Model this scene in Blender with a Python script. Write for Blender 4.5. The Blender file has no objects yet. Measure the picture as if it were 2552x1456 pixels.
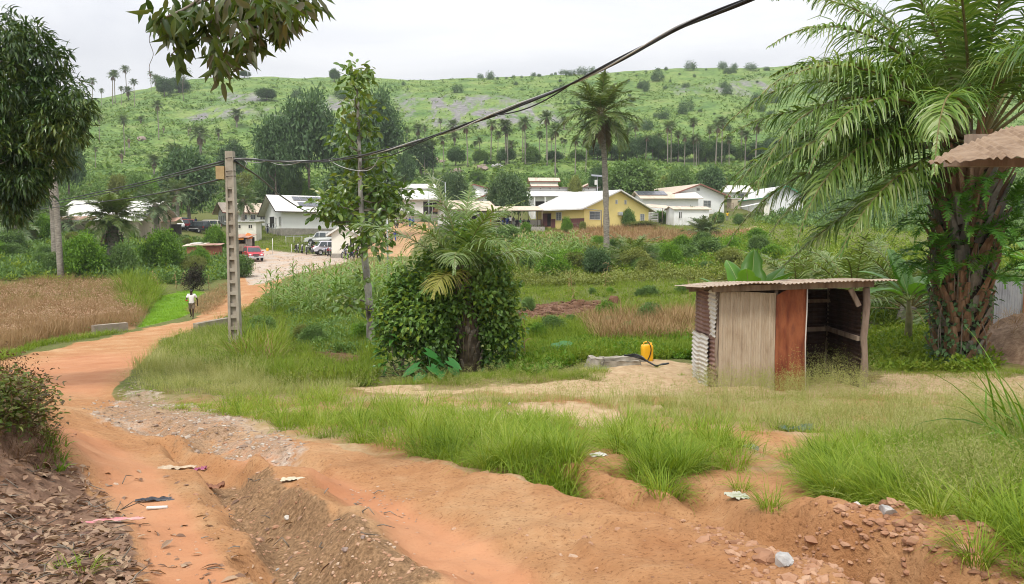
import bpy, bmesh, math, random
import numpy as np
from mathutils import Vector, Matrix, Euler
random.seed(7)
rng = np.random.default_rng(11)
sc = bpy.context.scene
col = sc.collection
PI = math.pi
R = math.radians

# ------------------------------------------------------------------ camera
FPX, CX, CY = 796.0, 512.0, 292.0
PITCH = math.atan((292 - 240) / FPX)
CP, SP = math.cos(PITCH), math.sin(PITCH)
cam_d = bpy.data.cameras.new("camera")
cam = bpy.data.objects.new("camera", cam_d)
col.objects.link(cam)
cam.rotation_euler = (PI / 2 - PITCH, 0, 0)
cam_d.sensor_width = 36.0
cam_d.lens = FPX / 1024 * 36
cam_d.clip_start = 0.05
cam_d.clip_end = 4000
sc.camera = cam


def zc(py, Y):                       # height of a point seen at row py and depth Y
    b = (np.asarray(py, float) - CY) / FPX
    return (-SP - b * CP) / (CP - b * SP) * Y


def yc(px, py, Y):                   # sideways position
    b = (np.asarray(py, float) - CY) / FPX
    return (np.asarray(px, float) - CX) / FPX / (CP - b * SP) * Y


def pt(px, py, Y):
    return np.array([float(yc(px, py, Y)), float(Y), float(zc(py, Y))])


S2 = 1024 / 2552.0                   # photo survey units -> frame units

# ------------------------------------------------------------------ noise
def _hash(ix, iy, s):
    h = (ix.astype(np.int64) * 374761393 + iy.astype(np.int64) * 668265263 + s * 974634721) & 0x7fffffff
    h = ((h ^ (h >> 13)) * 1274126177) & 0x7fffffff
    return ((h ^ (h >> 16)) & 0xffff) / 65535.0


def vnoise(x, y, s=0):
    ix, iy = np.floor(x), np.floor(y)
    fx, fy = x - ix, y - iy
    fx = fx * fx * (3 - 2 * fx); fy = fy * fy * (3 - 2 * fy)
    a = _hash(ix, iy, s); b = _hash(ix + 1, iy, s); c = _hash(ix, iy + 1, s); d = _hash(ix + 1, iy + 1, s)
    return (a + (b - a) * fx + (c - a) * fy + (a - b - c + d) * fx * fy) * 2 - 1


def fbm(x, y, o=4, s=0):
    r, a = 0, 1.0
    for i in range(o):
        r = r + a * vnoise(x * 2 ** i + 13.7 * i, y * 2 ** i - 7.1 * i, s + i); a *= .5
    return r / 1.8


# ------------------------------------------------------------------ terrain
FAR = lambda rid, yr, after: [(rid, yr), (rid + 60, yr + 4), (rid + 150, yr + 22), (rid + 320, yr + 55)]
COLS = {
    -380: [(2.6, 600), (4, 480), (6, 400), (8, 375), (12, 365), (18, 358), (28, 345), (41, 325), (60, 285), (80, 250), (95, 234), (130, 205), (200, 176), (300, 130), (380, 112), (460, 118), (700, 165)],
    -150: [(2.6, 690), (4, 545), (6, 440), (8, 400), (12, 385), (18, 375), (28, 352), (41, 328), (60, 288), (80, 252), (95, 236), (130, 206), (200, 177), (300, 130), (380, 108), (460, 114), (700, 160)],
    0: [(2.6, 735), (4, 578), (5.2, 515), (6.2, 468), (7.2, 436), (8.8, 424), (11, 420), (14, 411), (18, 393), (28, 361), (36, 343), (41, 334), (50, 313), (60, 291), (70, 273), (80, 258), (95, 242), (115, 226), (140, 210), (200, 177), (250, 152), (300, 128), (380, 105), (450, 110), (700, 160)],
    60: [(2.6, 738), (4, 582), (5.2, 529), (6.7, 481), (9.2, 442), (13, 417), (18, 393), (28, 360), (37, 340), (46, 322), (58, 298), (66, 280), (80, 258), (95, 242), (115, 226), (140, 210), (200, 177), (250, 151), (300, 128), (380, 104), (450, 108), (700, 158)],
    200: [(2.6, 738), (4, 584), (5.2, 532), (6.7, 485), (9.2, 446), (13, 418), (20, 379), (29, 354), (37, 336), (46, 319), (58, 300), (70, 284), (80, 272), (91, 261), (105, 250), (120, 240), (140, 231), (160, 219), (200, 190), (250, 160), (300, 130), (380, 90), (425, 79), (500, 88), (700, 140)],
    350: [(2.6, 738), (4, 584), (5.2, 530), (6.7, 483), (9.2, 443), (13, 412), (16, 395), (20, 375), (27, 347), (35, 325), (46, 305), (60, 288), (78, 270), (95, 257), (110, 249), (125, 240), (140, 231), (160, 222), (190, 198), (217, 180), (300, 132), (400, 91), (440, 78), (500, 84), (700, 135)],
    512: [(2.6, 738), (4, 584), (5.2, 530), (6.7, 481), (9.2, 441), (13, 406), (16, 388), (19.5, 369), (25, 344), (32, 321), (45, 297), (60, 275), (75, 260), (95, 246), (115, 236), (130, 228), (150, 220), (175, 200), (217, 170), (260, 148), (300, 128), (350, 108), (400, 91), (450, 77), (520, 82), (700, 120)],
    650: [(2.6, 738), (4, 584), (5.2, 530), (6.7, 481), (9.2, 441), (13, 404), (16, 383), (19, 362), (25, 339), (36, 310), (46, 289), (56, 271), (65, 260), (80, 250), (100, 242), (120, 231), (130, 226), (150, 218), (175, 198), (217, 168), (260, 147), (300, 126), (350, 106), (400, 88), (450, 71), (520, 76), (700, 118)],
    800: [(2.6, 738), (4, 584), (5.2, 530), (6.7, 483), (9.2, 443), (13, 404), (15, 389), (20, 362), (26, 339), (36, 307), (46, 286), (60, 267), (80, 251), (100, 238), (125, 228), (140, 220), (160, 208), (190, 187), (217, 170), (260, 146), (300, 124), (400, 83), (460, 66), (540, 72), (700, 110)],
    950: [(2.6, 738), (4, 582), (5.2, 526), (6.7, 478), (9.2, 438), (13, 402), (16, 384), (23, 332), (30, 310), (45, 285), (65, 262), (90, 245), (120, 230), (150, 215), (190, 188), (217, 172), (260, 146), (300, 122), (400, 80), (460, 60), (540, 66), (700, 105)],
    1150: [(2.6, 730), (4, 575), (5.2, 515), (6.7, 465), (9.2, 425), (13, 395), (16, 372), (23, 325), (30, 305), (45, 282), (65, 260), (90, 244), (120, 230), (150, 215), (190, 188), (217, 172), (300, 122), (400, 78), (460, 55), (540, 60), (700, 100)],
    1400: [(2.6, 700), (4, 550), (6.7, 440), (9.2, 410), (13, 375), (16, 350), (23, 315), (45, 280), (90, 244), (150, 215), (217, 172), (300, 120), (400, 76), (460, 50), (540, 56), (700, 100)],
}
_pts = np.array([(k, math.log(Y), py) for k, v in COLS.items() for Y, py in v])


def _feat(px, l):
    return np.stack([np.asarray(px) / 170.0, np.asarray(l) * 3.2], -1)


def _tps_fit(P, v, lam=0.002):
    n = len(P)
    d = np.linalg.norm(P[:, None] - P[None], axis=-1)
    K = np.where(d > 0, d * d * np.log(d + 1e-12), 0) + lam * np.eye(n)
    Q = np.hstack([np.ones((n, 1)), P])
    A = np.zeros((n + 3, n + 3)); A[:n, :n] = K; A[:n, n:] = Q; A[n:, :n] = Q.T
    return np.linalg.solve(A, np.concatenate([v, np.zeros(3)]))


_P = _feat(_pts[:, 0], _pts[:, 1])
_w = _tps_fit(_P, np.log(np.maximum(_pts[:, 2], 30) + 60))
PXA = np.arange(-400, 1425, 8.0)
LA = np.linspace(math.log(2.5), math.log(720), 700)


def _tps(px, l):
    f = _feat(px, l); out = np.zeros(f.shape[0])
    for i in range(0, len(f), 4000):
        q = f[i:i + 4000]
        d = np.linalg.norm(q[:, None] - _P[None], axis=-1)
        out[i:i + 4000] = np.where(d > 0, d * d * np.log(d + 1e-12), 0) @ _w[:-3] + _w[-3] + q @ _w[-2:]
    return np.exp(out) - 60


_gx, _gl = np.meshgrid(PXA, LA, indexing='ij')
PYT = _tps(_gx.ravel(), _gl.ravel()).reshape(_gx.shape)


def _bil(T, u, v):
    u = np.clip(u, 0, T.shape[0] - 1.001); v = np.clip(v, 0, T.shape[1] - 1.001)
    i = u.astype(int); j = v.astype(int); a = u - i; b = v - j
    return T[i, j] * (1 - a) * (1 - b) + T[i + 1, j] * a * (1 - b) + T[i, j + 1] * (1 - a) * b + T[i + 1, j + 1] * a * b


def PY(px, Y):
    px = np.asarray(px, float); Y = np.maximum(np.asarray(Y, float), 2.55)
    return _bil(PYT, (px - PXA[0]) / 8.0, (np.log(Y) - LA[0]) / (LA[1] - LA[0]))


# inverse: depth at which the ground of column px is seen at row py
PYA = np.arange(60, 760, 1.0)
INV = np.zeros((len(PXA), len(PYA)))
for i in range(len(PXA)):
    c = np.minimum.accumulate(PYT[i])
    INV[i] = np.interp(PYA, c[::-1], LA[::-1])


def YAT(px, py):
    px = np.asarray(px, float); py = np.asarray(py, float)
    return np.exp(_bil(INV, (px - PXA[0]) / 8.0, py - PYA[0]))


def seg_dist(x, y, P):               # distance to polyline, and parameter along it
    best = np.full(x.shape, 1e9); tt = np.zeros(x.shape); sg = np.zeros(x.shape)
    n = len(P) - 1
    for k in range(n):
        ax, ay = P[k]; bx, by = P[k + 1]
        dx, dy = bx - ax, by - ay; L2 = dx * dx + dy * dy
        t = np.clip(((x - ax) * dx + (y - ay) * dy) / L2, 0, 1)
        ex, ey = x - ax - t * dx, y - ay - t * dy
        d = np.hypot(ex, ey); m = d < best
        best = np.where(m, d, best); tt = np.where(m, (k + t) / n, tt); sg = np.where(m, np.sign(ex * dy - ey * dx), sg)
    return best, tt, sg


def wl(pts):                          # survey polyline (2552-wide units) -> ground XY
    out = []
    for a, b in pts:
        px, py = a * S2, b * S2
        Y = float(YAT(px, py)); out.append((float(yc(px, py, Y)), Y))
    return out


TRACKS = [  # (polyline, half width, depth)
    (wl([(120, 1085), (250, 1120), (380, 1180), (480, 1290), (560, 1456), (600, 1700)]), .42, -.08),
    (wl([(560, 1085), (700, 1150), (850, 1230), (1000, 1320), (1180, 1456), (1350, 1700)]), .45, -.11),
]
GULLY = [
    (wl([(420, 1100), (560, 1160), (690, 1290), (780, 1400), (860, 1456), (960, 1640)]), .30, -.24),
    (wl([(1300, 1190), (1480, 1235), (1640, 1270), (1800, 1320), (1960, 1350), (2150, 1400), (2400, 1470), (2700, 1560)]), .26, -.28),
    (wl([(2090, 1395), (2230, 1425), (2380, 1480)]), .26, -.26),
    (wl([(1560, 1195), (1700, 1230), (1800, 1300)]), .2, -.14),
    (wl([(330, 1060), (520, 1085), (680, 1120), (760, 1160)]), .30, -.11),
    (wl([(120, 975), (300, 985), (420, 1000)]), .5, -.05),
]
BERM = [
    (wl([(640, 1150), (760, 1240), (880, 1330), (990, 1420), (1080, 1520)]), .28, .19),
    (wl([(1000, 1140), (1250, 1225), (1450, 1275), (1700, 1340), (1950, 1450)]), .3, .05),
    (wl([(2030, 1320), (2250, 1360), (2480, 1400)]), .3, .16),
    (wl([(1450, 1180), (1560, 1130), (1850, 1150)]), .5, .06),
    (wl([(-60, 1130), (60, 1120), (90, 1060), (20, 1000), (-60, 980)]), .8, .22),
]


def micro(x, y):
    d = np.zeros(x.shape)
    near = np.clip((34 - y) / 22, 0, 1)
    jx = x + .22 * fbm(x * 1.3, y * 1.3, 3, 5); jy = y + .22 * fbm(x * 1.3 + 9, y * 1.3, 3, 8)
    for P, w, h in TRACKS:
        r, t, s = seg_dist(jx, jy, P); d += h * np.exp(-(r / w) ** 4)
    for P, w, h in GULLY:
        r, t, s = seg_dist(jx, jy, P); d += h * (1 - np.clip((r - w * .35) / (w * .75), 0, 1) ** 1.0)
    for P, w, h in BERM:
        r, t, s = seg_dist(jx, jy, P); d += h * np.exp(-(r / w) ** 2) * (1 + .35 * fbm(x * 4, y * 4, 3, 3))
    d = d * np.clip((24 - y) / 6, 0, 1)
    rough = .032 * fbm(x * 1.7, y * 1.7, 4, 21) + .017 * fbm(x * 6, y * 6, 4, 31)
    trk = np.zeros(x.shape)
    for P, w, h in TRACKS: trk = np.maximum(trk, np.exp(-(seg_dist(x, y, P)[0] / (w * 1.3)) ** 4))
    rough = rough + (1 - .85 * trk) * (.038 * np.tanh(9 * fbm(jx * .9, jy * .9, 4, 71)) + .018 * np.tanh(8 * fbm(jx * 2.4, jy * 2.4, 4, 75)))
    far = .12 * fbm(x * .25, y * .25, 4, 41)
    hill = np.clip((y - 170) / 90, 0, 1)
    return d + rough * near + far * np.clip((y - 16) / 40, 0, 1) + hill * (1.6 * fbm(x * .035, y * .035, 4, 51) + .5 * fbm(x * .2, y * .2, 3, 57))


def H(x, y):
    x = np.atleast_1d(np.asarray(x, float)); y = np.atleast_1d(np.asarray(y, float))
    Y = np.clip(y, 2.6, 715)
    px = CX + FPX * x / Y
    for _ in range(2):
        py = PY(np.clip(px, -390, 1415), Y)
        px = CX + FPX * (CP - (py - CY) / FPX * SP) * x / Y
    py = PY(np.clip(px, -390, 1415), Y)
    return zc(py, Y) + micro(x, y)


def ground(px, Y):                    # point of the ground in column px at depth Y
    py = float(PY(px, Y)); x = float(yc(px, py, Y))
    return np.array([x, Y, float(H(x, Y)[0])])


def at(px, py):                       # ground point seen at (px, py)
    return ground(px, float(YAT(px, py)))


def at2(a, b):
    return at(a * S2, b * S2)


def inpoly(x, y, P):
    P = np.asarray(P, float); r = np.zeros(np.shape(x), bool); j = len(P) - 1
    for i in range(len(P)):
        xi, yi = P[i]; xj, yj = P[j]
        c = ((yi > y) != (yj > y)) & (x < (xj - xi) * (y - yi) / (yj - yi + 1e-12) + xi)
        r ^= c; j = i
    return r


# ------------------------------------------------------------------ mesh building
class MB:
    def __init__(self):
        self.v = []; self.f = []; self.n = 0; self.mi = []; self.sm = []

    def add(self, v, f, m=0, smooth=False):
        v = np.asarray(v, float).reshape(-1, 3)
        if len(v) == 0: return self
        if isinstance(f, np.ndarray):
            self.f.append((f + self.n).astype(np.int32)); k = len(f)
        else:
            by = {}
            for q in f: by.setdefault(len(q), []).append(q)
            k = 0
            for c, qs in by.items():
                self.f.append(np.asarray(qs, np.int32) + self.n); self.mi.append(np.full(len(qs), m)); self.sm.append(np.full(len(qs), smooth))
            self.v.append(v); self.n += len(v); return self
        self.mi.append(np.full(k, m)); self.sm.append(np.full(k, smooth))
        self.v.append(v); self.n += len(v); return self

    def box(self, c, s, rz=0, m=0, M=None):
        x, y, z = np.asarray(s, float) / 2
        v = np.array([(i * x, j * y, k * z) for k in (-1, 1) for j in (-1, 1) for i in (-1, 1)])
        if M is not None: v = v @ np.asarray(M).T
        if rz:
            a, b = math.cos(rz), math.sin(rz); v = np.stack([v[:, 0] * a - v[:, 1] * b, v[:, 0] * b + v[:, 1] * a, v[:, 2]], 1)
        f = np.array([(0, 2, 3, 1), (4, 5, 7, 6), (0, 1, 5, 4), (2, 6, 7, 3), (0, 4, 6, 2), (1, 3, 7, 5)])
        return self.add(v + np.asarray(c, float), f, m)

    def beam(self, a, b, w, h, m=0):      # box from a to b, w wide and h high in section
        a = np.asarray(a, float); b = np.asarray(b, float); d = b - a; L = np.linalg.norm(d); d = d / L
        up = np.array([0, 0, 1.0]) if abs(d[2]) < .95 else np.array([0, 1.0, 0])
        s = np.cross(d, up); s /= np.linalg.norm(s); u = np.cross(s, d)
        v = [p + s * i * w / 2 + u * j * h / 2 for p in (a, b) for j in (-1, 1) for i in (-1, 1)]
        f = np.array([(0, 2, 3, 1), (4, 5, 7, 6), (0, 1, 5, 4), (2, 6, 7, 3), (0, 4, 6, 2), (1, 3, 7, 5)])
        return self.add(v, f, m)

    def tube(self, P, r, n=8, m=0, caps=True, flat=1.0):
        P = np.asarray(P, float); k = len(P); r = np.broadcast_to(np.asarray(r, float), (k,))
        T = np.gradient(P, axis=0); T /= np.linalg.norm(T, axis=1)[:, None] + 1e-12
        up = np.array([0, 0, 1.0]) if abs(T[0][2]) < .9 else np.array([1.0, 0, 0])
        A = np.zeros_like(P); B = np.zeros_like(P)
        s = np.cross(T[0], up); s /= np.linalg.norm(s)
        for i in range(k):
            s = s - T[i] * (s @ T[i]); s /= np.linalg.norm(s) + 1e-12
            A[i] = s; B[i] = np.cross(T[i], s)
        th = np.arange(n) * 2 * PI / n
        v = P[:, None] + r[:, None, None] * (np.cos(th)[None, :, None] * A[:, None] + flat * np.sin(th)[None, :, None] * B[:, None])
        i, j = np.meshgrid(np.arange(k - 1), np.arange(n), indexing='ij'); j2 = (j + 1) % n
        f = np.stack([i * n + j, i * n + j2, (i + 1) * n + j2, (i + 1) * n + j], -1).reshape(-1, 4)
        self.add(v.reshape(-1, 3), f, m, True)
        if caps:
            o = self.n - k * n
            for base, rev in ((0, True), ((k - 1) * n, False)):
                ring = list(range(base, base + n));
                if rev: ring = ring[::-1]
                self.f.append(np.array([ring], np.int32) + o); self.mi.append(np.array([m])); self.sm.append(np.array([False]))
        return self

    def lathe(self, prof, n=12, c=(0, 0, 0), m=0):    # profile (r, z)
        th = np.arange(n) * 2 * PI / n
        v = np.array([(r * math.cos(t) + c[0], r * math.sin(t) + c[1], z + c[2]) for r, z in prof for t in th])
        k = len(prof)
        i, j = np.meshgrid(np.arange(k - 1), np.arange(n), indexing='ij'); j2 = (j + 1) % n
        f = np.stack([i * n + j, i * n + j2, (i + 1) * n + j2, (i + 1) * n + j], -1).reshape(-1, 4)
        return self.add(v, f, m, True)

    def prism(self, poly, a, b, m=0):      # poly: list of 3-vectors, extruded from +a to +b (vectors)
        P = np.asarray(poly, float); n = len(P); a = np.asarray(a, float); b = np.asarray(b, float)
        v = np.vstack([P + a, P + b])
        f = [list(range(n))[::-1], list(range(n, 2 * n))] + [[i, (i + 1) % n, n + (i + 1) % n, n + i] for i in range(n)]
        return self.add(v, f, m)

    def grid(self, V, m=0, smooth=True):   # V (a,b,3)
        a, b = V.shape[:2]
        i, j = np.meshgrid(np.arange(a - 1), np.arange(b - 1), indexing='ij')
        f = np.stack([i * b + j, (i + 1) * b + j, (i + 1) * b + j + 1, i * b + j + 1], -1).reshape(-1, 4)
        return self.add(V.reshape(-1, 3), f, m, smooth)

    def ball(self, c, r, nu=10, nv=7, m=0, wob=0, seed=0):
        c = np.asarray(c, float); r = np.broadcast_to(np.asarray(r, float), (3,))
        u = np.arange(nu) * 2 * PI / nu; w = np.linspace(.02, PI - .02, nv)
        W_, U_ = np.meshgrid(w, u, indexing='ij')
        d = np.stack([np.sin(W_) * np.cos(U_), np.sin(W_) * np.sin(U_), np.cos(W_)], -1)
        k = 1 + (wob * fbm(d[..., 0] * 1.7 + seed * 3.1 + d[..., 2], d[..., 1] * 1.7 + seed * 1.7 - d[..., 2], 3, seed) if wob else 0)
        v = c + d * r * (k[..., None] if wob else 1)
        i, j = np.meshgrid(np.arange(nv - 1), np.arange(nu), indexing='ij'); j2 = (j + 1) % nu
        f = np.stack([i * nu + j, (i + 1) * nu + j, (i + 1) * nu + j2, i * nu + j2], -1).reshape(-1, 4)
        return self.add(v.reshape(-1, 3), f, m, True)

    def mesh(self, name, mats):
        me = bpy.data.meshes.new(name)
        if self.n:
            v = np.vstack(self.v)
            nl = sum(f.size for f in self.f); nf = sum(len(f) for f in self.f)
            me.vertices.add(len(v)); me.vertices.foreach_set('co', v.astype(np.float32).ravel())
            me.loops.add(nl); me.loops.foreach_set('vertex_index', np.concatenate([f.ravel() for f in self.f]).astype(np.int32))
            tot = np.concatenate([np.full(len(f), f.shape[1]) for f in self.f]).astype(np.int32)
            me.polygons.add(nf); me.polygons.foreach_set('loop_start', (np.cumsum(tot) - tot).astype(np.int32))
            me.polygons.foreach_set('material_index', np.concatenate(self.mi).astype(np.int32))
            me.polygons.foreach_set('use_smooth', np.concatenate(self.sm).astype(bool))
            me.update(calc_edges=True)
        for m in (mats if isinstance(mats, (list, tuple)) else [mats]): me.materials.append(m)
        return me

    def build(self, name, mats, parent=None, loc=None, rz=0):
        o = bpy.data.objects.new(name, self.mesh(name, mats)); col.objects.link(o)
        if parent is not None: o.parent = parent
        if loc is not None: o.location = loc
        if rz: o.rotation_euler = (0, 0, rz)
        return o


def tag(o, label=None, cat=None, group=None, kind=None):
    if label: o['label'] = label
    if cat: o['category'] = cat
    if group: o['group'] = group
    if kind: o['kind'] = kind
    return o


def thing(name, label, cat, loc=(0, 0, 0), rz=0, group=None, sc_=1):
    o = bpy.data.objects.new(name, None); col.objects.link(o); o.empty_display_size = .1
    o.location = loc; o.rotation_euler = (0, 0, rz)
    if sc_ != 1: o.scale = (sc_,) * 3 if np.isscalar(sc_) else sc_
    return tag(o, label, cat, group)


def kids(o): return [c for c in bpy.data.objects if c.parent == o]


def copy_tree(o, loc=None, rz=None, s=None, label=None, group=None, ch=None):
    c = o.copy(); col.objects.link(c)
    if loc is not None: c.location = loc
    if rz is not None: c.rotation_euler = (0, 0, rz)
    if s is not None: c.scale = (s,) * 3 if np.isscalar(s) else s
    if label: c['label'] = label
    if group: c['group'] = group
    def rec(a, b):
        for k in (CH.get(a.name) or kids(a)):
            q = k.copy(); col.objects.link(q); q.parent = b
            rec(k, q)
    rec(o, c)
    return c


CH = {}
ORD = ['first', 'second', 'third', 'fourth', 'fifth', 'sixth', 'seventh', 'eighth', 'ninth', 'tenth', 'eleventh', 'twelfth', 'thirteenth', 'fourteenth', 'fifteenth', 'sixteenth', 'seventeenth', 'eighteenth', 'nineteenth', 'twentieth'] + ['twenty-' + q for q in 'first second third fourth fifth sixth seventh eighth ninth'.split()] + ['thirtieth'] + ['thirty-' + q for q in 'first second third fourth fifth sixth seventh eighth ninth'.split()] + ['fortieth'] + ['forty-' + q for q in 'first second third fourth fifth sixth seventh eighth ninth'.split()] + ['fiftieth'] + ['fifty-' + q for q in 'first second third fourth fifth sixth seventh eighth ninth'.split()] + ['sixtieth']

# ------------------------------------------------------------------ materials
def new_mat(name):
    m = bpy.data.materials.new(name); m.use_nodes = True
    nt = m.node_tree; b = nt.nodes['Principled BSDF']; return m, nt, b


def N(nt, t, **kw):
    n = nt.nodes.new(t)
    for k, v in kw.items():
        if hasattr(n, k): setattr(n, k, v)
        else: n.inputs[k.replace('_', ' ')].default_value = v
    return n


def ramp(nt, stops, fac=None):
    r = nt.nodes.new('ShaderNodeValToRGB'); e = r.color_ramp.elements
    while len(e) < len(stops): e.new(.5)
    for q, (p, c) in zip(e, stops): q.position = p; q.color = (*c, 1) if len(c) == 3 else c
    if fac is not None: nt.links.new(fac, r.inputs[0])
    return r


def mixc(nt, f, a, b, mode='MIX'):
    n = nt.nodes.new('ShaderNodeMix'); n.data_type = 'RGBA'; n.blend_type = mode; n.clamp_factor = True
    for s, v in ((n.inputs[0], f), (n.inputs[6], a), (n.inputs[7], b)):
        if isinstance(v, (int, float)): s.default_value = v
        elif isinstance(v, tuple): s.default_value = (*v, 1)
        else: nt.links.new(v, s)
    return n.outputs[2]


def math_(nt, op, a, b=0.0):
    n = nt.nodes.new('ShaderNodeMath'); n.operation = op
    for s, v in ((n.inputs[0], a), (n.inputs[1], b)):
        if isinstance(v, (int, float)): s.default_value = v
        else: nt.links.new(v, s)
    return n.outputs[0]


def noise(nt, vec, scale, detail=6, rough=.6, dist=0, out=0):
    n = N(nt, 'ShaderNodeTexNoise'); n.inputs['Scale'].default_value = scale; n.inputs['Detail'].default_value = detail
    n.inputs['Roughness'].default_value = rough; n.inputs['Distortion'].default_value = dist
    nt.links.new(vec, n.inputs['Vector']); return n.outputs[out]


def bump(nt, b, h, strength=.4, dist=.02):
    n = N(nt, 'ShaderNodeBump'); n.inputs['Strength'].default_value = strength; n.inputs['Distance'].default_value = dist
    nt.links.new(h, n.inputs['Height']); nt.links.new(n.outputs[0], b.inputs['Normal']); return n


def surf(name, stops, scale=3, rough=.8, bmp=0, bd=.01, detail=6, metal=0, spec=.3, coord='Object', stretch=None):
    m, nt, b = new_mat(name)
    tc = N(nt, 'ShaderNodeTexCoord').outputs[coord]
    if stretch:
        mp = N(nt, 'ShaderNodeMapping'); mp.inputs['Scale'].default_value = stretch; nt.links.new(tc, mp.inputs[0]); tc = mp.outputs[0]
    nz = noise(nt, tc, scale, detail)
    if len(stops) == 1: b.inputs['Base Color'].default_value = (*stops[0], 1)
    else:
        k = len(stops); r = ramp(nt, [(.3 + .4 * i / (k - 1), c) for i, c in enumerate(stops)], nz)
        nt.links.new(r.outputs[0], b.inputs['Base Color'])
    b.inputs['Roughness'].default_value = rough; b.inputs['Metallic'].default_value = metal
    b.inputs['Specular IOR Level'].default_value = spec
    if bmp: bump(nt, b, noise(nt, tc, scale * 4, 8), bmp, bd)
    return m


def leafmat(name, cols, trans=.3, rough=.5, spec=.3, tr_tint=(1.2, 1.15, .5), obj_var=.25, patch=.8):
    m, nt, b = new_mat(name)
    g = N(nt, 'ShaderNodeNewGeometry'); k = len(cols)
    pn = noise(nt, g.outputs['Position'], patch, 3, .55)
    pf = ramp(nt, [(.32, (0, 0, 0)), (.68, (1, 1, 1))], pn).outputs[0]
    fac = math_(nt, 'ADD', math_(nt, 'MULTIPLY', g.outputs['Random Per Island'], .55), math_(nt, 'MULTIPLY', pf, .45))
    r = ramp(nt, [(i / max(k - 1, 1), c) for i, c in enumerate(cols)], fac)
    oi = N(nt, 'ShaderNodeObjectInfo')
    v = math_(nt, 'MULTIPLY_ADD', oi.outputs['Random'], obj_var); nt.nodes[-1].inputs[2].default_value = 1 - obj_var / 2
    hs = N(nt, 'ShaderNodeHueSaturation'); nt.links.new(r.outputs[0], hs.inputs['Color']); nt.links.new(v, hs.inputs['Value'])
    nt.links.new(hs.outputs[0], b.inputs['Base Color'])
    b.inputs['Roughness'].default_value = rough; b.inputs['Specular IOR Level'].default_value = spec
    if trans:
        t = N(nt, 'ShaderNodeBsdfTranslucent')
        c = mixc(nt, 1.0, hs.outputs[0], tr_tint, 'MULTIPLY'); nt.links.new(c, t.inputs[0])
        mx = N(nt, 'ShaderNodeMixShader'); mx.inputs[0].default_value = trans
        nt.links.new(b.outputs[0], mx.inputs[1]); nt.links.new(t.outputs[0], mx.inputs[2])
        nt.links.new(mx.outputs[0], nt.nodes['Material Output'].inputs[0])
    return m


# ------------------------------------------------------------------ light
world = bpy.data.worlds.new("World"); sc.world = world; world.use_nodes = True
SUN_EL, SUN_AZ = R(58), R(205)         # azimuth measured from +Y, clockwise
nt = world.node_tree; bg = nt.nodes['Background']
sky = N(nt, 'ShaderNodeTexSky'); sky.sky_type = 'NISHITA'; sky.sun_disc = False
sky.sun_elevation = SUN_EL; sky.sun_rotation = SUN_AZ; sky.air_density = 1; sky.dust_density = 3
tc = N(nt, 'ShaderNodeTexCoord').outputs['Generated']
sep = N(nt, 'ShaderNodeSeparateXYZ'); nt.links.new(tc, sep.inputs[0])
# cloud deck: brighter towards the zenith as a real overcast is; streaky soft structure
mp = N(nt, 'ShaderNodeMapping'); mp.inputs['Scale'].default_value = (1, 1, 3.2); nt.links.new(tc, mp.inputs[0])
n1 = noise(nt, mp.outputs[0], 2.3, 7, .55, .6)
cr = ramp(nt, [(.3, (.66, .675, .72)), (.5, (.76, .77, .80)), (.66, (.85, .855, .87))], n1)
zg = math_(nt, 'MAXIMUM', sep.outputs[2], 0.0)
zr = ramp(nt, [(0, (1.02,) * 3), (.2, (1.03,) * 3), (.45, (1.75,) * 3), (1, (2.3,) * 3)], zg)
cl = mixc(nt, 1.0, cr.outputs[0], zr.outputs[0], 'MULTIPLY')
skys = N(nt, 'ShaderNodeVectorMath', operation='SCALE'); nt.links.new(sky.outputs[0], skys.inputs[0]); skys.inputs['Scale'].default_value = .1
fin = mixc(nt, .93, skys.outputs[0], cl)
nt.links.new(fin, bg.inputs[0]); bg.inputs[1].default_value = 1.0
sl = bpy.data.lights.new('sun', 'SUN'); sl.energy = 2.3; sl.angle = R(12); sl.color = (1, .96, .88)
so = bpy.data.objects.new('sun', sl); col.objects.link(so)
sd = Vector((math.sin(SUN_AZ) * math.cos(SUN_EL), math.cos(SUN_AZ) * math.cos(SUN_EL), math.sin(SUN_EL)))
so.rotation_euler = (-sd).to_track_quat('-Z', 'Y').to_euler(); so.location = (0, -20, 60)
sc.view_settings.view_transform = 'Standard'; sc.view_settings.look = 'None'
sc.view_settings.exposure = .2; sc.view_settings.gamma = 1; sc.view_settings.use_curve_mapping = False
sc.render.engine = 'CYCLES'
sc.cycles.max_bounces = 5; sc.cycles.diffuse_bounces = 3; sc.cycles.glossy_bounces = 2; sc.cycles.transmission_bounces = 4; sc.cycles.transparent_max_bounces = 6
sc.cycles.use_adaptive_sampling = True; sc.cycles.adaptive_threshold = .02
sc.cycles.pixel_filter_type = 'BLACKMAN_HARRIS'; sc.cycles.filter_width = 1.0
sc.cycles.use_denoising = True
try:
    sc.cycles.denoiser = 'OPENIMAGEDENOISE'; sc.cycles.denoising_input_passes = 'RGB_ALBEDO_NORMAL'; sc.cycles.denoising_prefilter = 'ACCURATE'
except Exception: pass
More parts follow.
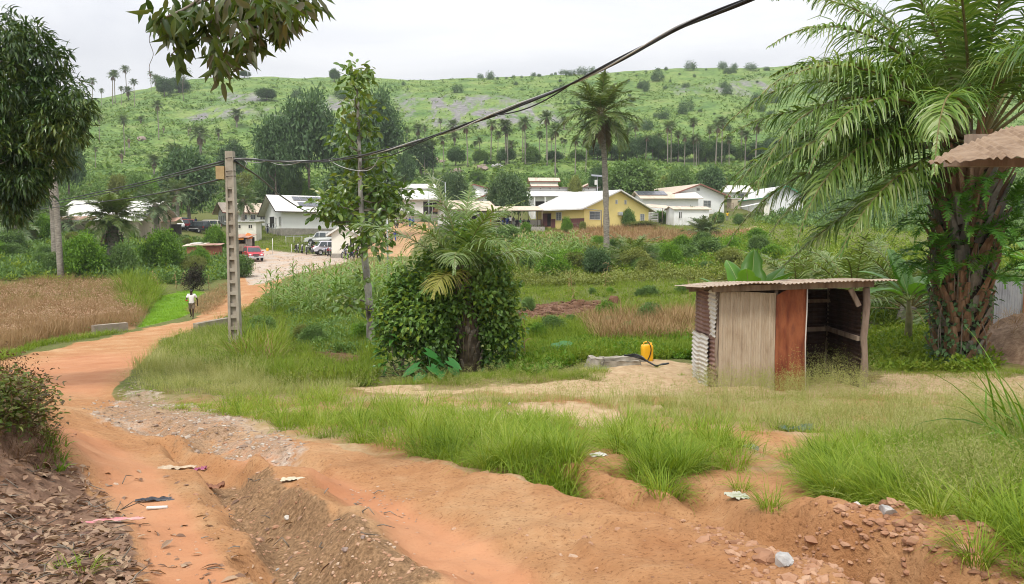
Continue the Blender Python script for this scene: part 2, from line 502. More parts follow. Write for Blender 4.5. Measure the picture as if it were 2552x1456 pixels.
# ------------------------------------------------------------------ the ground, split by what covers it
rowsY = np.concatenate([[-60, -35, -20, -10, -5, -2, 0, 1.2], np.exp(np.linspace(math.log(2.0), math.log(700), 560))])
colsP = np.concatenate([[-1700, -1100, -800, -560], np.arange(-400, 1425, 4.0), [1600, 1850, 2250, 2800]])
GX, GY = np.meshgrid(colsP, rowsY, indexing='ij')
YC_ = np.maximum(GY, 2.6)
pxc = np.clip(GX, -390, 1415)
pyg = PY(pxc, YC_)
bq = (pyg - CY) / FPX
XW = (GX - CX) / FPX / (CP - bq * SP) * YC_
ZW = H(XW.ravel(), GY.ravel()).reshape(XW.shape)
rowf = np.where(GY < 2.6, 760.0, pyg)
u, v = GX / S2, rowf / S2               # survey units


def soft(poly, edge=16, wob=14, fr=.035, ymin=0, ymax=1e9, seed=0):
    """0..1 mask of a surveyed ground patch with a ragged edge"""
    uu = u + wob * fbm(XW * .9, GY * .9, 4, seed) * 1.0 + wob * .5 * fbm(u * fr, v * fr * 2, 3, seed + 3)
    vv = v + wob * .45 * fbm(XW * .9 + 5, GY * .9, 4, seed + 1)
    P = np.asarray(poly, float)
    ins = inpoly(uu, vv, P)
    best = np.full(u.shape, 1e9)
    Q = np.vstack([P, P[:1]])
    for k in range(len(P)):
        ax, ay = Q[k]; bx, by = Q[k + 1]; dx, dy = bx - ax, (by - ay)
        L2 = dx * dx + (2 * dy) ** 2 + 1e-9
        t = np.clip(((uu - ax) * dx + 4 * (vv - ay) * dy) / L2, 0, 1)
        best = np.minimum(best, np.hypot(uu - ax - t * dx, 2 * (vv - ay - t * dy)))
    sd_ = np.where(ins, best, -best)
    return np.clip(sd_ / edge + .5, 0, 1) * ((GY >= ymin) & (GY <= ymax))


ROAD = [(835, 652), (770, 672), (700, 697), (660, 735), (610, 772), (560, 795), (500, 822), (400, 846), (378, 880), (330, 925), (283, 968), (290, 1000), (400, 1035), (520, 1052), (700, 1082), (900, 1115), (1050, 1152), (1250, 1203), (1440, 1248), (1690, 1290), (1960, 1385), (2250, 1470), (2500, 1560), (2700, 1900), (-1200, 1900), (-1200, 1400), (130, 1330), (130, 1180), (115, 1085), (40, 1010), (-60, 985), (-500, 960), (-1000, 960), (-1000, 925), (-300, 925), (0, 893), (200, 856), (340, 826), (480, 798), (552, 752), (585, 712), (596, 672), (640, 652), (700, 640), (800, 640)]
PARK = [(590, 668), (600, 632), (655, 622), (700, 627), (760, 632), (900, 640), (845, 660), (780, 672), (720, 690), (680, 702), (620, 712)]
HOSPRD = [(900, 640), (925, 610), (945, 590), (960, 572), (975, 556), (1085, 550), (1090, 566), (1040, 600), (1020, 640)]
PATHS = [[(860, 968), (960, 960), (1150, 962), (1300, 955), (1500, 948), (1430, 925), (1470, 905), (1530, 895), (1600, 898), (1745, 900), (1760, 955), (2160, 960), (2200, 932), (2400, 930), (2560, 950), (2800, 960), (2800, 1010), (2400, 990), (2170, 985), (1700, 975), (1500, 982), (1250, 976), (1050, 985), (900, 980)],
         [(1280, 1000), (1450, 1005), (1560, 1040), (1620, 1075), (1500, 1075), (1380, 1040), (1290, 1015)],
         [(1590, 1060), (1700, 1065), (1820, 1085), (2000, 1100), (2030, 1150), (1900, 1150), (1780, 1120), (1640, 1085)],
         [(1440, 1100), (1530, 1105), (1600, 1180), (1690, 1290), (1560, 1290), (1440, 1240), (1420, 1160)],
         [(1750, 1185), (1960, 1170), (2010, 1240), (2080, 1280), (2250, 1310), (2400, 1350), (2560, 1400), (2700, 1480), (2700, 1600), (2300, 1560), (1950, 1450), (1700, 1360), (1540, 1280)],
         [(1700, 585), (1850, 575), (1910, 560), (1920, 572), (1880, 583), (1780, 597), (1700, 600)]]
TILL = [[(1265, 790), (1300, 765), (1380, 755), (1480, 752), (1545, 758), (1490, 780), (1440, 798), (1330, 800)], [(770, 880), (840, 872), (900, 885), (900, 915), (840, 922), (790, 900)], [(2340, 860), (2440, 800), (2560, 790), (2560, 880), (2450, 890)], [(100, 690), (200, 680), (260, 700), (160, 712)]]
LIME = [(345, 818), (372, 782), (392, 745), (440, 728), (478, 726), (512, 730), (490, 742), (480, 760), (468, 785), (420, 800)]
BROWNF = [(-300, 720), (0, 716), (120, 700), (300, 705), (340, 720), (345, 770), (330, 818), (250, 832), (120, 850), (0, 880), (-300, 905)]
BROWN2 = [(1330, 600), (1400, 580), (1500, 568), (1640, 575), (1600, 600), (1480, 612), (1380, 612)]
LITTER = [(-500, 1180), (60, 1130), (150, 1170), (215, 1185), (250, 1240), (300, 1290), (330, 1360), (310, 1456), (330, 1900), (-1200, 1900), (-1200, 1300)]
GRAVEL = [(290, 975), (330, 945), (420, 990), (560, 1030), (700, 1070), (760, 1105), (700, 1130), (560, 1100), (430, 1090), (330, 1075), (230, 1060), (200, 1030)]
RUBBLE = [(520, 1150), (640, 1160), (720, 1220), (800, 1290), (900, 1330), (1010, 1400), (1090, 1470), (960, 1500), (820, 1470), (700, 1370), (610, 1300), (560, 1220)]
SMOOTH = [[(130, 1090), (230, 1100), (380, 1150), (490, 1270), (590, 1456), (620, 1800), (420, 1800), (380, 1456), (330, 1300), (250, 1190), (150, 1140)],
          [(560, 1080), (700, 1120), (900, 1190), (1080, 1270), (1300, 1370), (1400, 1456), (1550, 1800), (1250, 1800), (1100, 1456), (960, 1340), (830, 1240), (700, 1165), (590, 1120)],
          [(0, 920), (200, 880), (380, 880), (300, 930), (250, 980), (60, 985), (-100, 960)]]
near = GY < 120
m_road = soft(ROAD, 14, 16, ymax=120, seed=1)
m_park = soft(PARK, 14, 10, ymax=130, seed=2)
m_hosp = soft(HOSPRD, 10, 8, ymax=175, seed=3)
m_path = np.zeros_like(m_road)
for i, p in enumerate(PATHS[:2] + PATHS[5:]): m_path = np.maximum(m_path, soft(p, 34, 30, ymax=140, seed=10 + i))
m_till = np.zeros_like(m_road)
for i, p in enumerate(TILL): m_till = np.maximum(m_till, soft(p, 16, 16, ymax=70, seed=20 + i))
m_lime = soft(LIME, 6, 6, ymax=70, seed=30)
m_brown = np.maximum(soft(BROWNF, 25, 20, ymax=80, seed=31), soft(BROWN2, 20, 16, ymin=70, ymax=140, seed=32))
m_lit = soft(LITTER, 45, 40, ymax=14, seed=33)
m_grav = soft(GRAVEL, 60, 50, ymax=24, seed=34) * .62
m_grit = np.maximum(soft(RUBBLE, 60, 50, ymax=14, seed=35), soft(GRAVEL, 70, 60, ymax=24, seed=36) * .5)
m_bank = np.maximum.reduce([soft(p, 34, 30, ymax=30, seed=80 + i) for i, p in enumerate(PATHS[2:5])])
m_smooth = np.zeros_like(m_road)
for i, p in enumerate(SMOOTH): m_smooth = np.maximum(m_smooth, soft(p, 45, 16, ymax=40, seed=40 + i))
rear = GY < 2.6
m_road = np.where(rear & (GX > -200) & (GX < 1100), 1, m_road)
ROCKS = [[(440, 292), (500, 272), (620, 268), (650, 290), (560, 300), (470, 305)], [(780, 240), (860, 235), (900, 250), (930, 280), (850, 300), (780, 270)], [(1010, 225), (1060, 232), (1040, 245), (1015, 240)], [(980, 240), (1230, 235), (1380, 265), (1400, 310), (1100, 320), (1010, 290)], [(1680, 215), (1720, 210), (1740, 235), (1690, 240)], [(560, 230), (660, 235), (640, 262), (560, 255)], [(1750, 212), (1900, 200), (1960, 240), (1800, 235)], [(2050, 235), (2250, 230), (2250, 270), (2080, 275)], [(660, 270), (760, 265), (800, 300), (690, 305)]]
m_rock = np.zeros_like(m_road)
for i, p in enumerate(ROCKS): m_rock = np.maximum(m_rock, soft(p, 25, 22, ymin=200, ymax=470, seed=60 + i))
m_hill = np.clip((GY - 165) / 40, 0, 1)

dirt = np.maximum.reduce([m_road, m_park, m_hosp])
VOBJ = np.zeros(GX.shape)                       # 0 ground, 1 road, 2 path, 3 hill
VOBJ[np.maximum(m_path, m_bank) > .5] = 2; VOBJ[dirt > .5] = 1; VOBJ[(GY > 165)] = 3
a, b_ = GX.shape
I, J = np.meshgrid(np.arange(a - 1), np.arange(b_ - 1), indexing='ij')
FQ = np.stack([I * b_ + J, (I + 1) * b_ + J, (I + 1) * b_ + J + 1, I * b_ + J + 1], -1).reshape(-1, 4)
FO = VOBJ[:-1, :-1].ravel()
VV = np.stack([XW, GY, ZW], -1).reshape(-1, 3)
ATT = dict(road=m_road, park=np.maximum(m_park, m_grav * .85), hosp=m_hosp, path=m_path, till=m_till, lime=m_lime, nearsoil=np.clip((19 - GY) / 5, 0, 1) * .85, bank=m_bank, grit=m_grit, brown=m_brown, litter=m_lit, smooth=m_smooth, rock=m_rock, hill=m_hill)

gm, nt, b = new_mat('earth')
pos = N(nt, 'ShaderNodeNewGeometry').outputs['Position']
def A(n):
    q = N(nt, 'ShaderNodeAttribute'); q.attribute_name = n; return q.outputs['Fac']
nA = noise(nt, pos, .7, 8, .62); nB = noise(nt, pos, 5.5, 8, .65); nC = noise(nt, pos, 34, 6, .7); nD = noise(nt, pos, .09, 6, .6)
soil = ramp(nt, [(.3, (.075, .085, .022)), (.5, (.115, .13, .032)), (.68, (.17, .15, .065))], nB).outputs[0]
hillc = ramp(nt, [(.28, (.068, .135, .035)), (.45, (.12, .198, .048)), (.58, (.17, .24, .06)), (.75, (.21, .24, .085))], nD).outputs[0]
hillf = ramp(nt, [(.3, (.5, .52, .5)), (.6, (1.1, 1.1, 1.1))], nA).outputs[0]
hillc = mixc(nt, 1.0, hillc, hillf, 'MULTIPLY')
c = mixc(nt, A('hill'), soil, hillc)
sand = ramp(nt, [(.28, (.36, .23, .125)), (.5, (.46, .325, .19)), (.72, (.55, .42, .27))], nB).outputs[0]
red = ramp(nt, [(.26, (.20, .098, .045)), (.42, (.355, .188, .085)), (.58, (.435, .245, .118)), (.76, (.55, .375, .21))], nB).outputs[0]
redv = ramp(nt, [(.32, (.35, .148, .06)), (.5, (.425, .212, .095)), (.68, (.52, .34, .185))], nA).outputs[0]
red = mixc(nt, .6, red, redv)
spk = ramp(nt, [(.36, (.42, .36, .32)), (.46, (1, 1, 1)), (.62, (1, 1, 1)), (.72, (1.28, 1.25, 1.2))], nC).outputs[0]
red = mixc(nt, .75, red, mixc(nt, 1.0, red, spk, 'MULTIPLY'))
smo = ramp(nt, [(.3, (.36, .15, .072)), (.7, (.46, .225, .118))], nA).outputs[0]
smf = math_(nt, 'MULTIPLY', A('smooth'), .82)
red = mixc(nt, smf, red, smo)
gravc = ramp(nt, [(.3, (.22, .17, .13)), (.48, (.42, .35, .285)), (.7, (.56, .50, .43))], nC).outputs[0]
gravc = mixc(nt, ramp(nt, [(.45, (0, 0, 0)), (.62, (1, 1, 1))], nA).outputs[0], gravc, mixc(nt, .5, gravc, red))
gritc = ramp(nt, [(.3, (.10, .055, .026)), (.45, (.21, .125, .065)), (.6, (.33, .20, .105)), (.76, (.47, .34, .22))], nC).outputs[0]
till = ramp(nt, [(.3, (.085, .042, .026)), (.5, (.15, .08, .05)), (.7, (.24, .14, .09))], nB).outputs[0]
brn = ramp(nt, [(.3, (.17, .10, .045)), (.7, (.30, .19, .09))], nB).outputs[0]
lit = ramp(nt, [(.3, (.10, .055, .035)), (.5, (.22, .13, .085)), (.7, (.36, .24, .16))], nB).outputs[0]
def A2n(n): return A(n)
c = mixc(nt, A('nearsoil'), c, mixc(nt, ramp(nt, [(.42, (0, 0, 0)), (.6, (1, 1, 1))], nA).outputs[0], red, sand))
def over(c, att, colr, w=.35):
    f = math_(nt, 'ADD', att, math_(nt, 'MULTIPLY', math_(nt, 'SUBTRACT', nB, .5), w))
    f = ramp(nt, [(.36, (0, 0, 0)), (.62, (1, 1, 1))], f).outputs[0]
    return mixc(nt, f, c, colr)
c = over(c, A('brown'), brn); c = over(c, A('path'), sand, .8); c = over(c, A('till'), till)
c = over(c, A('lime'), (.15, .27, .035), .2)
c = over(c, A('bank'), red, .7)
c = over(c, A('hosp'), mixc(nt, .45, red, sand)); c = over(c, A('road'), red, .5); c = over(c, A('park'), gravc, 1.1); c = over(c, A('grit'), gritc, 1.0); c = over(c, A('litter'), lit, 1.2)
mpr = N(nt, 'ShaderNodeMapping'); mpr.inputs['Scale'].default_value = (.16, .035, .05); nt.links.new(pos, mpr.inputs[0])
nR = noise(nt, mpr.outputs[0], 1.0, 9, .68, .4)
rockf = math_(nt, 'MULTIPLY', A('rock'), ramp(nt, [(.46, (0, 0, 0)), (.56, (1, 1, 1))], nR).outputs[0])
rk = ramp(nt, [(.3, (.10, .095, .095)), (.55, (.21, .20, .195)), (.75, (.34, .325, .32))], noise(nt, pos, .35, 8, .7)).outputs[0]
c = mixc(nt, rockf, c, rk)
nt.links.new(c, b.inputs['Base Color']); b.inputs['Roughness'].default_value = .92; b.inputs['Specular IOR Level'].default_value = .15
hh = math_(nt, 'ADD', math_(nt, 'MULTIPLY', nB, .6), math_(nt, 'MULTIPLY', nC, .25))
hh = math_(nt, 'MULTIPLY', hh, math_(nt, 'SUBTRACT', 1.0, math_(nt, 'MULTIPLY', A('smooth'), .72)))
bump(nt, b, hh, 1.0, .085)
for k, (nm, lab) in enumerate([('ground', None), ('road', None), ('path', None), ('hill', None)]):
    fs = FQ[FO == k]
    used = np.unique(fs); rem = np.full(len(VV), -1); rem[used] = np.arange(len(used))
    mb = MB(); mb.add(VV[used], rem[fs], 0, True)
    o = mb.build(nm, gm); tag(o, kind='structure')
    for an, arr in ATT.items():
        at_ = o.data.attributes.new(an, 'FLOAT', 'POINT'); at_.data.foreach_set('value', arr.ravel()[used].astype(np.float32))
# ------------------------------------------------------------------ leaves
def unit(a): return a / (np.linalg.norm(a, axis=-1, keepdims=True) + 1e-9)


T4 = (np.array([(0, 0, 0), (.42, .5, .05), (1, 0, -.08), (.42, -.5, .05)]), np.array([(0, 1, 2, 3)]))
TLEAF = (np.array([(0, 0, 0), (.32, .5, .10), (.35, 0, 0), (.32, -.5, .10), (.72, .34, .0), (.72, 0, -.07), (.72, -.34, 0), (1, 0, -.2)]),
         [(0, 2, 1), (0, 3, 2), (1, 2, 5, 4), (2, 3, 6, 5), (4, 5, 7), (5, 6, 7)])
TROUND = (np.array([(0, 0, 0), (.2, .42, .06), (.55, .5, .08), (.9, .26, 0), (1, 0, -.06), (.9, -.26, 0), (.55, -.5, .08), (.2, -.42, .06), (.5, 0, 0)]),
          [(0, 8, 1), (1, 8, 2), (2, 8, 3), (3, 8, 4), (4, 8, 5), (5, 8, 6), (6, 8, 7), (7, 8, 0)])


def leaves(mb, P, D, Nn, L, Wd, tpl=T4, m=0, smooth=False):
    P = np.asarray(P, float); n = len(P)
    if n == 0: return
    D = unit(np.asarray(D, float)); S = unit(np.cross(Nn, D)); Nn = np.cross(D, S)
    L = np.broadcast_to(L, (n,)); Wd = np.broadcast_to(Wd, (n,))
    tv, tf = tpl; k = len(tv)
    V = P[:, None] + D[:, None] * (tv[None, :, 0, None] * L[:, None, None]) + S[:, None] * (tv[None, :, 1, None] * Wd[:, None, None]) + Nn[:, None] * (tv[None, :, 2, None] * L[:, None, None])
    V = V.reshape(-1, 3)
    off = (np.arange(n) * k)[:, None, None]
    by = {}
    for q in (tf.tolist() if isinstance(tf, np.ndarray) else tf): by.setdefault(len(q), []).append(q)
    first = True
    for c, qs in by.items():
        F = (np.array(qs)[None] + off).reshape(-1, c)
        if first: mb.add(V, F, m, smooth); base = mb.n - len(V); first = False
        else:
            mb.f.append((F + base).astype(np.int32)); mb.mi.append(np.full(len(F), m)); mb.sm.append(np.full(len(F), smooth))


def rdir(n):
    a = rng.normal(size=(n, 3)); return unit(a)


def crown(mb, blobs, nclump, per, L, W_, cl=.35, tpl=T4, m=0, droop=.12, inner=.15, lump=.25, up=.7):
    """leaf clumps over the surface of several lobes, ragged, with gaps"""
    B = np.asarray(blobs, float)
    ar = (B[:, 3] * B[:, 4] + B[:, 4] * B[:, 5] + B[:, 3] * B[:, 5]); ar /= ar.sum()
    k = rng.choice(len(B), nclump, p=ar); d = rdir(nclump)
    d[:, 2] = np.where(d[:, 2] < -.6, -d[:, 2], d[:, 2])
    rr = 1 - rng.random(nclump) ** 2 * .28
    inn = rng.random(nclump) < inner; rr = np.where(inn, rng.random(nclump) * .8, rr)
    lm = 1 + lump * fbm(d[:, 0] * 2.1 + k * 5.3, d[:, 1] * 2.1 + d[:, 2] * 1.7, 3, 5)
    C = B[k, :3] + d * B[k, 3:] * (rr * lm)[:, None]
    C = np.repeat(C, per, 0); dd = np.repeat(d, per, 0); n = len(C)
    o = rng.normal(size=(n, 3)) * cl * .5
    P = C + o
    D = unit(unit(o) * .8 + dd * .15 + np.array([0, 0, -droop]) + rng.normal(size=(n, 3)) * .55)
    Nn = unit(np.array([0, 0, up]) + dd * .5 + rng.normal(size=(n, 3)) * .35)
    s = rng.uniform(.7, 1.25, n)
    leaves(mb, P, D, Nn, L * s, W_ * s, tpl, m)


def limb(mb, a, b, r0, r1, n=6, bend=.1, m=0, seg=6):
    a = np.asarray(a, float); b = np.asarray(b, float); t = np.linspace(0, 1, seg)[:, None]
    L = np.linalg.norm(b - a); w = rng.normal(size=3) * bend * L; w2 = rng.normal(size=3) * bend * .4 * L
    P = a + (b - a) * t + w * np.sin(t * PI) + w2 * np.sin(t * 2 * PI)
    mb.tube(P, np.linspace(r0, r1, seg), n, m); return P


def strip_blades(mb, P, D, L, W_, bend, seg=3, m=0, tipw=.1):
    """grass blades / straps: bend over in direction D (horizontal), start upright"""
    n = len(P); P = np.asarray(P, float); L = np.broadcast_to(L, (n,)); W_ = np.broadcast_to(W_, (n,)); bend = np.broadcast_to(bend, (n,))
    D = unit(D); S = np.stack([-D[:, 1], D[:, 0], np.zeros(n)], 1)
    S = unit(S + rng.normal(size=(n, 3)) * .25)
    V = np.zeros((n, seg + 1, 2, 3)); p = P.copy()
    a0 = bend * .25
    for i in range(seg + 1):
        t = i / seg; w = W_ * ((1 - t) ** .8 * (1 - tipw) + tipw) * (.6 + .9 * min(t * 3, 1)) * .6
        V[:, i, 0] = p - S * (w / 2)[:, None]; V[:, i, 1] = p + S * (w / 2)[:, None]
        a = a0 + bend * (t + .5 / seg)
        p = p + (D * np.sin(a)[:, None] + np.array([0, 0, 1.0]) * np.cos(a)[:, None]) * (L / seg)[:, None]
    k = (seg + 1) * 2
    base = np.array([(2 * i, 2 * i + 1, 2 * i + 3, 2 * i + 2) for i in range(seg)])
    F = (base[None] + (np.arange(n) * k)[:, None, None]).reshape(-1, 4)
    mb.add(V.reshape(-1, 3), F, m, False)


def hdir(n):
    a = rng.random(n) * 2 * PI; return np.stack([np.cos(a), np.sin(a), np.zeros(n)], 1)


# ------------------------------------------------------------------ palms
def frond(mb, base, az, el, L, droop, nl, ll, lw, seg=2, m=0, mr=1, rr=.03, twist=0, hang=.5, start=.16, jit=.12, nr=8):
    """feather frond: curved midrib and two rows of drooping leaflets"""
    K = 14; t = np.linspace(0, 1, K)
    e = el - droop * t ** 1.4
    az_ = az + twist * t ** 2
    d = np.stack([np.cos(e) * np.cos(az_), np.cos(e) * np.sin(az_), np.sin(e)], 1)
    Pm = np.asarray(base, float) + np.vstack([[0, 0, 0], np.cumsum(d[:-1] * (L / (K - 1)), 0)])
    if mr is not None: mb.tube(Pm, np.linspace(rr, rr * .2, K), 5 if rr > .02 else 4, mr, False)
    s = np.linspace(start, .99, nl) + rng.normal(size=nl) * .004
    s = np.repeat(np.clip(s, 0, 1), 2); side = np.tile([1.0, -1.0], nl)
    x = s * (K - 1); i = np.clip(x.astype(int), 0, K - 2); fr_ = (x - i)[:, None]
    p = Pm[i] * (1 - fr_) + Pm[i + 1] * fr_; dd = unit(d[i] * (1 - fr_) + d[i + 1] * fr_)
    sv = unit(np.cross(dd, [0, 0, 1.0])); up = np.cross(sv, dd)
    n = 2 * nl
    ln = ll * (np.sin(np.clip(s * 1.05 + .12, 0, 1) * PI) ** .55 * .9 + .12) * rng.uniform(.85, 1.12, n)
    fw = .45 + .75 * s + rng.normal(size=n) * jit
    D = unit(dd * fw[:, None] + sv * side[:, None] + up * (.28 + rng.normal(size=n) * jit * 2.2)[:, None])
    V = np.zeros((n, seg + 1, 2, 3)); q = p.copy(); g = hang * rng.uniform(.6, 1.5, n)
    for k in range(seg + 1):
        T = k / seg
        w = lw * (1 - T * .82) * (1 if k else .7)
        wv = unit(np.cross(D, up) + .25 * rng.normal(size=(n, 3))) if k == 0 else wv
        V[:, k, 0] = q - wv * w / 2; V[:, k, 1] = q + wv * w / 2
        D = unit(D + np.array([0, 0, -1.0]) * (g * (T + .5 / seg))[:, None])
        q = q + D * (ln / seg)[:, None]
    kk = (seg + 1) * 2
    bf = np.array([(2 * a, 2 * a + 1, 2 * a + 3, 2 * a + 2) for a in range(seg)])
    mb.add(V.reshape(-1, 3), (bf[None] + (np.arange(n) * kk)[:, None, None]).reshape(-1, 4), m, False)
    return Pm


def palm_crown(mb, top, nf, L, nl, ll, lw, seg=1, els=(1.35, -.9), rr=.03, dead=0, m=0, mr=1, md=2, droopk=1.0):
    ga = 2.39996
    for i in range(nf):
        t = i / max(nf - 1, 1); el = els[0] + (els[1] - els[0]) * t ** 1.1 + rng.normal() * .08
        az = i * ga + rng.normal() * .15; Lf = L * rng.uniform(.85, 1.08) * (.8 + .2 * math.sin(min(t * 2, 1) * PI / 2))
        isd = i >= nf - dead
        frond(mb, top + np.array([math.cos(az) * .12, math.sin(az) * .12, -.15 * t]), az, el if not isd else -1.1 + rng.normal() * .12, Lf * (.8 if isd else 1), (rng.uniform(.75, 1.25) * droopk) if not isd else .35, nl, ll * (.7 if isd else 1), lw, seg, md if isd else m, mr, rr, rng.normal() * .25, .55)


# leaf colours (albedo)
M_PALM = leafmat('palm leaflet', [(.05, .095, .02), (.10, .16, .032), (.17, .23, .055), (.26, .29, .14)], .3, .38, .45)
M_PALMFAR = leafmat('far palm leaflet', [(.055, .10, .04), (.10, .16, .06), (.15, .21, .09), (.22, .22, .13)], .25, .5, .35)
M_RIB = surf('frond midrib', [(.10, .085, .03), (.20, .17, .06)], 3, .6)
M_DEAD = leafmat('dead frond', [(.15, .10, .055), (.22, .16, .10), (.28, .23, .16)], .2, .7, .2, (1, .9, .7))
M_PTRUNK = surf('palm trunk bark', [(.13, .11, .085), (.24, .21, .17), (.33, .30, .25)], 4, .9, .6, .03, stretch=(1, 1, 3))
M_BARK = surf('tree bark', [(.07, .055, .04), (.16, .13, .10), (.27, .24, .20)], 3, .9, .6, .02)
M_MANGO = leafmat('mango leaf', [(.03, .065, .02), (.06, .12, .035), (.10, .17, .05), (.17, .22, .09)], .22, .35, .5)
M_DARK = leafmat('dark tree leaf', [(.04, .085, .03), (.075, .14, .05), (.12, .20, .07)], .25, .5, .3)
M_MID = leafmat('mid green leaf', [(.065, .13, .03), (.12, .21, .05), (.18, .28, .07)], .28, .5, .3)
M_BRIGHT = leafmat('bright green leaf', [(.06, .14, .014), (.13, .26, .022), (.22, .37, .035)], .33, .5, .2)
M_OLIVE = leafmat('olive green leaf', [(.11, .14, .03), (.18, .21, .045), (.26, .28, .07)], .28, .5, .3)
M_HERB = leafmat('herb leaf', [(.08, .135, .016), (.145, .225, .026), (.22, .30, .038), (.31, .335, .07)], .33, .6, .12)
M_GRASS = leafmat('grass blade', [(.085, .14, .013), (.145, .22, .022), (.21, .29, .034), (.30, .325, .065)], .35, .6, .12, obj_var=0)
M_PALE = leafmat('pale grass', [(.17, .22, .05), (.28, .31, .09), (.40, .40, .17), (.52, .47, .26)], .3, .7, .15, obj_var=0)
M_DRYG = leafmat('dry grass', [(.20, .115, .05), (.30, .19, .09), (.40, .27, .15), (.25, .21, .07)], .2, .8, .1, (1, .9, .6), obj_var=0)
M_LIME = leafmat('seedling', [(.16, .30, .03), (.23, .39, .04), (.30, .46, .055)], .35, .7, .1, obj_var=0)
M_HILLV = leafmat('hill herb', [(.06, .13, .03), (.11, .19, .042), (.165, .25, .055), (.215, .265, .085)], .25, .75, .1, obj_var=0, patch=.12)
M_BAN = leafmat('banana leaf', [(.06, .17, .02), (.12, .28, .035), (.19, .36, .06)], .4, .35, .45)
M_TARO = leafmat('taro leaf', [(.03, .14, .03), (.05, .19, .04), (.08, .25, .06)], .3, .4, .4)
M_FERN = leafmat('fern leaf', [(.05, .17, .02), (.10, .26, .03), (.17, .36, .05)], .35, .5, .25)
M_MAIZE = leafmat('maize leaf', [(.09, .18, .035), (.15, .26, .055), (.23, .33, .09), (.36, .37, .15)], .35, .5, .3, obj_var=.2)
M_TASSEL = surf('maize tassel', [(.40, .30, .14), (.52, .42, .22)], 8, .9)

# ------------------------------------------------------------------ distant trees and palms: a few kinds, copied
def tree_proto(name, blobs, nclump, per, L, W_, mat, trunk_h, tr=.25, cl=.9, limbs=5, label='', lump=.3, inner=.15, **kw):
    r = thing(name, label, 'tree'); mb = MB()
    limb(mb, (0, 0, -.5), (0, 0, trunk_h), tr, tr * .6, 8, .03)
    for i in range(limbs):
        q = blobs[i % len(blobs)]
        limb(mb, (0, 0, trunk_h * rng.uniform(.6, 1)), np.array(q[:3]) + rng.normal(size=3) * .2 * q[3], tr * .45, tr * .12, 5, .1)
    t = mb.build('trunk', M_BARK, r)
    mb = MB(); crown(mb, blobs, nclump, per, L, W_, cl, lump=lump, inner=inner, **kw); c = mb.build('crown', mat, r)
    CH[r.name] = [t, c]; r.location = (0, -500, -50)
    return r


def rb(n, R_, z0, z1, sx=1.0, k=.55):
    out = []
    for i in range(n):
        a = i * 2.4 + rng.random(); q = math.sqrt((i + .5) / n) * R_ * (1 - k) * sx
        s = R_ * k * rng.uniform(.8, 1.2); out.append((math.cos(a) * q, math.sin(a) * q, rng.uniform(z0, z1), s, s, s * .85))
    return out


def lobes(n, R_, zc_, rz, s, core=.72, flat=.85, cut=-.45):
    out = [(0, 0, zc_, R_ * core * .8, R_ * core * .8, rz * core)]
    for i in range(n):
        z = 1 - (1 - cut) * (i + .5) / n; a = i * 2.39996 + rng.normal() * .3; q = math.sqrt(max(1 - z * z, 0)); r_ = s * rng.uniform(.7, 1.35)
        k = (1 - .5 * r_ / R_) * rng.uniform(.82, 1.1); out.append((math.cos(a) * q * R_ * k, math.sin(a) * q * R_ * k, zc_ + z * rz * k, r_, r_, r_ * flat))
    return out


# unit-height trees (crown about 1 m tall scale later); built ~8 m tall
PROT = {}
PROT['dome'] = tree_proto('round_tree', lobes(16, 3.9, 3.9, 3.2, 1.25), 760, 14, .55, .27, M_DARK, 3.2, .3, 1.0, label='x', inner=.1)
PROT['dome2'] = tree_proto('round_tree', lobes(18, 3.7, 3.6, 3.3, 1.1, cut=-.7), 760, 14, .52, .28, M_MID, 2.6, .3, 1.0, label='x', inner=.1)
PROT['mango'] = tree_proto('mango_tree', lobes(20, 4.0, 4.0, 3.2, 1.15), 860, 14, .58, .2, M_MANGO, 2.8, .35, 1.0, label='x', inner=.1)
PROT['loose'] = tree_proto('forest_tree', lobes(15, 4.0, 5.0, 2.9, 1.05, .45, .7), 620, 14, .5, .25, M_DARK, 5.2, .22, .9, 9, label='x', inner=.1)
PROT['olive'] = tree_proto('forest_tree', lobes(12, 3.3, 4.4, 2.6, 1.0, .5, .7), 480, 13, .48, .25, M_OLIVE, 4.2, .2, .9, 7, label='x', inner=.1)
PROT['bright'] = tree_proto('leafy_tree', lobes(15, 3.4, 3.6, 3.2, 1.1, cut=-.75), 600, 13, .46, .25, M_BRIGHT, 2.6, .18, .8, 6, label='x', inner=.1)
PROT['umbrella'] = tree_proto('savanna_tree', [(0, 0, 7.4, 3.6, 3.6, .7), (2, 1, 6.6, 2.4, 2.4, .5), (-2.4, 0, 6.3, 2.2, 2.2, .5), (.5, -1.5, 8.2, 1.8, 1.8, .5)], 120, 9, .30, .14, M_DARK, 6.0, .16, .6, 8, label='x')
PROT['shrub'] = tree_proto('hillside_shrub', [(0, 0, 1.0, 1.6, 1.6, 1.1), (1.1, .3, .8, 1.0, 1.0, .8), (-1.0, -.4, .7, 1.0, 1.0, .8)], 110, 9, .34, .18, M_DARK, .6, .08, .6, 3, label='x')


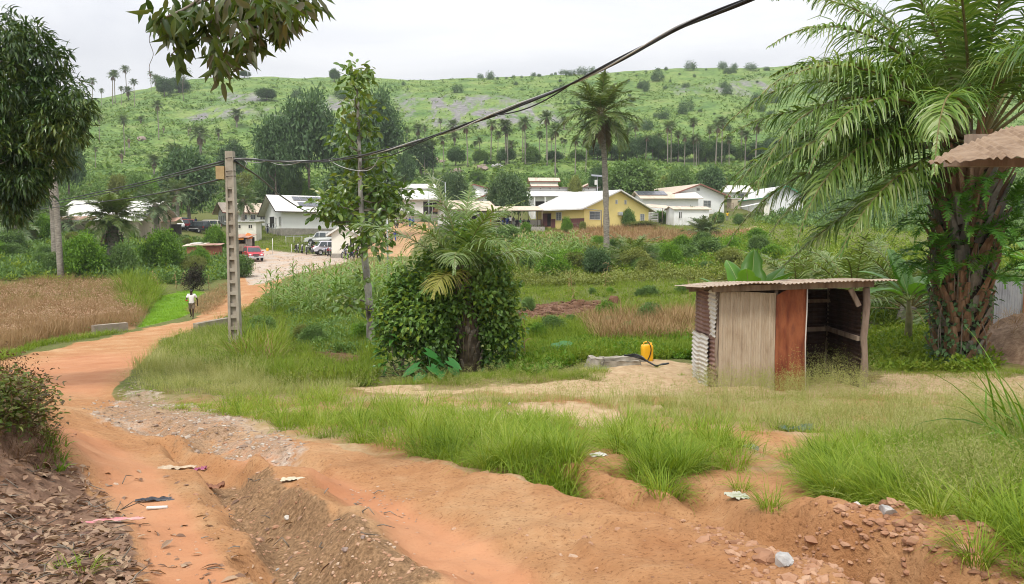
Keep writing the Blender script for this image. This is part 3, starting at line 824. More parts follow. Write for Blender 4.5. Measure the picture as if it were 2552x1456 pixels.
def palm_proto(name, h, nf, L, nl, ll, lw, seg, dead, tr, lean=.3, els=(1.3, -.7), mat=None, skirt=False):
    r = thing(name, 'x', 'palm'); mb = MB()
    zt = np.linspace(-.6, h, 10); P = np.stack([lean * (zt / h) ** 2, 0 * zt, zt], 1)
    mb.tube(P, np.linspace(tr * 1.15, tr * .8, 10), 7); t = mb.build('trunk', M_PTRUNK, r)
    mb = MB(); top = P[-1]
    palm_crown(mb, top, nf, L, nl, ll, lw, seg, els, .025, dead)
    if skirt:
        for i in range(16):
            a = i * 2.4; frond(mb, top + np.array([math.cos(a) * .2, math.sin(a) * .2, -.2 - .06 * i]), a, -1.25, L * .6, .25, 10, ll * .6, lw, 1, 2, 1, .02)
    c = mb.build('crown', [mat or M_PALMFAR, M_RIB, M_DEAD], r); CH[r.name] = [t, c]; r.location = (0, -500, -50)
    return r


PALM = [palm_proto('oil_palm', 13, 34, 3.1, 22, .75, .19, 1, 5, .19, .4), palm_proto('oil_palm', 13, 30, 3.3, 22, .8, .19, 1, 8, .2, -.5, (1.2, -.9)),
        palm_proto('oil_palm', 13, 36, 2.9, 22, .75, .19, 1, 3, .18, .2, (1.4, -.5)), palm_proto('oil_palm', 5, 34, 3.6, 26, 1.0, .18, 1, 4, .3, .1, (1.3, -.6), skirt=True),
        palm_proto('oil_palm', 4, 16, 2.4, 20, .6, .16, 1, 9, .34, .1, (1.3, .2), skirt=True)]


def put(proto, a, b, hpx, label, group, Y=None, base_h=8.0, rz=None, unit_=S2, wid=None):
    """stand a copy of a kind with its foot at survey point (a, b), hpx survey units tall"""
    px = a * unit_
    if Y is None: Y = float(YAT(px, b * unit_))
    g = ground(px, Y); h = hpx * unit_ * Y / FPX; s = h / base_h
    if wid: s = (wid * unit_ * Y / FPX / 8.4,) * 2 + (s,)
    return copy_tree(proto, g, rng.random() * 6.28 if rz is None else rz, s, label, group)


# hillside palms: (x, crown centre y, foot y) in survey units
HP = [(316, 174, 240), (287, 186, 258), (281, 190, 262), (303, 222, 262), (336, 207, 268), (377, 184, 226), (400, 172, 206), (391, 200, 228), (396, 264, 350), (311, 302, 388), (248, 290, 358), (254, 228, 268), (231, 204, 262), (238, 374, 420), (304, 380, 410), (351, 296, 312), (320, 228, 252), (430, 212, 224), (470, 320, 340), (408, 318, 335)]
for i, (x, y0, y1) in enumerate(sorted(HP)):
    short = (y1 - y0) < 34
    put(PALM[4] if short and i % 2 else PALM[3] if short else PALM[i % 3], x, y1, (y1 - y0), f'{"short" if short else "tall"} oil palm on the left hillside slope, {ORD[i]} from the left', 'oil palms scattered on the left hillside', base_h=5.0 if short else 13.0)
STUMP = [(500, 335, 385), (585, 352, 404), (385, 405, 440), (600, 395, 440), (440, 385, 440), (322, 345, 372), (590, 285, 318), (475, 318, 332), (545, 330, 350)]
for i, (x, y0, y1) in enumerate(sorted(STUMP)):
    put(PALM[3] if i % 3 else PALM[4], x, y1, (y1 - y0), f'stocky oil palm with a skirt of dead fronds below the slope, {ORD[i]} from the left', 'stocky skirted palms at the foot of the slope', base_h=5.0)
GROVE = []
for zx, y0, y1 in [(1380, 660, 880), (1460, 650, 860), (1770, 530, 690), (1880, 560, 680), (1590, 740, 1060), (1622, 770, 1075), (1642, 750, 1060), (1625, 620, 800), (1700, 760, 1060), (1800, 730, 1000), (2020, 620, 980), (2135, 740, 960), (2090, 775, 960), (2235, 590, 940), (2300, 680, 930), (2380, 580, 950), (2392, 640, 955), (2420, 760, 870), (2530, 590, 910), (1320, 760, 840), (1900, 690, 780), (1560, 600, 720)]:
    GROVE.append((250 + zx * .10776, 62.5 + y0 * .10776, 62.5 + y1 * .10776))
for zx, y0, y1 in [(50, 640, 980), (215, 620, 975), (335, 720, 960), (400, 590, 990), (436, 740, 940), (470, 690, 1085), (545, 610, 690), (528, 770, 930), (552, 780, 930), (640, 780, 1065), (730, 800, 1060), (1085, 690, 910), (1150, 650, 930), (1240, 750, 950), (1315, 760, 930), (1350, 740, 940), (1425, 660, 970), (1455, 650, 960), (1520, 710, 950), (1570, 740, 980), (1640, 630, 900), (1650, 760, 980), (1670, 740, 985), (1690, 770, 970), (1778, 680, 920), (1835, 670, 1010), (1885, 620, 970), (1948, 770, 1010), (2083, 740, 1040), (2050, 700, 950), (2170, 650, 1070), (2465, 870, 1070), (230, 800, 960), (100, 790, 930)]:
    GROVE.append((500 + zx * .11755, 50 + y0 * .11755, 50 + y1 * .11755))
for i, (x, y0, y1) in enumerate(sorted(GROVE)):
    short = y1 - y0 < 16
    put(PALM[3] if short else PALM[i % 3], x, y1, (y1 - y0), f'{"short" if short else "tall"} oil palm in the grove at the foot of the hill, {ORD[i]} from the left', 'oil palms of the grove below the hill', base_h=5.0 if short else 13.0, unit_=1.0)

# trees: (kind, x, foot y, height, width, depth, label)
TR = [('dome', 472, 530, 155, 168, 150, 'broad dark round tree behind the parked cars on the left'), ('loose', 770, 470, 215, 190, 172, 'tall loose forest tree with a dark uneven crown behind the solar panel building'),
      ('loose', 690, 500, 190, 130, 165, 'leaning forest tree with climbers beside the tall loose one'), ('loose', 935, 440, 190, 165, 190, 'big rounded forest tree behind the slender tree, highest crown of the wood'),
      ('mango', 905, 530, 160, 215, 124, 'big dark mango tree right behind the slender tree'), ('mango', 905, 590, 120, 120, 108, 'lower mango tree hanging over the dirt drive beside the solar panel building'),
      ('bright', 772, 490, 44, 56, 172, 'small light green feathery tree behind the solar panel roof'), ('olive', 612, 490, 62, 66, 178, 'yellowish rounded tree just right of the concrete pole'),
      ('dome', 672, 490, 72, 90, 176, 'dark tree over the ridge of the solar panel building'), ('dome2', 735, 490, 66, 80, 175, 'mid green tree behind the solar panels'), ('dome2', 640, 490, 44, 60, 170, 'short bushy tree between the pole and the solar panel roof'),
      ('mango', 1266, 522, 92, 118, 138, 'round glossy mango tree between the long white roof and the back building'), ('mango', 1128, 490, 62, 90, 150, 'dark mango tree behind the long white roof'),
      ('dome2', 1575, 488, 96, 156, 160, 'wide leafy tree behind the yellow building'), ('dome', 1487, 470, 58, 44, 165, 'narrow dark tree behind the solar street lamp'), ('olive', 1432, 475, 40, 50, 158, 'small yellow green tree behind the back roof'),
      ('dome2', 1690, 478, 66, 90, 168, 'bushy tree left of the round one behind the brown roof'), ('dome', 1768, 480, 66, 84, 162, 'rounded blue green tree behind the brown roofed gable'), ('olive', 1660, 478, 42, 60, 172, 'olive green bushy tree behind the roof solar panels'),
      ('dome', 172, 450, 118, 96, 165, 'dark tree on the slope just right of the near mango crown'), ('loose', 110, 500, 120, 120, 140, 'dark woodland tree behind the left utility palms'), ('dome2', 60, 530, 110, 130, 120, 'leafy tree low behind the near mango crown'),
      ('dome2', 345, 500, 70, 90, 135, 'bushy tree behind the rusty metal roof'), ('olive', 300, 470, 40, 70, 150, 'spreading olive green tree over the rusty metal roof'), ('bright', 375, 495, 60, 70, 140, 'bright green tree left of the dark round tree'),
      ('umbrella', 458, 248, 76, 62, None, 'flat topped savanna tree with a bare trunk on the left ridge'), ('umbrella', 596, 196, 48, 40, None, 'thin flat topped tree on the ridge under the hanging branch'),
      ('dome', 410, 240, 46, 50, None, 'dark bushy tree on the left ridge beside the palms'), ('dome', 446, 228, 34, 60, None, 'low dark tree on the left ridge by the savanna tree'), ('dome', 546, 200, 26, 40, None, 'rounded dark bush on the ridge, left of the hanging leaf tip'),
      ('dome', 609, 194, 18, 34, None, 'small dark tree on the ridge beside a bare pole'), ('dome', 833, 190, 18, 32, None, 'lone round tree on the bare ridge above the wood'),
      ('dome', 665, 250, 30, 62, None, 'dark rounded bush on the upper hill left of the rocks'), ('dome', 580, 405, 50, 80, 210, 'dark bush cluster under the skirted palms'), ('loose', 1010, 520, 130, 70, 185, 'dark tree at the left end of the palm grove'),
      ('dome', 1048, 405, 60, 90, 215, 'dark blue green tree among the first grove palms'), ('dome2', 1160, 490, 44, 60, 155, 'low tree by the boulders above the long roof')]
for i in range(14):
    x = 1490 + i * 33 + rng.normal() * 6
    TR.append((['dome', 'loose', 'dome2'][i % 3], x, 416 + 6 * math.sin(i * 1.3), 58 + 14 * rng.random(), 70, 232, f'dark tree in the belt behind the grove palms, {ORD[i]} from the left'))
for i in range(7):
    x = 1070 + i * 62 + rng.normal() * 8
    TR.append((['dome2', 'dome'][i % 2], x, 402 + 8 * rng.random(), 30 + 12 * rng.random(), 54, 228, f'low bushy tree between the grove palms, {ORD[i]} from the left'))
for k, x, y1, hp, w, Y, lab in TR:
    if Y is None:
        Y = float(YAT(x * S2, y1 * S2)) if (x < 480 or 640 < x < 700) else 430
    g0 = ground(x * S2, Y); foot = CY  # height from the top row, so crowns reach the surveyed line
    topz = float(zc((y1 - hp) * S2, Y)); h = max(topz - g0[2], .8)
    o = copy_tree(PROT[k], g0, rng.random() * 6.28, ((w * S2 * Y / FPX) / 10.5,) * 2 + (h / 8.0,), lab, 'trees behind the buildings and on the hill')
SHR = []
while len(SHR) < 80:
    x, y = rng.uniform(700, 2060), 178 + 150 * rng.random() ** 1.2
    yr = np.interp(x, [700, 1100, 1600, 1900, 2050], [195, 196, 178, 172, 152])
    if y < yr + 3 or (940 < x < 1400 and 235 < y < 310): continue
    if x < 1250 and rng.random() < .7: continue
    SHR.append((x, y))
for x in (1197, 1222, 1240, 1262, 1280, 1300, 1330, 1345, 1375, 1405, 1425, 1450, 1475, 1505, 1540, 1580, 1610, 1640, 1660, 1720, 1760, 1800, 1830, 1870, 1910): SHR.append((x, np.interp(x, [700, 1100, 1600, 1900, 2050], [196, 197, 180, 173, 154])))
for x, y in SHR:
    px = x * S2; Y = min(float(YAT(px, y * S2)), 447); g = ground(px, Y)
    w = .45 + 1.6 * rng.random() ** 2.2; copy_tree(PROT['shrub'], g, rng.random() * 6, (w * .9, w * .9, w * rng.uniform(.7, 1.3)), 'dark green shrub dotted over the upper grassy hillside', 'dark shrubs on the hillside')
# hillside ground cover: one mass
def scatter_poly(P, n, ymin=2, ymax=1e9):
    P = np.asarray(P, float); lo = P.min(0); hi = P.max(0); out = np.zeros((0, 2))
    while len(out) < n:
        q = rng.uniform(lo, hi, (n * 2, 2)); out = np.vstack([out, q[inpoly(q[:, 0], q[:, 1], P)]])
    q = out[:n] * S2; Y = YAT(q[:, 0], q[:, 1]); k = (Y > ymin) & (Y < ymax); q, Y = q[k], Y[k]
    X = yc(q[:, 0], PY(q[:, 0], Y), Y); return np.stack([X, Y, H(X, Y)], 1)


hc = scatter_poly([(-60, 235), (230, 262), (330, 240), (430, 215), (540, 190), (700, 190), (1100, 196), (1400, 187), (1900, 170), (2050, 152), (2600, 140), (2600, 470), (1000, 470), (-60, 480)], 30000, 150, 449)
hp_px = 512 + 796 * hc[:, 0] / hc[:, 1]
keep = fbm(hc[:, 0] * .06, hc[:, 1] * .04, 3, 91) + .25 * rng.normal(size=len(hc)) > -.25
rk_ = np.zeros(len(hc), bool)
pyv = PY(hp_px, hc[:, 1])
for p in ROCKS: rk_ |= inpoly(hp_px / S2, pyv / S2, p)
keep &= ~(rk_ & (rng.random(len(hc)) < .85)); hc = hc[keep]
sz = np.exp(rng.normal(size=len(hc)) * .45) * .75
mb = MB()
n = len(hc); per = 6
P = np.repeat(hc, per, 0); s6 = np.repeat(sz, per); o = rng.normal(size=(len(P), 3)) * s6[:, None] * [.5, .5, .22]
leaves(mb, P + o + np.array([0, 0, .15]), hdir(len(P)) + rng.normal(size=(len(P), 3)) * [.3, .3, .35] + [0, 0, .35], np.array([0, -.4, 1.0]) + rng.normal(size=(len(P), 3)) * .5, .9 * s6, .55 * s6, T4)
tag(mb.build('hillside_vegetation', M_HILLV), kind='stuff')
# ------------------------------------------------------------------ building materials
def stucco(name, base, stain, base2=None):
    m, nt, b = new_mat(name)
    tc = N(nt, 'ShaderNodeTexCoord').outputs['Object']
    mp = N(nt, 'ShaderNodeMapping'); mp.inputs['Scale'].default_value = (1.2, 1.2, .25); nt.links.new(tc, mp.inputs[0])
    n1 = noise(nt, mp.outputs[0], 1.6, 8, .7); n2 = noise(nt, tc, .5, 5, .6)
    sp = N(nt, 'ShaderNodeSeparateXYZ'); nt.links.new(tc, sp.inputs[0])
    low = ramp(nt, [(.0, (1, 1, 1)), (.45, (.55,) * 3), (1.2 / 1.5, (0, 0, 0))], math_(nt, 'MULTIPLY', sp.outputs[2], .6)).outputs[0]   # splash dirt along the foot of the wall
    f = math_(nt, 'MULTIPLY', n1, math_(nt, 'ADD', low, .12))
    f = ramp(nt, [(.42, (0, 0, 0)), (.9, (1, 1, 1))], f).outputs[0]
    c0 = ramp(nt, [(.35, tuple(x * .93 for x in base)), (.65, base)], n2).outputs[0]
    c = mixc(nt, f, c0, stain); nt.links.new(c, b.inputs['Base Color'])
    b.inputs['Roughness'].default_value = .85; b.inputs['Specular IOR Level'].default_value = .2
    bump(nt, b, noise(nt, tc, 9, 6), .15, .01)
    return m


def tin(name, stops, rib=.22, rust=None, rustamt=.5, metal=.15, axis=0):
    m, nt, b = new_mat(name)
    tc = N(nt, 'ShaderNodeTexCoord').outputs['Object']
    n0 = noise(nt, tc, .8, 7, .65)
    st = [0, 0, 0]; mp = N(nt, 'ShaderNodeMapping'); s = [.12, .12, .12]; s[axis] = 1.1; mp.inputs['Scale'].default_value = s; nt.links.new(tc, mp.inputs[0])
    n1 = noise(nt, mp.outputs[0], 1.5, 6, .7)
    c = ramp(nt, [(.3 + .4 * i / (len(stops) - 1), q) for i, q in enumerate(stops)], n1).outputs[0]
    if rust:
        f2 = math_(nt, 'ADD', math_(nt, 'MULTIPLY', n0, .55), math_(nt, 'MULTIPLY', n1, .45))
        f = ramp(nt, [(rustamt, (0, 0, 0)), (rustamt + .1, (1, 1, 1))], f2).outputs[0]
        c = mixc(nt, f, c, rust)
    nt.links.new(c, b.inputs['Base Color']); b.inputs['Roughness'].default_value = .62; b.inputs['Metallic'].default_value = metal
    b.inputs['Specular IOR Level'].default_value = .3
    if rib:
        w = N(nt, 'ShaderNodeTexWave'); w.bands_direction = 'XYZ'[axis]; w.inputs['Scale'].default_value = 1 / rib / 3.14 * 1.0; nt.links.new(tc, w.inputs[0])
        bump(nt, b, w.outputs[1], .5, .03)
    return m


W_WHITE = stucco('white stucco', (.82, .82, .80), (.46, .43, .37))
W_CREAM = stucco('cream stucco', (.80, .76, .66), (.46, .40, .30))
W_YELLOW = stucco('yellow stucco', (.82, .66, .25), (.55, .42, .18))
W_TAN = stucco('tan stucco', (.52, .44, .32), (.30, .26, .20))
W_MAROON = surf('maroon paint', [(.14, .055, .05), (.19, .075, .07)], 2, .7)
W_PLINTH = surf('grey plinth', [(.22, .20, .17), (.36, .33, .28)], 2, .9, .3)
RX_WHITE = tin('white tin', [(.56, .53, .49), (.70, .68, .64), (.60, .55, .49)], .22, None)
RY_GREY = tin('grey tin', [(.42, .41, .39), (.58, .57, .55), (.50, .48, .45)], .22, (.36, .30, .25), .62, axis=1)
RX_TAN = tin('tan tin', [(.46, .37, .28), (.58, .48, .37), (.42, .31, .23)], .22, (.30, .17, .11), .66)
RY_TAN = tin('tan tin deep', [(.42, .34, .26), (.52, .43, .33), (.38, .28, .2)], .22, (.28, .15, .10), .64, axis=1)
RX_RUST = tin('rusted tin', [(.30, .15, .10), (.40, .24, .17), (.22, .10, .07)], .2, (.16, .07, .045), .6)
RX_DARK = tin('weathered tin', [(.12, .10, .085), (.26, .22, .18), (.17, .13, .11)], .2, (.2, .1, .06), .62)
TRIM_RED = surf('red brown fascia', [(.20, .075, .055), (.28, .12, .09)], 2, .7)
TRIM_DARK = surf('dark timber', [(.045, .035, .03), (.10, .08, .065)], 3, .8)
TRIM_WHITE = surf('white painted timber', [(.60, .58, .54), (.72, .70, .66)], 2, .6)
TRIM_GREEN = surf('green fascia', [(.04, .20, .10), (.06, .26, .13)], 2, .6)
GLASS = surf('window glass', [(.035, .045, .05), (.08, .095, .10)], 1.5, .15, spec=.6)
BARS = surf('window bars', [(.42, .42, .40), (.55, .55, .52)], 3, .5)
SHADE_IN = surf('painted inner shade', [(.02, .018, .016), (.04, .035, .03)], 2, .9)  # near-black sheet colour, shade of openings painted onto the solid walls
SOLAR = surf('solar cells', [(.05, .055, .07), (.09, .095, .115)], 2, .25, spec=.6)
ALU = surf('aluminium', [(.5, .5, .5), (.62, .62, .62)], 4, .4, metal=.6)
CONC = surf('concrete', [(.22, .20, .17), (.33, .30, .26), (.42, .39, .34)], 2.2, .9, .5, .01)
WOOD = surf('weathered wood', [(.12, .085, .06), (.22, .165, .12), (.31, .25, .19)], 3, .85, .4, .01, stretch=(1, 1, .2))
PIPE = surf('galvanised pipe', [(.33, .34, .34), (.45, .46, .46)], 3, .5, metal=.5)


def frame_on(face, L, D):
    """origin, u direction, outward normal of a wall in house coordinates"""
    return {'f': ((0, 0, 0), (1, 0, 0), (0, -1, 0)), 'l': ((0, 0, 0), (0, 1, 0), (-1, 0, 0)), 'r': ((L, 0, 0), (0, 1, 0), (1, 0, 0)), 'b': ((0, D, 0), (1, 0, 0), (0, 1, 0))}[face]


def window(par, face, L, D, u0, u1, z0, z1, fm=None, bars=True, pane_or_shade=None, name='window', nb=4):
    o, u, n = (np.array(q, float) for q in frame_on(face, L, D))
    def P(uu, z, d): return o + u * uu + n * d + np.array([0, 0, z])
    mb = MB()
    t = .07
    for a, b_ in (((u0, z0), (u1, z0)), ((u0, z1), (u1, z1))):
        mb.beam(P(a[0] - t, a[1], .03), P(b_[0] + t, b_[1], .03), .09, t)
    for uu in (u0, u1, (u0 + u1) / 2): mb.beam(P(uu, z0, .031), P(uu, z1, .031), t, .07)
    w = mb.build(name, fm or TRIM_WHITE, par)
    g = MB(); g.beam(P((u0 + u1) / 2, z0, .0), P((u0 + u1) / 2, z1, .0), .03, u1 - u0) if abs(n[0]) > .5 else g.beam(P(u0, (z0 + z1) / 2, 0), P(u1, (z0 + z1) / 2, 0), .03, z1 - z0)
    g.build('pane_or_shade', pane_or_shade or GLASS, w)  # glass by default; openings get a flat dark sheet painted as shade
    if bars:
        q = MB()
        for i in range(1, 2 * nb):
            uu = u0 + (u1 - u0) * i / (2 * nb); q.beam(P(uu, z0, .075), P(uu, z1, .075), .025, .025)
        for i in range(1, nb): zz = z0 + (z1 - z0) * i / nb; q.beam(P(u0, zz, .078), P(u1, zz, .078), .025, .025)
        q.build('bars', BARS, w)
    return w


def house(name, label, px, Y, yaw, L, D, h, rise, ridge='x', wall=None, roof=None, trim=None, over=.7, gover=.7, z=None, py=None, plinth=0, ridge_at=.5, cat='building', rear_drop=0.0, th=.1):
    if py is not None: z = float(zc(py, Y))
    g = ground(px, Y)
    if z is None: z = g[2]
    x = float(yc(px, PY(px, Y), Y))
    r = thing(name, label, cat, (x, Y, z), R(yaw))
    mb = MB()
    if ridge == 'x':
        yr = D * ridge_at
        prof = [(0, 0, -1.5), (0, D, -1.5), (0, D, h - rear_drop), (0, yr, h + rise), (0, 0, h)]
        mb.prism(prof, (0, 0, 0), (L, 0, 0))
        sl0, sl1 = rise / yr, (rise + rear_drop) / (D - yr)
        A_, B_, C_ = np.array([0, -over, h - over * sl0 + .06]), np.array([0, yr, h + rise + .06]), np.array([0, D + over, h - rear_drop - over * sl1 + .06])
        ex = (np.array([-gover, 0, 0]), np.array([L + gover, 0, 0]))
    else:
        xr = L * ridge_at
        prof = [(0, 0, -1.5), (L, 0, -1.5), (L, 0, h), (xr, 0, h + rise), (0, 0, h)]
        mb.prism(prof, (0, 0, 0), (0, D, 0))
        sl0, sl1 = rise / xr, rise / (L - xr)
        A_, B_, C_ = np.array([-over, 0, h - over * sl0 + .06]), np.array([xr, 0, h + rise + .06]), np.array([L + over, 0, h - over * sl1 + .06])
        ex = (np.array([0, -gover, 0]), np.array([0, D + gover, 0]))
    w = mb.build('wall', wall or W_WHITE, r)
    up = np.array([0, 0, th])
    mb = MB(); mb.prism([A_, B_, C_, C_ + up, B_ + up, A_ + up], ex[0], ex[1])
    rf = mb.build('roof', roof or RX_WHITE, r)
    if trim:
        mb = MB()
        for e in ex:
            s = np.sign(e.sum()) or 1
            off = e * 1.0 + (e / np.linalg.norm(e)) * .025 if np.linalg.norm(e) > 0 else e
            for a, b_ in ((A_, B_), (B_, C_)): mb.beam(a + off + [0, 0, .0], b_ + off + [0, 0, .0], .05, .22)
        for q in (A_, C_):
            d = np.array([0, -1.0, 0]) if ridge == 'x' else np.array([-1.0, 0, 0])
            if q is C_: d = -d
            mb.beam(q + ex[0] + d * .025 + [0, 0, .0], q + ex[1] + d * .025 + [0, 0, .0], .05, .18)
        mb.build('fascia', trim, r)
    if plinth:
        mb = MB(); mb.box((L / 2, D / 2, plinth / 2 - .8), (L + .06, D + .06, plinth + 1.6)); mb.build('plinth', W_PLINTH, r)
    return r


def solar(par, face_fn, rows):
    for (o, ux, uy, nx, ny) in rows:
        mb = MB()
        o = np.array(o, float); ux = np.array(ux, float); uy = np.array(uy, float); nn = np.cross(ux, uy); nn /= np.linalg.norm(nn)
        for i in range(nx):
            for j in range(ny):
                a = o + ux * i + uy * j
                c = [a + ux * .03 + uy * .03, a + ux * .97 + uy * .03, a + ux * .97 + uy * .97, a + ux * .03 + uy * .97]
                mb.prism(c, nn * .0, nn * .05, 0)
        mb.prism([o, o + ux * nx, o + ux * nx + uy * ny, o + uy * ny], -nn * .05, -nn * .01, 1)
        mb.build('solar_panel', [SOLAR, ALU], par)


# C: white building with solar panels
C_ = house('white_building', 'white building with solar panels on its pale tin roof', 282, 135, 30, 15, 12, 3.6, 2.7, 'x', W_WHITE, RX_WHITE, TRIM_DARK, .8, 1.2, py=231.5, plinth=.55, rear_drop=.4)
for u0, u1, z0, z1 in ((.5, 1.6, 1.0, 2.5), (3.4, 4.2, 1.0, 2.4)): window(C_, 'l', 15, 12, u0, u1, z0, z1)
window(C_, 'l', 15, 12, 5.2, 8.2, .7, 2.6, SHADE_IN, False, SHADE_IN, 'porch_opening')
slc = 2.7 / 6
u_ = np.array([0, 1.0, slc]) / math.hypot(1, slc)
for k, (x0, y0, n_) in enumerate(((3.4, 1.2, 5), (3.0, 3.6, 5))):
    solar(C_, None, [((x0, y0, 3.6 + y0 * slc + .3), (1.25, 0, 0), u_ * 1.7, n_, 1)])
mb = MB(); mb.box((6.6, -.06, 2.75), (.22, .1, .28)); mb.build('wall_lamp', TRIM_DARK, C_)
mb = MB()
for i, (a, b_) in enumerate((((-.9, .6), (-.9, 2.6)), ((-2.0, .6), (-2.0, 2.6)))):
    for q in (a, b_): mb.tube([(a[0], q[1] if isinstance(q, tuple) else a[1], -.4), (a[0], q[1] if isinstance(q, tuple) else a[1], 1.3)], .05, 6)
mb.beam((-2.0, .6, 1.3), (-2.0, 2.6, 1.3), .3, .08); mb.beam((-.9, .6, 1.3), (-.9, 2.6, 1.3), .3, .08); mb.beam((-2, 1.6, .7), (-.9, 1.6, .7), .4, .06)
mb.build('porch_rack', PIPE, C_)
# B: tan roofed white building, with its outbuilding
B_ = house('white_building', 'white building with a faded tan roof and red brown fascia beside the concrete pole', 227, 152, 30, 10, 9, 2.8, 1.7, 'x', W_WHITE, RX_TAN, TRIM_RED, .9, .9, py=226)
for u0 in (.8, 2.6, 4.6, 6.6): window(B_, 'l', 10, 9, u0, u0 + .8, .8, 2.0)
for u0 in (1.2, 2.8, 4.4, 6.2): window(B_, 'f', 10, 9, u0, u0 + .9, 1.3, 2.2, bars=False)
B2 = house('outbuilding', 'small white outbuilding with a flat pale roof below the tan roofed one', 228.5, 125, 4, 4.3, 3.4, 1.95, .12, 'x', W_CREAM, RX_WHITE, None, .35, .5, py=234.5, ridge_at=.9)
for u0 in (1.35, 3.1): window(B2, 'f', 4.3, 3.4, u0, u0 + .6, .95, 1.55, W_CREAM, False, SHADE_IN, 'vent_window')
# D: guard house
D_ = house('guard_house', 'small cream guard house with a pitched tin roof at the parking area', 331.8, 95, -8, 3.1, 3.6, 2.55, .85, 'y', W_CREAM, RY_TAN, TRIM_WHITE, .55, .35, py=254.8, ridge_at=.45, plinth=.15)
window(D_, 'f', 3.1, 3.6, 2.25, 2.85, .1, 2.0, W_CREAM, False, SHADE_IN, 'doorway')
# E: long white roof
E_ = house('ward_building', 'long white building with a white roof and a shaded veranda behind the dirt drive', 391, 152, 5, 16.0, 9, 3.3, 1.6, 'x', W_WHITE, RX_WHITE, TRIM_WHITE, .8, .9, py=215.6, plinth=.3)
window(E_, 'f', 16, 9, 1.0, 1.8, .9, 2.1); window(E_, 'f', 16, 9, 2.2, 3.0, .9, 2.1)
window(E_, 'f', 16, 9, 6.1, 9.7, .1, 2.75, TRIM_WHITE, False, SHADE_IN, 'veranda_opening'); window(E_, 'f', 16, 9, 10.6, 15.2, 1.6, 2.75, TRIM_WHITE, False, SHADE_IN, 'veranda_opening')
E2 = house('ward_building', 'pale roofed building just behind the long white roof', 392, 168, 3, 10.5, 7, 3.2, 1.0, 'x', W_WHITE, RX_WHITE, None, .6, .5, py=203.5)
# F: small white house with its porch
F_ = house('white_house', 'small white house with a tan roof and brown shutters beside the dirt drive', 451, 125, 22, 7.2, 7.2, 2.55, 1.35, 'x', W_WHITE, RX_TAN, TRIM_RED, .6, .6, py=225.2, plinth=.2)
window(F_, 'f', 7.2, 7.2, .4, 2.3, .95, 1.85, TRIM_RED, False); window(F_, 'f', 7.2, 7.2, 3.2, 4.3, .05, 2.05, TRIM_DARK, False, SHADE_IN, 'door')
for u0 in (1.2, 4.0): window(F_, 'l', 7.2, 7.2, u0, u0 + .9, .9, 1.9, TRIM_RED, False)
# open shelter
g = pt(470, 226.5, 121); r = thing('open_shelter', 'open waiting shelter with a low tin roof on thin posts, people underneath', 'shelter', g, R(4))
mb = MB(); a = [(0, 0, 2.35), (11.2, 0, 2.45), (11.2, 7.5, 3.35), (0, 7.5, 3.3)]; mb.prism(a, (0, 0, 0), (0, 0, .07)); mb.build('roof', RX_TAN, r)
mb = MB()
for i in range(5): mb.beam((0, 1.6 * i + .4, 2.3 + .12 * i * 1.02), (11.2, 1.6 * i + .4, 2.38 + .12 * i * 1.02), .08, .12)
mb.build('rafter', TRIM_DARK, r)
for i in range(8):
    for y in (.1, 6.6):
        mb = MB(); mb.tube([(.2 + i * 1.54, y, -.4), (.2 + i * 1.54, y, 2.34 + y * .13)], .055, 6); mb.build('post', WOOD, r)
mb = MB(); mb.box((7.5, 7.4, .55), (8, .2, 1.3)); mb.build('low_wall', W_CREAM, r)
mb = MB(); mb.box((5.6, 4, -.42), (11.6, 8.4, .8)); mb.build('floor_slab', CONC, r)
# G: yellow
G_ = house('yellow_building', 'yellow building with a grey tin roof and maroon lower wall', 584, 122, 40, 15, 11, 2.9, 2.75, 'y', W_YELLOW, RY_GREY, TRIM_WHITE, 1.1, .7, py=226)
window(G_, 'f', 15, 11, 1.2, 3.5, 1.05, 2.25, nb=5); window(G_, 'f', 15, 11, 12.9, 13.9, .95, 2.1)
for u0 in (7.0, 9.1): window(G_, 'f', 15, 11, u0, u0 + .4, 3.6, 4.2, TRIM_WHITE, True, SHADE_IN, 'vent', 2)
window(G_, 'l', 15, 11, 5.0, 6.2, 1.0, 2.2); w = window(G_, 'l', 15, 11, 7.4, 9.2, .05, 2.1, W_MAROON, False, SHADE_IN, 'doorway')
mb = MB(); mb.box((-.09, 8.75, 1.07), (.06, 1.0, 2.05)); mb.build('door', W_MAROON, G_)
mb = MB(); mb.box((-.02, 2.4, .2), (.06, 4.9, 2.0)); mb.build('painted_band', W_MAROON, G_); mb = MB(); mb.box((-.02, 10.2, .2), (.06, 1.6, 2.0)); mb.build('painted_band', W_MAROON, G_); mb = MB(); mb.box((-.02, 6.85, .2), (.06, .9, 2.0)); mb.build('painted_band', W_MAROON, G_)
mb = MB(); mb.box((7.9, -.2, 2.05), (.8, .4, .55)); mb.lathe([(.01, 0), (.2, .0)], 10, (7.9, -.41, 2.05)); mb.build('air_conditioner', ALU, G_)
mb = MB(); mb.tube([(-.9, -.75, 2.72), (.2, -.5, 2.6), (3.7, -.12, 2.45), (3.75, -.1, 2.3), (3.75, -.1, -.4)], .06, 6); mb.build('drainpipe', ALU, G_)
mb = MB(); mb.beam((-.6, .6, .45), (-.6, 4.2, .45), .35, .06); [mb.box((-.6, y, .2), (.3, .08, .5)) for y in (.8, 4.0)]; mb.build('bench', WOOD, G_)
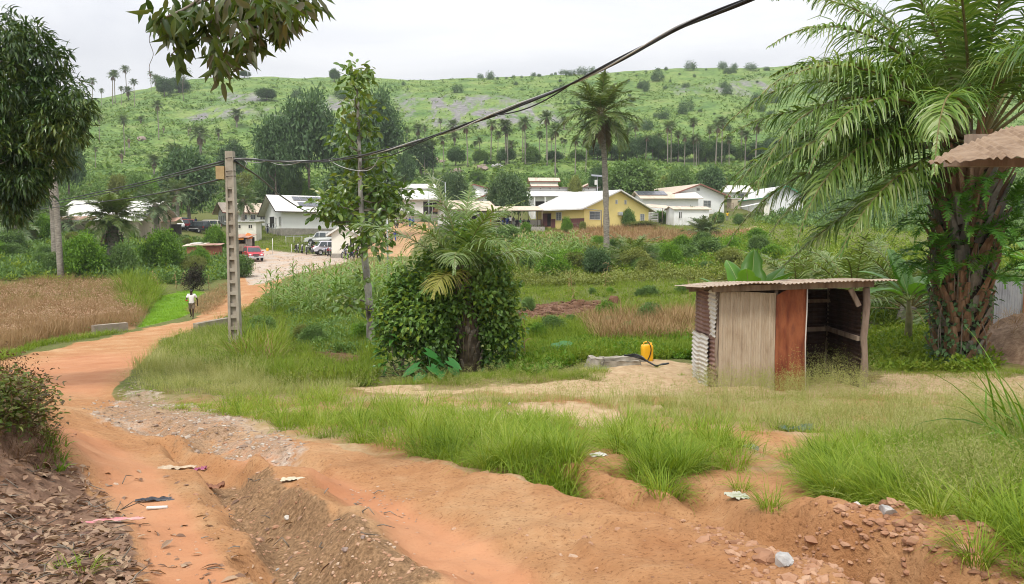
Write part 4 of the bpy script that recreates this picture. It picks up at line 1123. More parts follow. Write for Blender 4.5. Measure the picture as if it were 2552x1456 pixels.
# veranda roof at its right end
g = pt(650, 222, 133); r = thing('side_veranda', 'lean-to veranda with a brown underside at the right end of the yellow building', 'veranda', g, R(12))
mb = MB(); mb.prism([(0, 0, 2.4), (4.2, 0, 2.2), (4.2, 3.5, 2.9), (0, 3.5, 3.1)], (0, 0, 0), (0, 0, .07)); mb.build('roof', RX_TAN, r)
for x in (.2, 2.2, 4.0):
    mb = MB(); mb.tube([(x, .1, -.4), (x, .1, 2.3)], .06, 6); mb.build('post', WOOD, r)
mb = MB(); [mb.box((1.0, 1.4, .2 + .26 * i), (1.6, 1.2, .12)) for i in range(6)]; [mb.box((x, .85, .8), (.1, .1, 1.6)) for x in (.25, 1.75)]; mb.build('pallet_screen', TRIM_WHITE, r)
# back buildings
g = pt(531, 214, 150); r = thing('clerestory_building', 'long back building with a raised row of wall above its grey roof', 'building', g, R(2))
mb = MB(); mb.box((6.8, 4, 0.6), (13.6, 8, 5.2)); mb.box((6.8, 10, 2.6), (13.0, 4, 5.4)); mb.build('wall', W_WHITE, r)
mb = MB(); mb.prism([(-.8, -.9, 2.75 + .5), (14.4, -.9, 3.25), (14.4, 8, 4.7), (-.8, 8, 4.7)], (0, 0, 0), (0, 0, .1)); mb.build('roof', RX_WHITE, r)
mb = MB(); mb.prism([(-.7, 7.3, 5.35), (14.2, 7.3, 5.5), (14.2, 13, 5.2), (-.7, 13, 5.2)], (0, 0, 0), (0, 0, .1)); mb.build('upper_roof', RX_DARK, r)
mb = MB(); [mb.box((i * 1.9 + .4, 7.5, 5.2), (.12, .5, .16)) for i in range(8)]; mb.build('rafter', TRIM_DARK, r)
for i in range(4):
    mb = MB(); mb.beam((.6 + i * 2.0, -.7, -.4), (.6 + i * 2.0, -.7, 3.2), .2, .2); mb.build('column', W_WHITE, r)
window(r, 'f', 13.6, 8, .8, 6.2, .8, 2.4, TRIM_WHITE, False, SHADE_IN, 'veranda_opening')
house('back_building', 'small tan roofed building highest behind the back roof', 531, 178, 2, 6, 5, 2.4, .8, 'x', W_WHITE, RX_TAN, TRIM_RED, .5, .5, py=192)
house('back_building', 'tan roofed block in front of the highest back building', 533, 170, 2, 5.0, 5, 2.2, .5, 'x', W_WHITE, RX_TAN, TRIM_RED, .5, .4, py=197)
I3 = house('gable_hut', 'small white gabled hut with two vents behind the solar street lamp', 585, 176, 10, 3.4, 5, 2.3, .8, 'y', W_WHITE, RY_TAN, TRIM_RED, .4, .4, py=197)
for u0 in (1.1, 1.9): window(I3, 'f', 3.4, 5, u0, u0 + .3, 1.8, 2.3, TRIM_WHITE, False, SHADE_IN, 'vent')
H_ = house('gable_hut', 'white gable with a small vent between the long roof and the mango tree', 468, 166, 12, 4.2, 6, 3.0, .8, 'y', W_WHITE, RY_TAN, TRIM_RED, .4, .4, py=203, ridge_at=.25)
window(H_, 'f', 4.2, 6, 1.2, 1.6, 2.6, 3.1, TRIM_WHITE, False, SHADE_IN, 'vent')
H2 = house('white_building', 'white wing with red roof edges and two windows at the end of the long roof', 476, 150, 10, 4.6, 6, 2.5, 1.5, 'y', W_WHITE, RY_TAN, TRIM_RED, .6, .5, py=213, ridge_at=.75)
for u0 in (.5, 2.0): window(H2, 'f', 4.6, 6, u0, u0 + .9, 1.3, 2.2)
J_ = house('white_building', 'white building with a half tan half white roof and dark solar panels', 643, 146, 3, 10.2, 10, 3.7, 1.35, 'x', W_WHITE, RX_TAN, None, .8, .7, py=218.5)
mb = MB(); sl = 1.35 / 5; mb.prism([(5.6, -.82, 3.7 - .82 * sl + .17), (10.95, -.82, 3.7 - .82 * sl + .17), (10.95, 5, 5.22), (7.2, 5, 5.22)], (0, 0, 0), (0, 0, .02)); mb.build('new_roof_sheets', RX_WHITE, J_)
u_ = np.array([0, 1.0, sl]) / math.hypot(1, sl)
solar(J_, None, [((-.6, 1.4, 3.7 + 1.4 * sl + .3), (1.1, 0, 0), u_ * 1.6, 5, 2)])
window(J_, 'f', 10.2, 10, 7.0, 8.8, 1.6, 2.3)
K_ = house('gable_building', 'white gabled building with a brown roof and red brown edges', 671, 150, 22, 12.0, 14, 3.2, 1.95, 'y', W_WHITE, RY_TAN, TRIM_RED, .9, .8, py=211.5)
window(K_, 'f', 12, 14, 7.2, 8.9, 1.0, 2.2); window(K_, 'f', 12, 14, 4.6, 5.0, 1.0, 2.3, bars=False); window(K_, 'f', 12, 14, 5.6, 5.9, .9, 2.0, bars=False)
window(K_, 'f', 12, 14, 5.6, 6.3, 4.0, 4.5, TRIM_WHITE, True, SHADE_IN, 'vent', 2)
L1 = house('small_building', 'small building with a white roof right of the brown roofed gable', 721, 172, 2, 6.6, 6, 2.4, 1.4, 'x', W_WHITE, RX_WHITE, None, .5, .5, py=203)
window(L1, 'f', 6.6, 6, 3.6, 5.0, 1.0, 1.9)
house('flat_block', 'low tan block with a flat roof right of the gabled building', 731.5, 160, -2, 5.3, 4, 1.55, .1, 'x', W_TAN, RX_WHITE, None, .15, .2, py=206.8, ridge_at=.85)
mb = MB(); mb.beam((0, 0, 0), (0, 0, 1.7), .1, .1); mb.beam((1.1, .1, 0), (1.1, .1, 1.7), .1, .1); [mb.beam((-.05, .05, .3 + .4 * i), (1.15, .12, .3 + .4 * i), .05, .14) for i in range(4)]
tag(mb.build('wooden_gate', WOOD, None, pt(727.5, 211.8, 150)), 'dark slatted wooden gate at the corner of the gabled building', 'gate')
M_ = house('gable_building', 'white gable with green roof edges half hidden by the big palm', 764, 150, 8, 8, 10, 3.0, 2.0, 'y', W_WHITE, RY_GREY, TRIM_GREEN, .7, .7, py=213)
g = pt(746, 216, 145); r = thing('lean_to', 'lean-to with a sloping tin roof in front of the green edged gable', 'lean-to', g, R(5))
mb = MB(); mb.prism([(0, 0, 1.7), (0, 4, 1.7), (4.8, 4, 2.7), (4.8, 0, 2.7)], (0, 0, 0), (0, 0, .07)); mb.build('roof', RX_WHITE, r)
mb = MB(); mb.box((4.0, 1.6, .8), (1.0, 2.6, 3.2)); mb.build('wall', W_CREAM, r)
for x in (.6, 3.1):
    mb = MB(); mb.tube([(x, .2, -.5), (x, .2, 1.75 + x * .2)], .06, 6); mb.build('post', WOOD, r)
N_ = house('small_shed', 'low white shed with a rust streaked roof beside the yellow building', 674, 131, 8, 6.0, 4, 1.55, .45, 'x', W_WHITE, RX_TAN, None, .3, .3, py=219)
window(N_, 'f', 6, 4, .8, 1.3, .1, 1.2, W_WHITE, False, SHADE_IN, 'doorway')
# A: the hall on the left
A_h = house('metal_roofed_hall', 'broad hall with a white tin roof and a band of rusty sheets', 54, 106, 3, 11.0, 14, 1.5, 2.7, 'x', W_TAN, RX_WHITE, None, .6, .8, py=231)
mb = MB(); sl = 2.7 / 7
for x0, x1, y0, y1 in ((.4, 2.0, -.58, .5), (2.15, 3.2, -.58, .75), (3.3, 4.4, -.58, .75), (4.5, 5.4, -.58, .75), (1.2, 2.1, .5, .85)): mb.prism([(x0, y0, 1.5 + y0 * sl + .17), (x1, y0, 1.5 + y0 * sl + .17), (x1, y1, 1.5 + y1 * sl + .17), (x0, y1, 1.5 + y1 * sl + .17)], (0, 0, 0), (0, 0, .02))
mb.build('rusty_sheets', RX_RUST, A_h)
g = pt(121, 231, 112); r = thing('carport', 'low carport with a dark streaked roof beside the stout palm', 'carport', g, R(8))
for k, (x0, x1, y0, y1, z0, z1) in enumerate(((0, 4.6, 0, 3, 1.0, 1.8), (.6, 7.0, 1.5, 5, .9, 1.75))):
    mb = MB(); mb.prism([(x0, y0, z0), (x1, y0, z0 + .5), (x1, y1, z1 + .3), (x0, y1, z1 - .1)], (0, 0, 0), (0, 0, .06)); mb.build('roof', [RX_DARK, RX_RUST][k], r)
for x in (.3, 1.8, 3.4, 5.0, 6.6):
    mb = MB(); mb.tube([(x, .3, -.6), (x, .3, 1.05 + x * .07)], .07, 6); mb.build('post', TRIM_DARK, r)
mb = MB(); mb.box((3.5, 5, .3), (6.6, .15, 1.5)); mb.build('back_wall', TRIM_DARK, r)
# kiosk with satellite dish
g = pt(237.5, 249.5, 97); r = thing('kiosk', 'tiny market kiosk with a rusty roof and an orange board above the red car', 'kiosk', g, R(-6))
mb = MB(); mb.prism([(-.3, -.6, 1.45), (1.7, -.6, 1.42), (1.8, 1.5, 1.8), (-.3, 1.5, 1.85)], (0, 0, 0), (0, 0, .05)); mb.build('roof', RX_RUST, r)
mb = MB(); mb.box((.7, 1.3, .4), (1.8, .08, 2.2)); mb.box((-.2, .6, .4), (.08, 1.4, 2.0)); mb.build('wall', TRIM_DARK, r)
mb = MB(); mb.box((.45, -.45, 1.28), (1.1, .05, .22)); mb.build('board', surf('orange paint', [(.62, .20, .02), (.70, .28, .04)], 3, .6), r)
mb = MB(); mb.box((1.6, -.3, .85), (.75, .04, .9), .35); mb.build('shutter', RX_DARK, r)
mb = MB(); mb.box((.6, -.3, .25), (1.5, .4, .9)); mb.build('counter', WOOD, r)
mb = MB()
th = np.linspace(0, 2 * PI, 17)[:-1]
V = np.array([[(q * math.cos(t), .16 * (q / .45) ** 2, q * math.sin(t)) for t in list(th) + [0]] for q in (.02, .15, .3, .45)])
mb.grid(V); mb.tube([(0, 0, 0), (0, -.35, .1)], .015, 5)
dish = MB(); M3 = np.array(Euler((R(-25), 0, R(40))).to_matrix()); mb.v = [q @ M3.T for q in mb.v]
mb.tube([(0, 0, -.9), (0, 0, -.05)], .025, 5)
tag(mb.build('satellite_dish', surf('orange enamel', [(.55, .13, .02), (.65, .2, .04)], 4, .5), None, pt(249.5, 235.8, 97.5)), 'orange satellite dish above the kiosk roof', 'satellite dish')
# orange hut and low rusty shelter in the bushes left of the pole
g = pt(206, 256.5, 96); r = thing('orange_hut', 'orange brick hut with a rusty roof half hidden by bushes', 'hut', g, R(10))
mb = MB(); mb.box((.6, 1, .3), (1.9, 2, 1.9)); mb.build('wall', surf('orange brick', [(.26, .085, .05), (.36, .14, .08)], 4, .9), r)
mb = MB(); mb.prism([(-.7, -.4, 1.3), (1.8, -.4, 1.34), (1.8, 2.4, 1.55), (-.7, 2.4, 1.5)], (0, 0, 0), (0, 0, .05)); mb.build('roof', RX_RUST, r)
g = pt(184, 253, 92); r = thing('low_shelter', 'low orange walled shelter with a torn pale roof beside the bright bush', 'shelter', g, R(4))
mb = MB(); mb.box((1.1, .6, .2), (1.5, 1.4, 1.0)); mb.build('wall', surf('orange mud', [(.32, .13, .07), (.42, .2, .11)], 4, .9), r)
mb = MB(); mb.prism([(-.1, -.4, .75), (2.4, -.4, .95), (2.5, 1.5, 1.15), (-.1, 1.5, 1.0)], (0, 0, 0), (0, 0, .05)); mb.build('roof', RX_TAN, r)
mb = MB(); mb.ball((1.2, .7, 1.1), (.7, .4, .1), 12, 8, 0, .5, 3); mb.build('tarpaulin', TRIM_WHITE, r)
# drive-side fence posts, rail in front of the white building
r = thing('rail_fence', 'thin pipe rail on posts along the grass below the solar panel building', 'fence', (0, 0, 0))
prev = None
rail = MB()
for i in range(9):
    g = ground(286 + i * 8, 122); mb = MB(); mb.tube([g - [0, 0, .3], g + [0, 0, 1.15]], .04, 6); mb.build('post', TRIM_WHITE, r)
    if prev is not None: rail.tube([prev + [0, 0, 1.1], g + [0, 0, 1.1]], .03, 5)
    prev = g
rail.build('rail', PIPE, r)
for i, (a, y0, y1) in enumerate(((742, 715, 880), (932, 700, 800))):
    px = 200 + a * .098; Y = 104; g = ground(px, Y)
    mb = MB(); mb.tube([(0, 0, -.3), (.02, 0, (y1 - y0) * .098 * Y / FPX)], .04, 6)
    tag(mb.build('marker_post', TRIM_WHITE, None, g), ['thin white post standing by the yellow canister', 'short pale post on the grass bank left of the white car'][i], 'post')
# ------------------------------------------------------------------ plants of the middle distance
def herbs(name, poly, n, size, per, ll, lw, mats, ymin=2, ymax=1e9, flat=.55, keepf=None, tpl=T4, far_scale=0.0, mb=None, lift=.0, avoid=()):
    """ground cover of leafy clumps: one mass nobody could count"""
    p = scatter_poly(poly, n, ymin, ymax)
    if keepf is not None: p = p[keepf(p)]
    if avoid:
        px = 512 + 796 * p[:, 0] / p[:, 1]; py = PY(px, p[:, 1]); k = np.ones(len(p), bool)
        for q in avoid: k &= ~inpoly(px / S2, py / S2, q)
        p = p[k]
    own = mb is None; mb = mb or MB()
    s = rng.uniform(size[0], size[1], len(p)) * (1 + .9 * np.clip(fbm(p[:, 0] * .35, p[:, 1] * .2, 3, 17), -.6, 1))
    P = np.repeat(p, per, 0); sr = np.repeat(s, per)
    d = rdir(len(P)); d[:, 2] = np.abs(d[:, 2])
    r = rng.random(len(P)) ** .45
    C = P + d * (sr * r)[:, None] * [.6, .6, flat * 1.3] + np.array([0, 0, lift])
    D = unit(d + rng.normal(size=(len(P), 3)) * .5 + [0, 0, .1]); Nn = unit(np.array([0, 0, 1.0]) + d * .4 + rng.normal(size=(len(P), 3)) * .4)
    k = rng.uniform(.7, 1.3, len(P)); leaves(mb, C, D, Nn, ll * k, lw * k, tpl)
    if own: return tag(mb.build(name, mats), kind='stuff')
    return mb


def tufts(mb, p, L, W_, nb, bend=(.5, 1.5), spread=.12, m=0, seg=3, lj=.35):
    n = len(p); P = np.repeat(p, nb, 0); L = np.repeat(np.broadcast_to(L, (n,)), nb)
    a = rng.random(len(P)) * 2 * PI; D = np.stack([np.cos(a), np.sin(a), 0 * a], 1)
    rad = np.sqrt(rng.random(len(P))) * np.repeat(np.broadcast_to(spread, (n,)), nb)
    P = P + D * rad[:, None] * 1.0
    P[:, 2] -= .02
    strip_blades(mb, P, D + rng.normal(size=(len(P), 3)) * [.5, .5, 0], L * rng.uniform(1 - lj, 1.1, len(P)), W_, rng.uniform(bend[0], bend[1], len(P)), seg, m)


allroad = [ROAD, PARK, HOSPRD]
# between the buildings and the hill, and among the buildings
herbs('undergrowth', [(-60, 440), (1000, 440), (2600, 430), (2600, 600), (1880, 560), (1880, 520), (1640, 475), (1500, 470), (1330, 460), (1200, 455), (1000, 470), (640, 490), (540, 530), (330, 540), (120, 540), (-60, 560)], 7000, (.5, 1.5), 16, .55, .32, M_MID, 95, 230, avoid=allroad)
herbs('undergrowth', [(-60, 545), (120, 540), (300, 555), (430, 560), (540, 590), (600, 620), (590, 690), (500, 710), (330, 705), (150, 690), (-60, 705)], 3400, (.35, 1.3), 26, .30, .16, M_MID, 40, 120, avoid=allroad + [BROWNF])
herbs('weed_cover', [(-60, 560), (200, 560), (430, 575), (560, 640), (560, 700), (330, 700), (-60, 700)], 900, (.5, 1.2), 26, .28, .14, M_HERB, 40, 120, avoid=allroad + [BROWNF])
# grass banks by the drive
def grassland(name, poly, n, L, W_, nb, mats, bend=(.4, 1.3), spread=.3, ymin=2, ymax=1e9, avoid=(), keepf=None, seg=2):
    p = scatter_poly(poly, n, ymin, ymax)
    px = 512 + 796 * p[:, 0] / p[:, 1]; py = PY(px, p[:, 1]); k = np.ones(len(p), bool)
    for q in avoid: k &= ~inpoly(px / S2 + rng.normal(size=len(p)) * 6, py / S2 + rng.normal(size=len(p)) * 3, q)
    p = p[k]
    if keepf is not None: p = p[keepf(p)]
    mb = MB(); Lk = L * (1 + .5 * np.clip(fbm(p[:, 0] * .5, p[:, 1] * .5, 3, 23), -.7, 1)) * rng.uniform(.75, 1.2, len(p))
    tufts(mb, p, Lk, W_, nb, bend, spread, seg=seg)
    return tag(mb.build(name, mats), kind='stuff')


grassland('lawn_grass', [(600, 575), (660, 570), (860, 560), (930, 575), (960, 570), (930, 610), (900, 635), (830, 630), (740, 628), (650, 622), (600, 600)], 2600, .35, .07, 7, M_GRASS, spread=.45, ymin=85, ymax=150, avoid=allroad)
grassland('lawn_grass', [(1200, 555), (1660, 560), (1880, 530), (2000, 560), (1900, 580), (1700, 590), (1300, 580), (1180, 575)], 1800, .4, .08, 7, M_GRASS, spread=.5, ymin=85, ymax=170)
grassland('dry_grass', [(1325, 605), (1400, 580), (1500, 566), (1645, 572), (1760, 590), (1880, 575), (1900, 585), (1760, 605), (1600, 608), (1480, 615), (1380, 615)], 2300, .9, .07, 9, M_DRYG, (.3, 1.3), .5, 70, 140)
# brown field on the left: dry weed stalks
def kb(p): return rng.random(len(p)) < .9
grassland('dry_grass', [(-60, 722), (0, 716), (130, 704), (300, 705), (345, 722), (375, 765), (340, 815), (250, 826), (120, 848), (0, 880), (-60, 890)], 3600, .85, .022, 13, M_DRYG, (.15, .9), .3, 28, 70, avoid=[LIME], seg=2)
herbs('weed_cover', [(-60, 722), (130, 704), (300, 705), (345, 722), (375, 765), (340, 815), (120, 848), (-60, 890)], 900, (.25, .6), 20, .10, .05, M_OLIVE, 28, 70)
grassland('tall_grass', [(-60, 722), (130, 706), (300, 706), (345, 724), (330, 760), (120, 765), (-60, 775)], 700, .8, .02, 12, M_GRASS, (.2, 1.0), .3, 28, 70)
herbs('seed_heads', [(-60, 735), (130, 715), (300, 715), (335, 740), (340, 800), (120, 835), (-60, 870)], 2400, (.25, .5), 14, .09, .05, leafmat('seed head', [(.30, .17, .10), (.40, .25, .16), (.50, .36, .24), (.24, .20, .07)], .2, .8, .1, obj_var=0), 28, 70, lift=.45)
grassland('tall_grass', [(290, 700), (360, 695), (400, 740), (372, 775), (330, 790), (300, 740)], 160, 1.5, .05, 22, M_GRASS, (.5, 1.6), .4, 35, 70, seg=3)
grassland('verge_grass', [(-60, 905), (0, 885), (130, 850), (250, 835), (330, 825), (230, 845), (100, 865), (0, 900)], 260, .3, .03, 12, M_GRASS, spread=.25, ymin=20, ymax=60)
grassland('seedlings', LIME, 1500, .16, .022, 12, M_LIME, (.2, 1.2), .16, 30, 70)
# garden slope right of the drive
herbs('undergrowth', [(1230, 590), (1330, 560), (1420, 600), (1640, 610), (1890, 590), (1930, 640), (1850, 700), (1740, 690), (1600, 680), (1500, 700), (1400, 690), (1270, 700), (1230, 660)], 2600, (.3, 1.05), 26, .20, .11, M_HERB, 30, 140)
herbs('undergrowth', [(1230, 690), (1280, 640), (1500, 650), (1560, 700), (1640, 665), (1760, 650), (1890, 660), (1860, 705), (1700, 700), (1500, 712), (1300, 715)], 1300, (.4, 1.25), 30, .16, .09, M_OLIVE, 30, 100)
herbs('undergrowth', [(1560, 640), (1700, 600), (1900, 590), (1960, 640), (1800, 670), (1620, 690)], 700, (.5, 1.2), 30, .22, .12, M_BRIGHT, 40, 110)
gard = [(1240, 705), (1500, 705), (1745, 700), (1745, 890), (1640, 895), (1450, 905), (1300, 930), (1260, 900)]
grassland('garden_grass', gard, 2900, .42, .016, 13, M_GRASS, (.3, 1.3), .22, 17, 60, avoid=[TILL[0]], seg=2)
herbs('garden_weeds', gard, 1500, (.12, .36), 26, .085, .045, M_HERB, 17, 60, avoid=[TILL[0]])
herbs('creeping_vines', [(1270, 870), (1450, 850), (1740, 840), (1745, 895), (1640, 892), (1450, 900), (1330, 940), (1270, 930)], 900, (.12, .3), 26, .09, .07, M_BRIGHT, 15, 40)
grassland('garden_grass', [(1450, 800), (1740, 790), (1745, 850), (1500, 860)], 400, .75, .02, 18, M_DRYG, (.2, 1.1), .3, 17, 50, seg=2)
# verge by the concrete pole and the slender tree
verge = [(395, 860), (500, 815), (600, 770), (650, 745), (700, 735), (1000, 770), (960, 870), (930, 960), (700, 960), (420, 900)]
herbs('verge_weeds', verge, 2200, (.14, .5), 26, .085, .045, M_HERB, 13, 60, avoid=allroad + TILL[1:2])
grassland('verge_grass', verge, 1700, .55, .016, 12, M_GRASS, (.3, 1.2), .22, 13, 60, avoid=allroad + TILL[1:2], seg=2)
grassland('verge_grass', [(395, 862), (520, 820), (640, 830), (700, 900), (640, 960), (420, 930), (330, 940)], 1000, .5, .014, 11, M_PALE, (.2, 1.0), .2, 13, 40, avoid=allroad, seg=2)
herbs('verge_weeds', verge, 900, (.2, .55), 24, .08, .04, M_OLIVE, 13, 60, avoid=allroad + TILL[1:2])
herbs('undergrowth', [(720, 800), (900, 790), (930, 880), (800, 880), (720, 850)], 260, (.3, .75), 40, .12, .06, M_MID, 18, 50)
grassland('tall_grass', [(570, 860), (640, 850), (710, 860), (690, 915), (600, 925)], 90, 1.15, .035, 14, M_GRASS, (.4, 1.5), .3, 15, 40, seg=4)
grassland('tall_grass', [(590, 870), (690, 860), (670, 915), (610, 915)], 30, 1.0, .03, 10, M_DRYG, (.4, 1.4), .3, 15, 40, seg=4)
# green right of the shed and behind it
herbs('creeping_vines', [(2150, 760), (2300, 760), (2480, 880), (2480, 930), (2170, 930)], 800, (.12, .4), 26, .10, .07, M_HERB, 14, 40)
herbs('undergrowth', [(2150, 640), (2552, 640), (2600, 800), (2150, 780)], 700, (.4, 1.3), 28, .16, .10, M_MID, 20, 60)
herbs('undergrowth', [(1740, 690), (2200, 690), (2200, 800), (1740, 900)], 500, (.2, .6), 26, .12, .08, M_HERB, 17, 45)

herbs('undergrowth', [(1880, 555), (2600, 540), (2600, 680), (1960, 680), (1900, 620)], 1500, (.4, 1.3), 26, .26, .14, M_HERB, 25, 140)
herbs('undergrowth', [(1930, 480), (2600, 470), (2600, 560), (1960, 560)], 900, (.6, 2.0), 24, .5, .28, M_DARK, 90, 200)
herbs('weed_cover', [(650, 790), (720, 745), (830, 715), (960, 690), (1010, 700), (1000, 800), (800, 820)], 420, (.2, .6), 26, .14, .07, M_HERB, 25, 110, avoid=allroad)
# named shrubs and small trees (kind, x, foot y, height, width, label)
SH = [('bright', 500, 668, 60, 60, 'light green bush hiding the orange hut wall'), ('bright', 212, 690, 122, 128, 'bright green bushy shrub in the middle of the left slope, wider than tall'), ('bright', 405, 680, 122, 116, 'bright green shrub with a rounded crown beside the orange hut'),
      ('bright', 112, 605, 80, 66, 'bright green shrub beside the two bare palm trunks'), ('bright', 538, 628, 76, 66, 'young pawpaw like tree in front of the orange hut'), ('dome2', 305, 690, 88, 70, 'dull green bush between the two bright shrubs'),
      ('dome2', 600, 690, 60, 70, 'dark bush under the concrete pole beside the red car'), ('dome2', 25, 640, 70, 90, 'low leafy bush at the left end of the slope'), ('olive', 480, 690, 46, 60, 'small olive bush below the orange hut'),
      ('dome2', 1562, 566, 50, 46, 'small round tree in front of the yellow wall'), ('bright', 1412, 585, 50, 34, 'feathery young tree at the yellow building corner'), ('olive', 1452, 580, 30, 22, 'grey green seedling tree near the yellow corner'),
      ('bright', 1645, 556, 36, 52, 'light green bush below the side veranda'), ('dome', 1722, 560, 44, 34, 'small tree before the low white shed'), ('dome2', 1265, 612, 54, 84, 'leafy bush below the open shelter'), ('dome2', 1215, 600, 40, 60, 'bush left of the leafy one below the open shelter'),
      ('bright', 1310, 585, 36, 40, 'light bush at the shelter edge'), ('olive', 1600, 570, 22, 100, 'low clipped hedge bush along the yellow wall'), ('dome2', 1840, 560, 30, 30, 'small bush near the lean-to'), ('dome2', 1790, 556, 30, 34, 'bush beside the person in yellow'),
      ('dome', 1485, 690, 74, 70, 'dark bush at the foot of the tall palm'), ('dome2', 628, 572, 24, 22, 'round clipped bush by the porch of the solar panel building'), ('dome2', 646, 574, 20, 20, 'small clipped bush beside the porch rack'),
      ('dome2', 1062, 552, 14, 26, 'flat clipped bush left of the white jeep'), ('dome2', 1028, 552, 14, 26, 'flat clipped bush by the long white building wall'), ('dome2', 20, 560, 60, 110, 'spreading bush behind the left slope bushes')]
for k, x, y1, hp, w, lab in SH:
    px = x * S2; Y = float(YAT(px, y1 * S2)); g = ground(px, Y); h = hp * S2 * Y / FPX
    copy_tree(PROT[k], g - [0, 0, .12 * h], rng.random() * 6.28, ((w * S2 * Y / FPX) / 9.5,) * 2 + (h * 1.1 / 8.0,), lab, 'bushes and small trees around the buildings')

for poly, n, lab, grp, hs in (([(1260, 640), (1330, 600), (1640, 615), (1900, 600), (1930, 650), (1850, 700), (1600, 690), (1300, 700)], 46, 'leafy wild bush on the overgrown slope between the maize and the shed', 'wild bushes on the overgrown slope', (.8, 2.0)), ([(-30, 600), (330, 590), (450, 600), (570, 660), (560, 705), (330, 705), (150, 690), (-30, 690)], 30, 'leafy wild bush on the left slope around the bright shrubs', 'wild bushes on the left slope', (.8, 2.0)), ([(700, 780), (900, 770), (930, 860), (760, 880), (620, 850)], 12, 'low weedy bush on the verge between the concrete pole and slender tree', 'weedy bushes on the verge', (.5, .95)), ([(1260, 720), (1500, 712), (1740, 705), (1740, 780), (1560, 840), (1280, 850)], 14, 'low leafy weed bush in the garden plot behind the well trough', 'weed bushes in the garden', (.35, .8)), ([(1000, 440), (1480, 430), (2000, 440), (2000, 470), (1000, 470)], 26, 'dark bush on the green bank between the buildings and grove', 'bushes on the bank below the grove', (1.0, 3.0))):
    for q in scatter_poly(poly, n):
        k = ['bright', 'dome2', 'olive', 'dome2'][rng.integers(4)]; h = rng.uniform(*hs); w = h * rng.uniform(.8, 1.5) / 8.0
        copy_tree(PROT[k], q - [0, 0, .15 * h], rng.random() * 6.28, (w, w, h / 7.0), lab, grp)
# ------------------------------------------------------------------ maize
MZ = []
for v in range(4):
    mb = MB(); h = 1.9 + .15 * v
    mb.tube([(0, 0, -.1), (.02, 0, h * .5), (.0, .03, h)], [.018, .014, .006], 5, 0)
    n = 13; z = np.linspace(.25, h * .93, n); a = np.arange(n) * PI + rng.normal(size=n) * .6 + v
    strip_blades(mb, np.stack([0 * z, 0 * z, z], 1), np.stack([np.cos(a), np.sin(a), 0 * a], 1), rng.uniform(.7, 1.05, n), .15, rng.uniform(1.3, 2.3, n), 5, 0)
    t = 9; strip_blades(mb, np.tile([0, 0.03, h - .02], (t, 1)), hdir(t), rng.uniform(.2, .34, t), .03, rng.uniform(.1, .9, t), 2, 1)
    MZ.append(mb.mesh('maize_plant', [M_MAIZE, M_TASSEL]))


def maize(poly, n, label, group, s0=1.0, tint=None):
    p = scatter_poly(poly, n)
    for i, q in enumerate(p):
        o = bpy.data.objects.new('maize_plant', MZ[i % 4]); col.objects.link(o); o.location = q; o.rotation_euler = (rng.normal() * .05, rng.normal() * .05, rng.random() * 6.28)
        o.scale = (s0 * rng.uniform(.75, 1.15),) * 3; tag(o, label, 'maize plant', group)


maize([(655, 775), (720, 748), (830, 718), (950, 694), (1010, 700), (1010, 770), (930, 800), (820, 805), (710, 800)], 152, 'green maize plant in the field beside the road, left of the vine covered palm', 'maize plants beside the road', 1.0)
maize([(1190, 655), (1300, 630), (1420, 632), (1480, 645), (1460, 672), (1300, 695), (1190, 705)], 145, 'green maize plant with pale tassel in the field below the open shelter', 'maize plants below the shelter', 1.05)
DRYM = [(395, 725), (385, 722), (440, 722), (450, 715), (300, 735), (1418, 745), (1432, 748), (1508, 718), (1310, 905), (1720, 760), (520, 722)]
drym = MB(); n = 9; z = np.linspace(.2, 1.5, n); a = np.arange(n) * PI + rng.normal(size=n) * .5
drym.tube([(0, 0, -.1), (.05, 0, .8), (.0, .03, 1.65)], [.018, .014, .006], 5, 0)
strip_blades(drym, np.stack([0 * z, 0 * z, z], 1), np.stack([np.cos(a), np.sin(a), 0 * a], 1), rng.uniform(.5, .8, n), .07, rng.uniform(2.2, 3.2, n), 5, 0)
drym = drym.mesh('dry_maize_stalk', [M_DRYG])
for i, (x, y) in enumerate(DRYM):
    o = bpy.data.objects.new('dry_maize_stalk', drym); col.objects.link(o); o.location = at2(x, y); o.rotation_euler = (rng.normal() * .1, rng.normal() * .1, rng.random() * 6)
    o.scale = (rng.uniform(.6, 1.0),) * 3; tag(o, 'withered tan maize stalk standing among green weeds', 'maize stalk', 'withered maize stalks')

# ------------------------------------------------------------------ mid-distance palms
def palm(name, label, px, Y, h, r0, r1, nf, L, nl, ll, lw, seg, els, lean=0, dead=0, mat=None, cluster=False, trunk=True, group=None, droopk=1.0, rough=True, dz=0):
    g = ground(px, Y); r = thing(name, label, 'palm', g, 0, group)
    zt = np.linspace(-.5, h, 14); P = np.stack([lean * (zt / h) ** 2, 0 * zt, zt], 1)
    if trunk:
        mb = MB(); rr = np.linspace(r0, r1, 14) * (1 + .08 * rng.normal(size=14) * rough); mb.tube(P, rr, 10); mb.build('trunk', M_PTRUNK, r)
    mb = MB(); palm_crown(mb, P[-1] + [0, 0, dz], nf, L, nl, ll, lw, seg, els, .035, dead, droopk=droopk)
    mb.build('crown', [mat or M_PALM, M_RIB, M_DEAD], r)
    return r, P


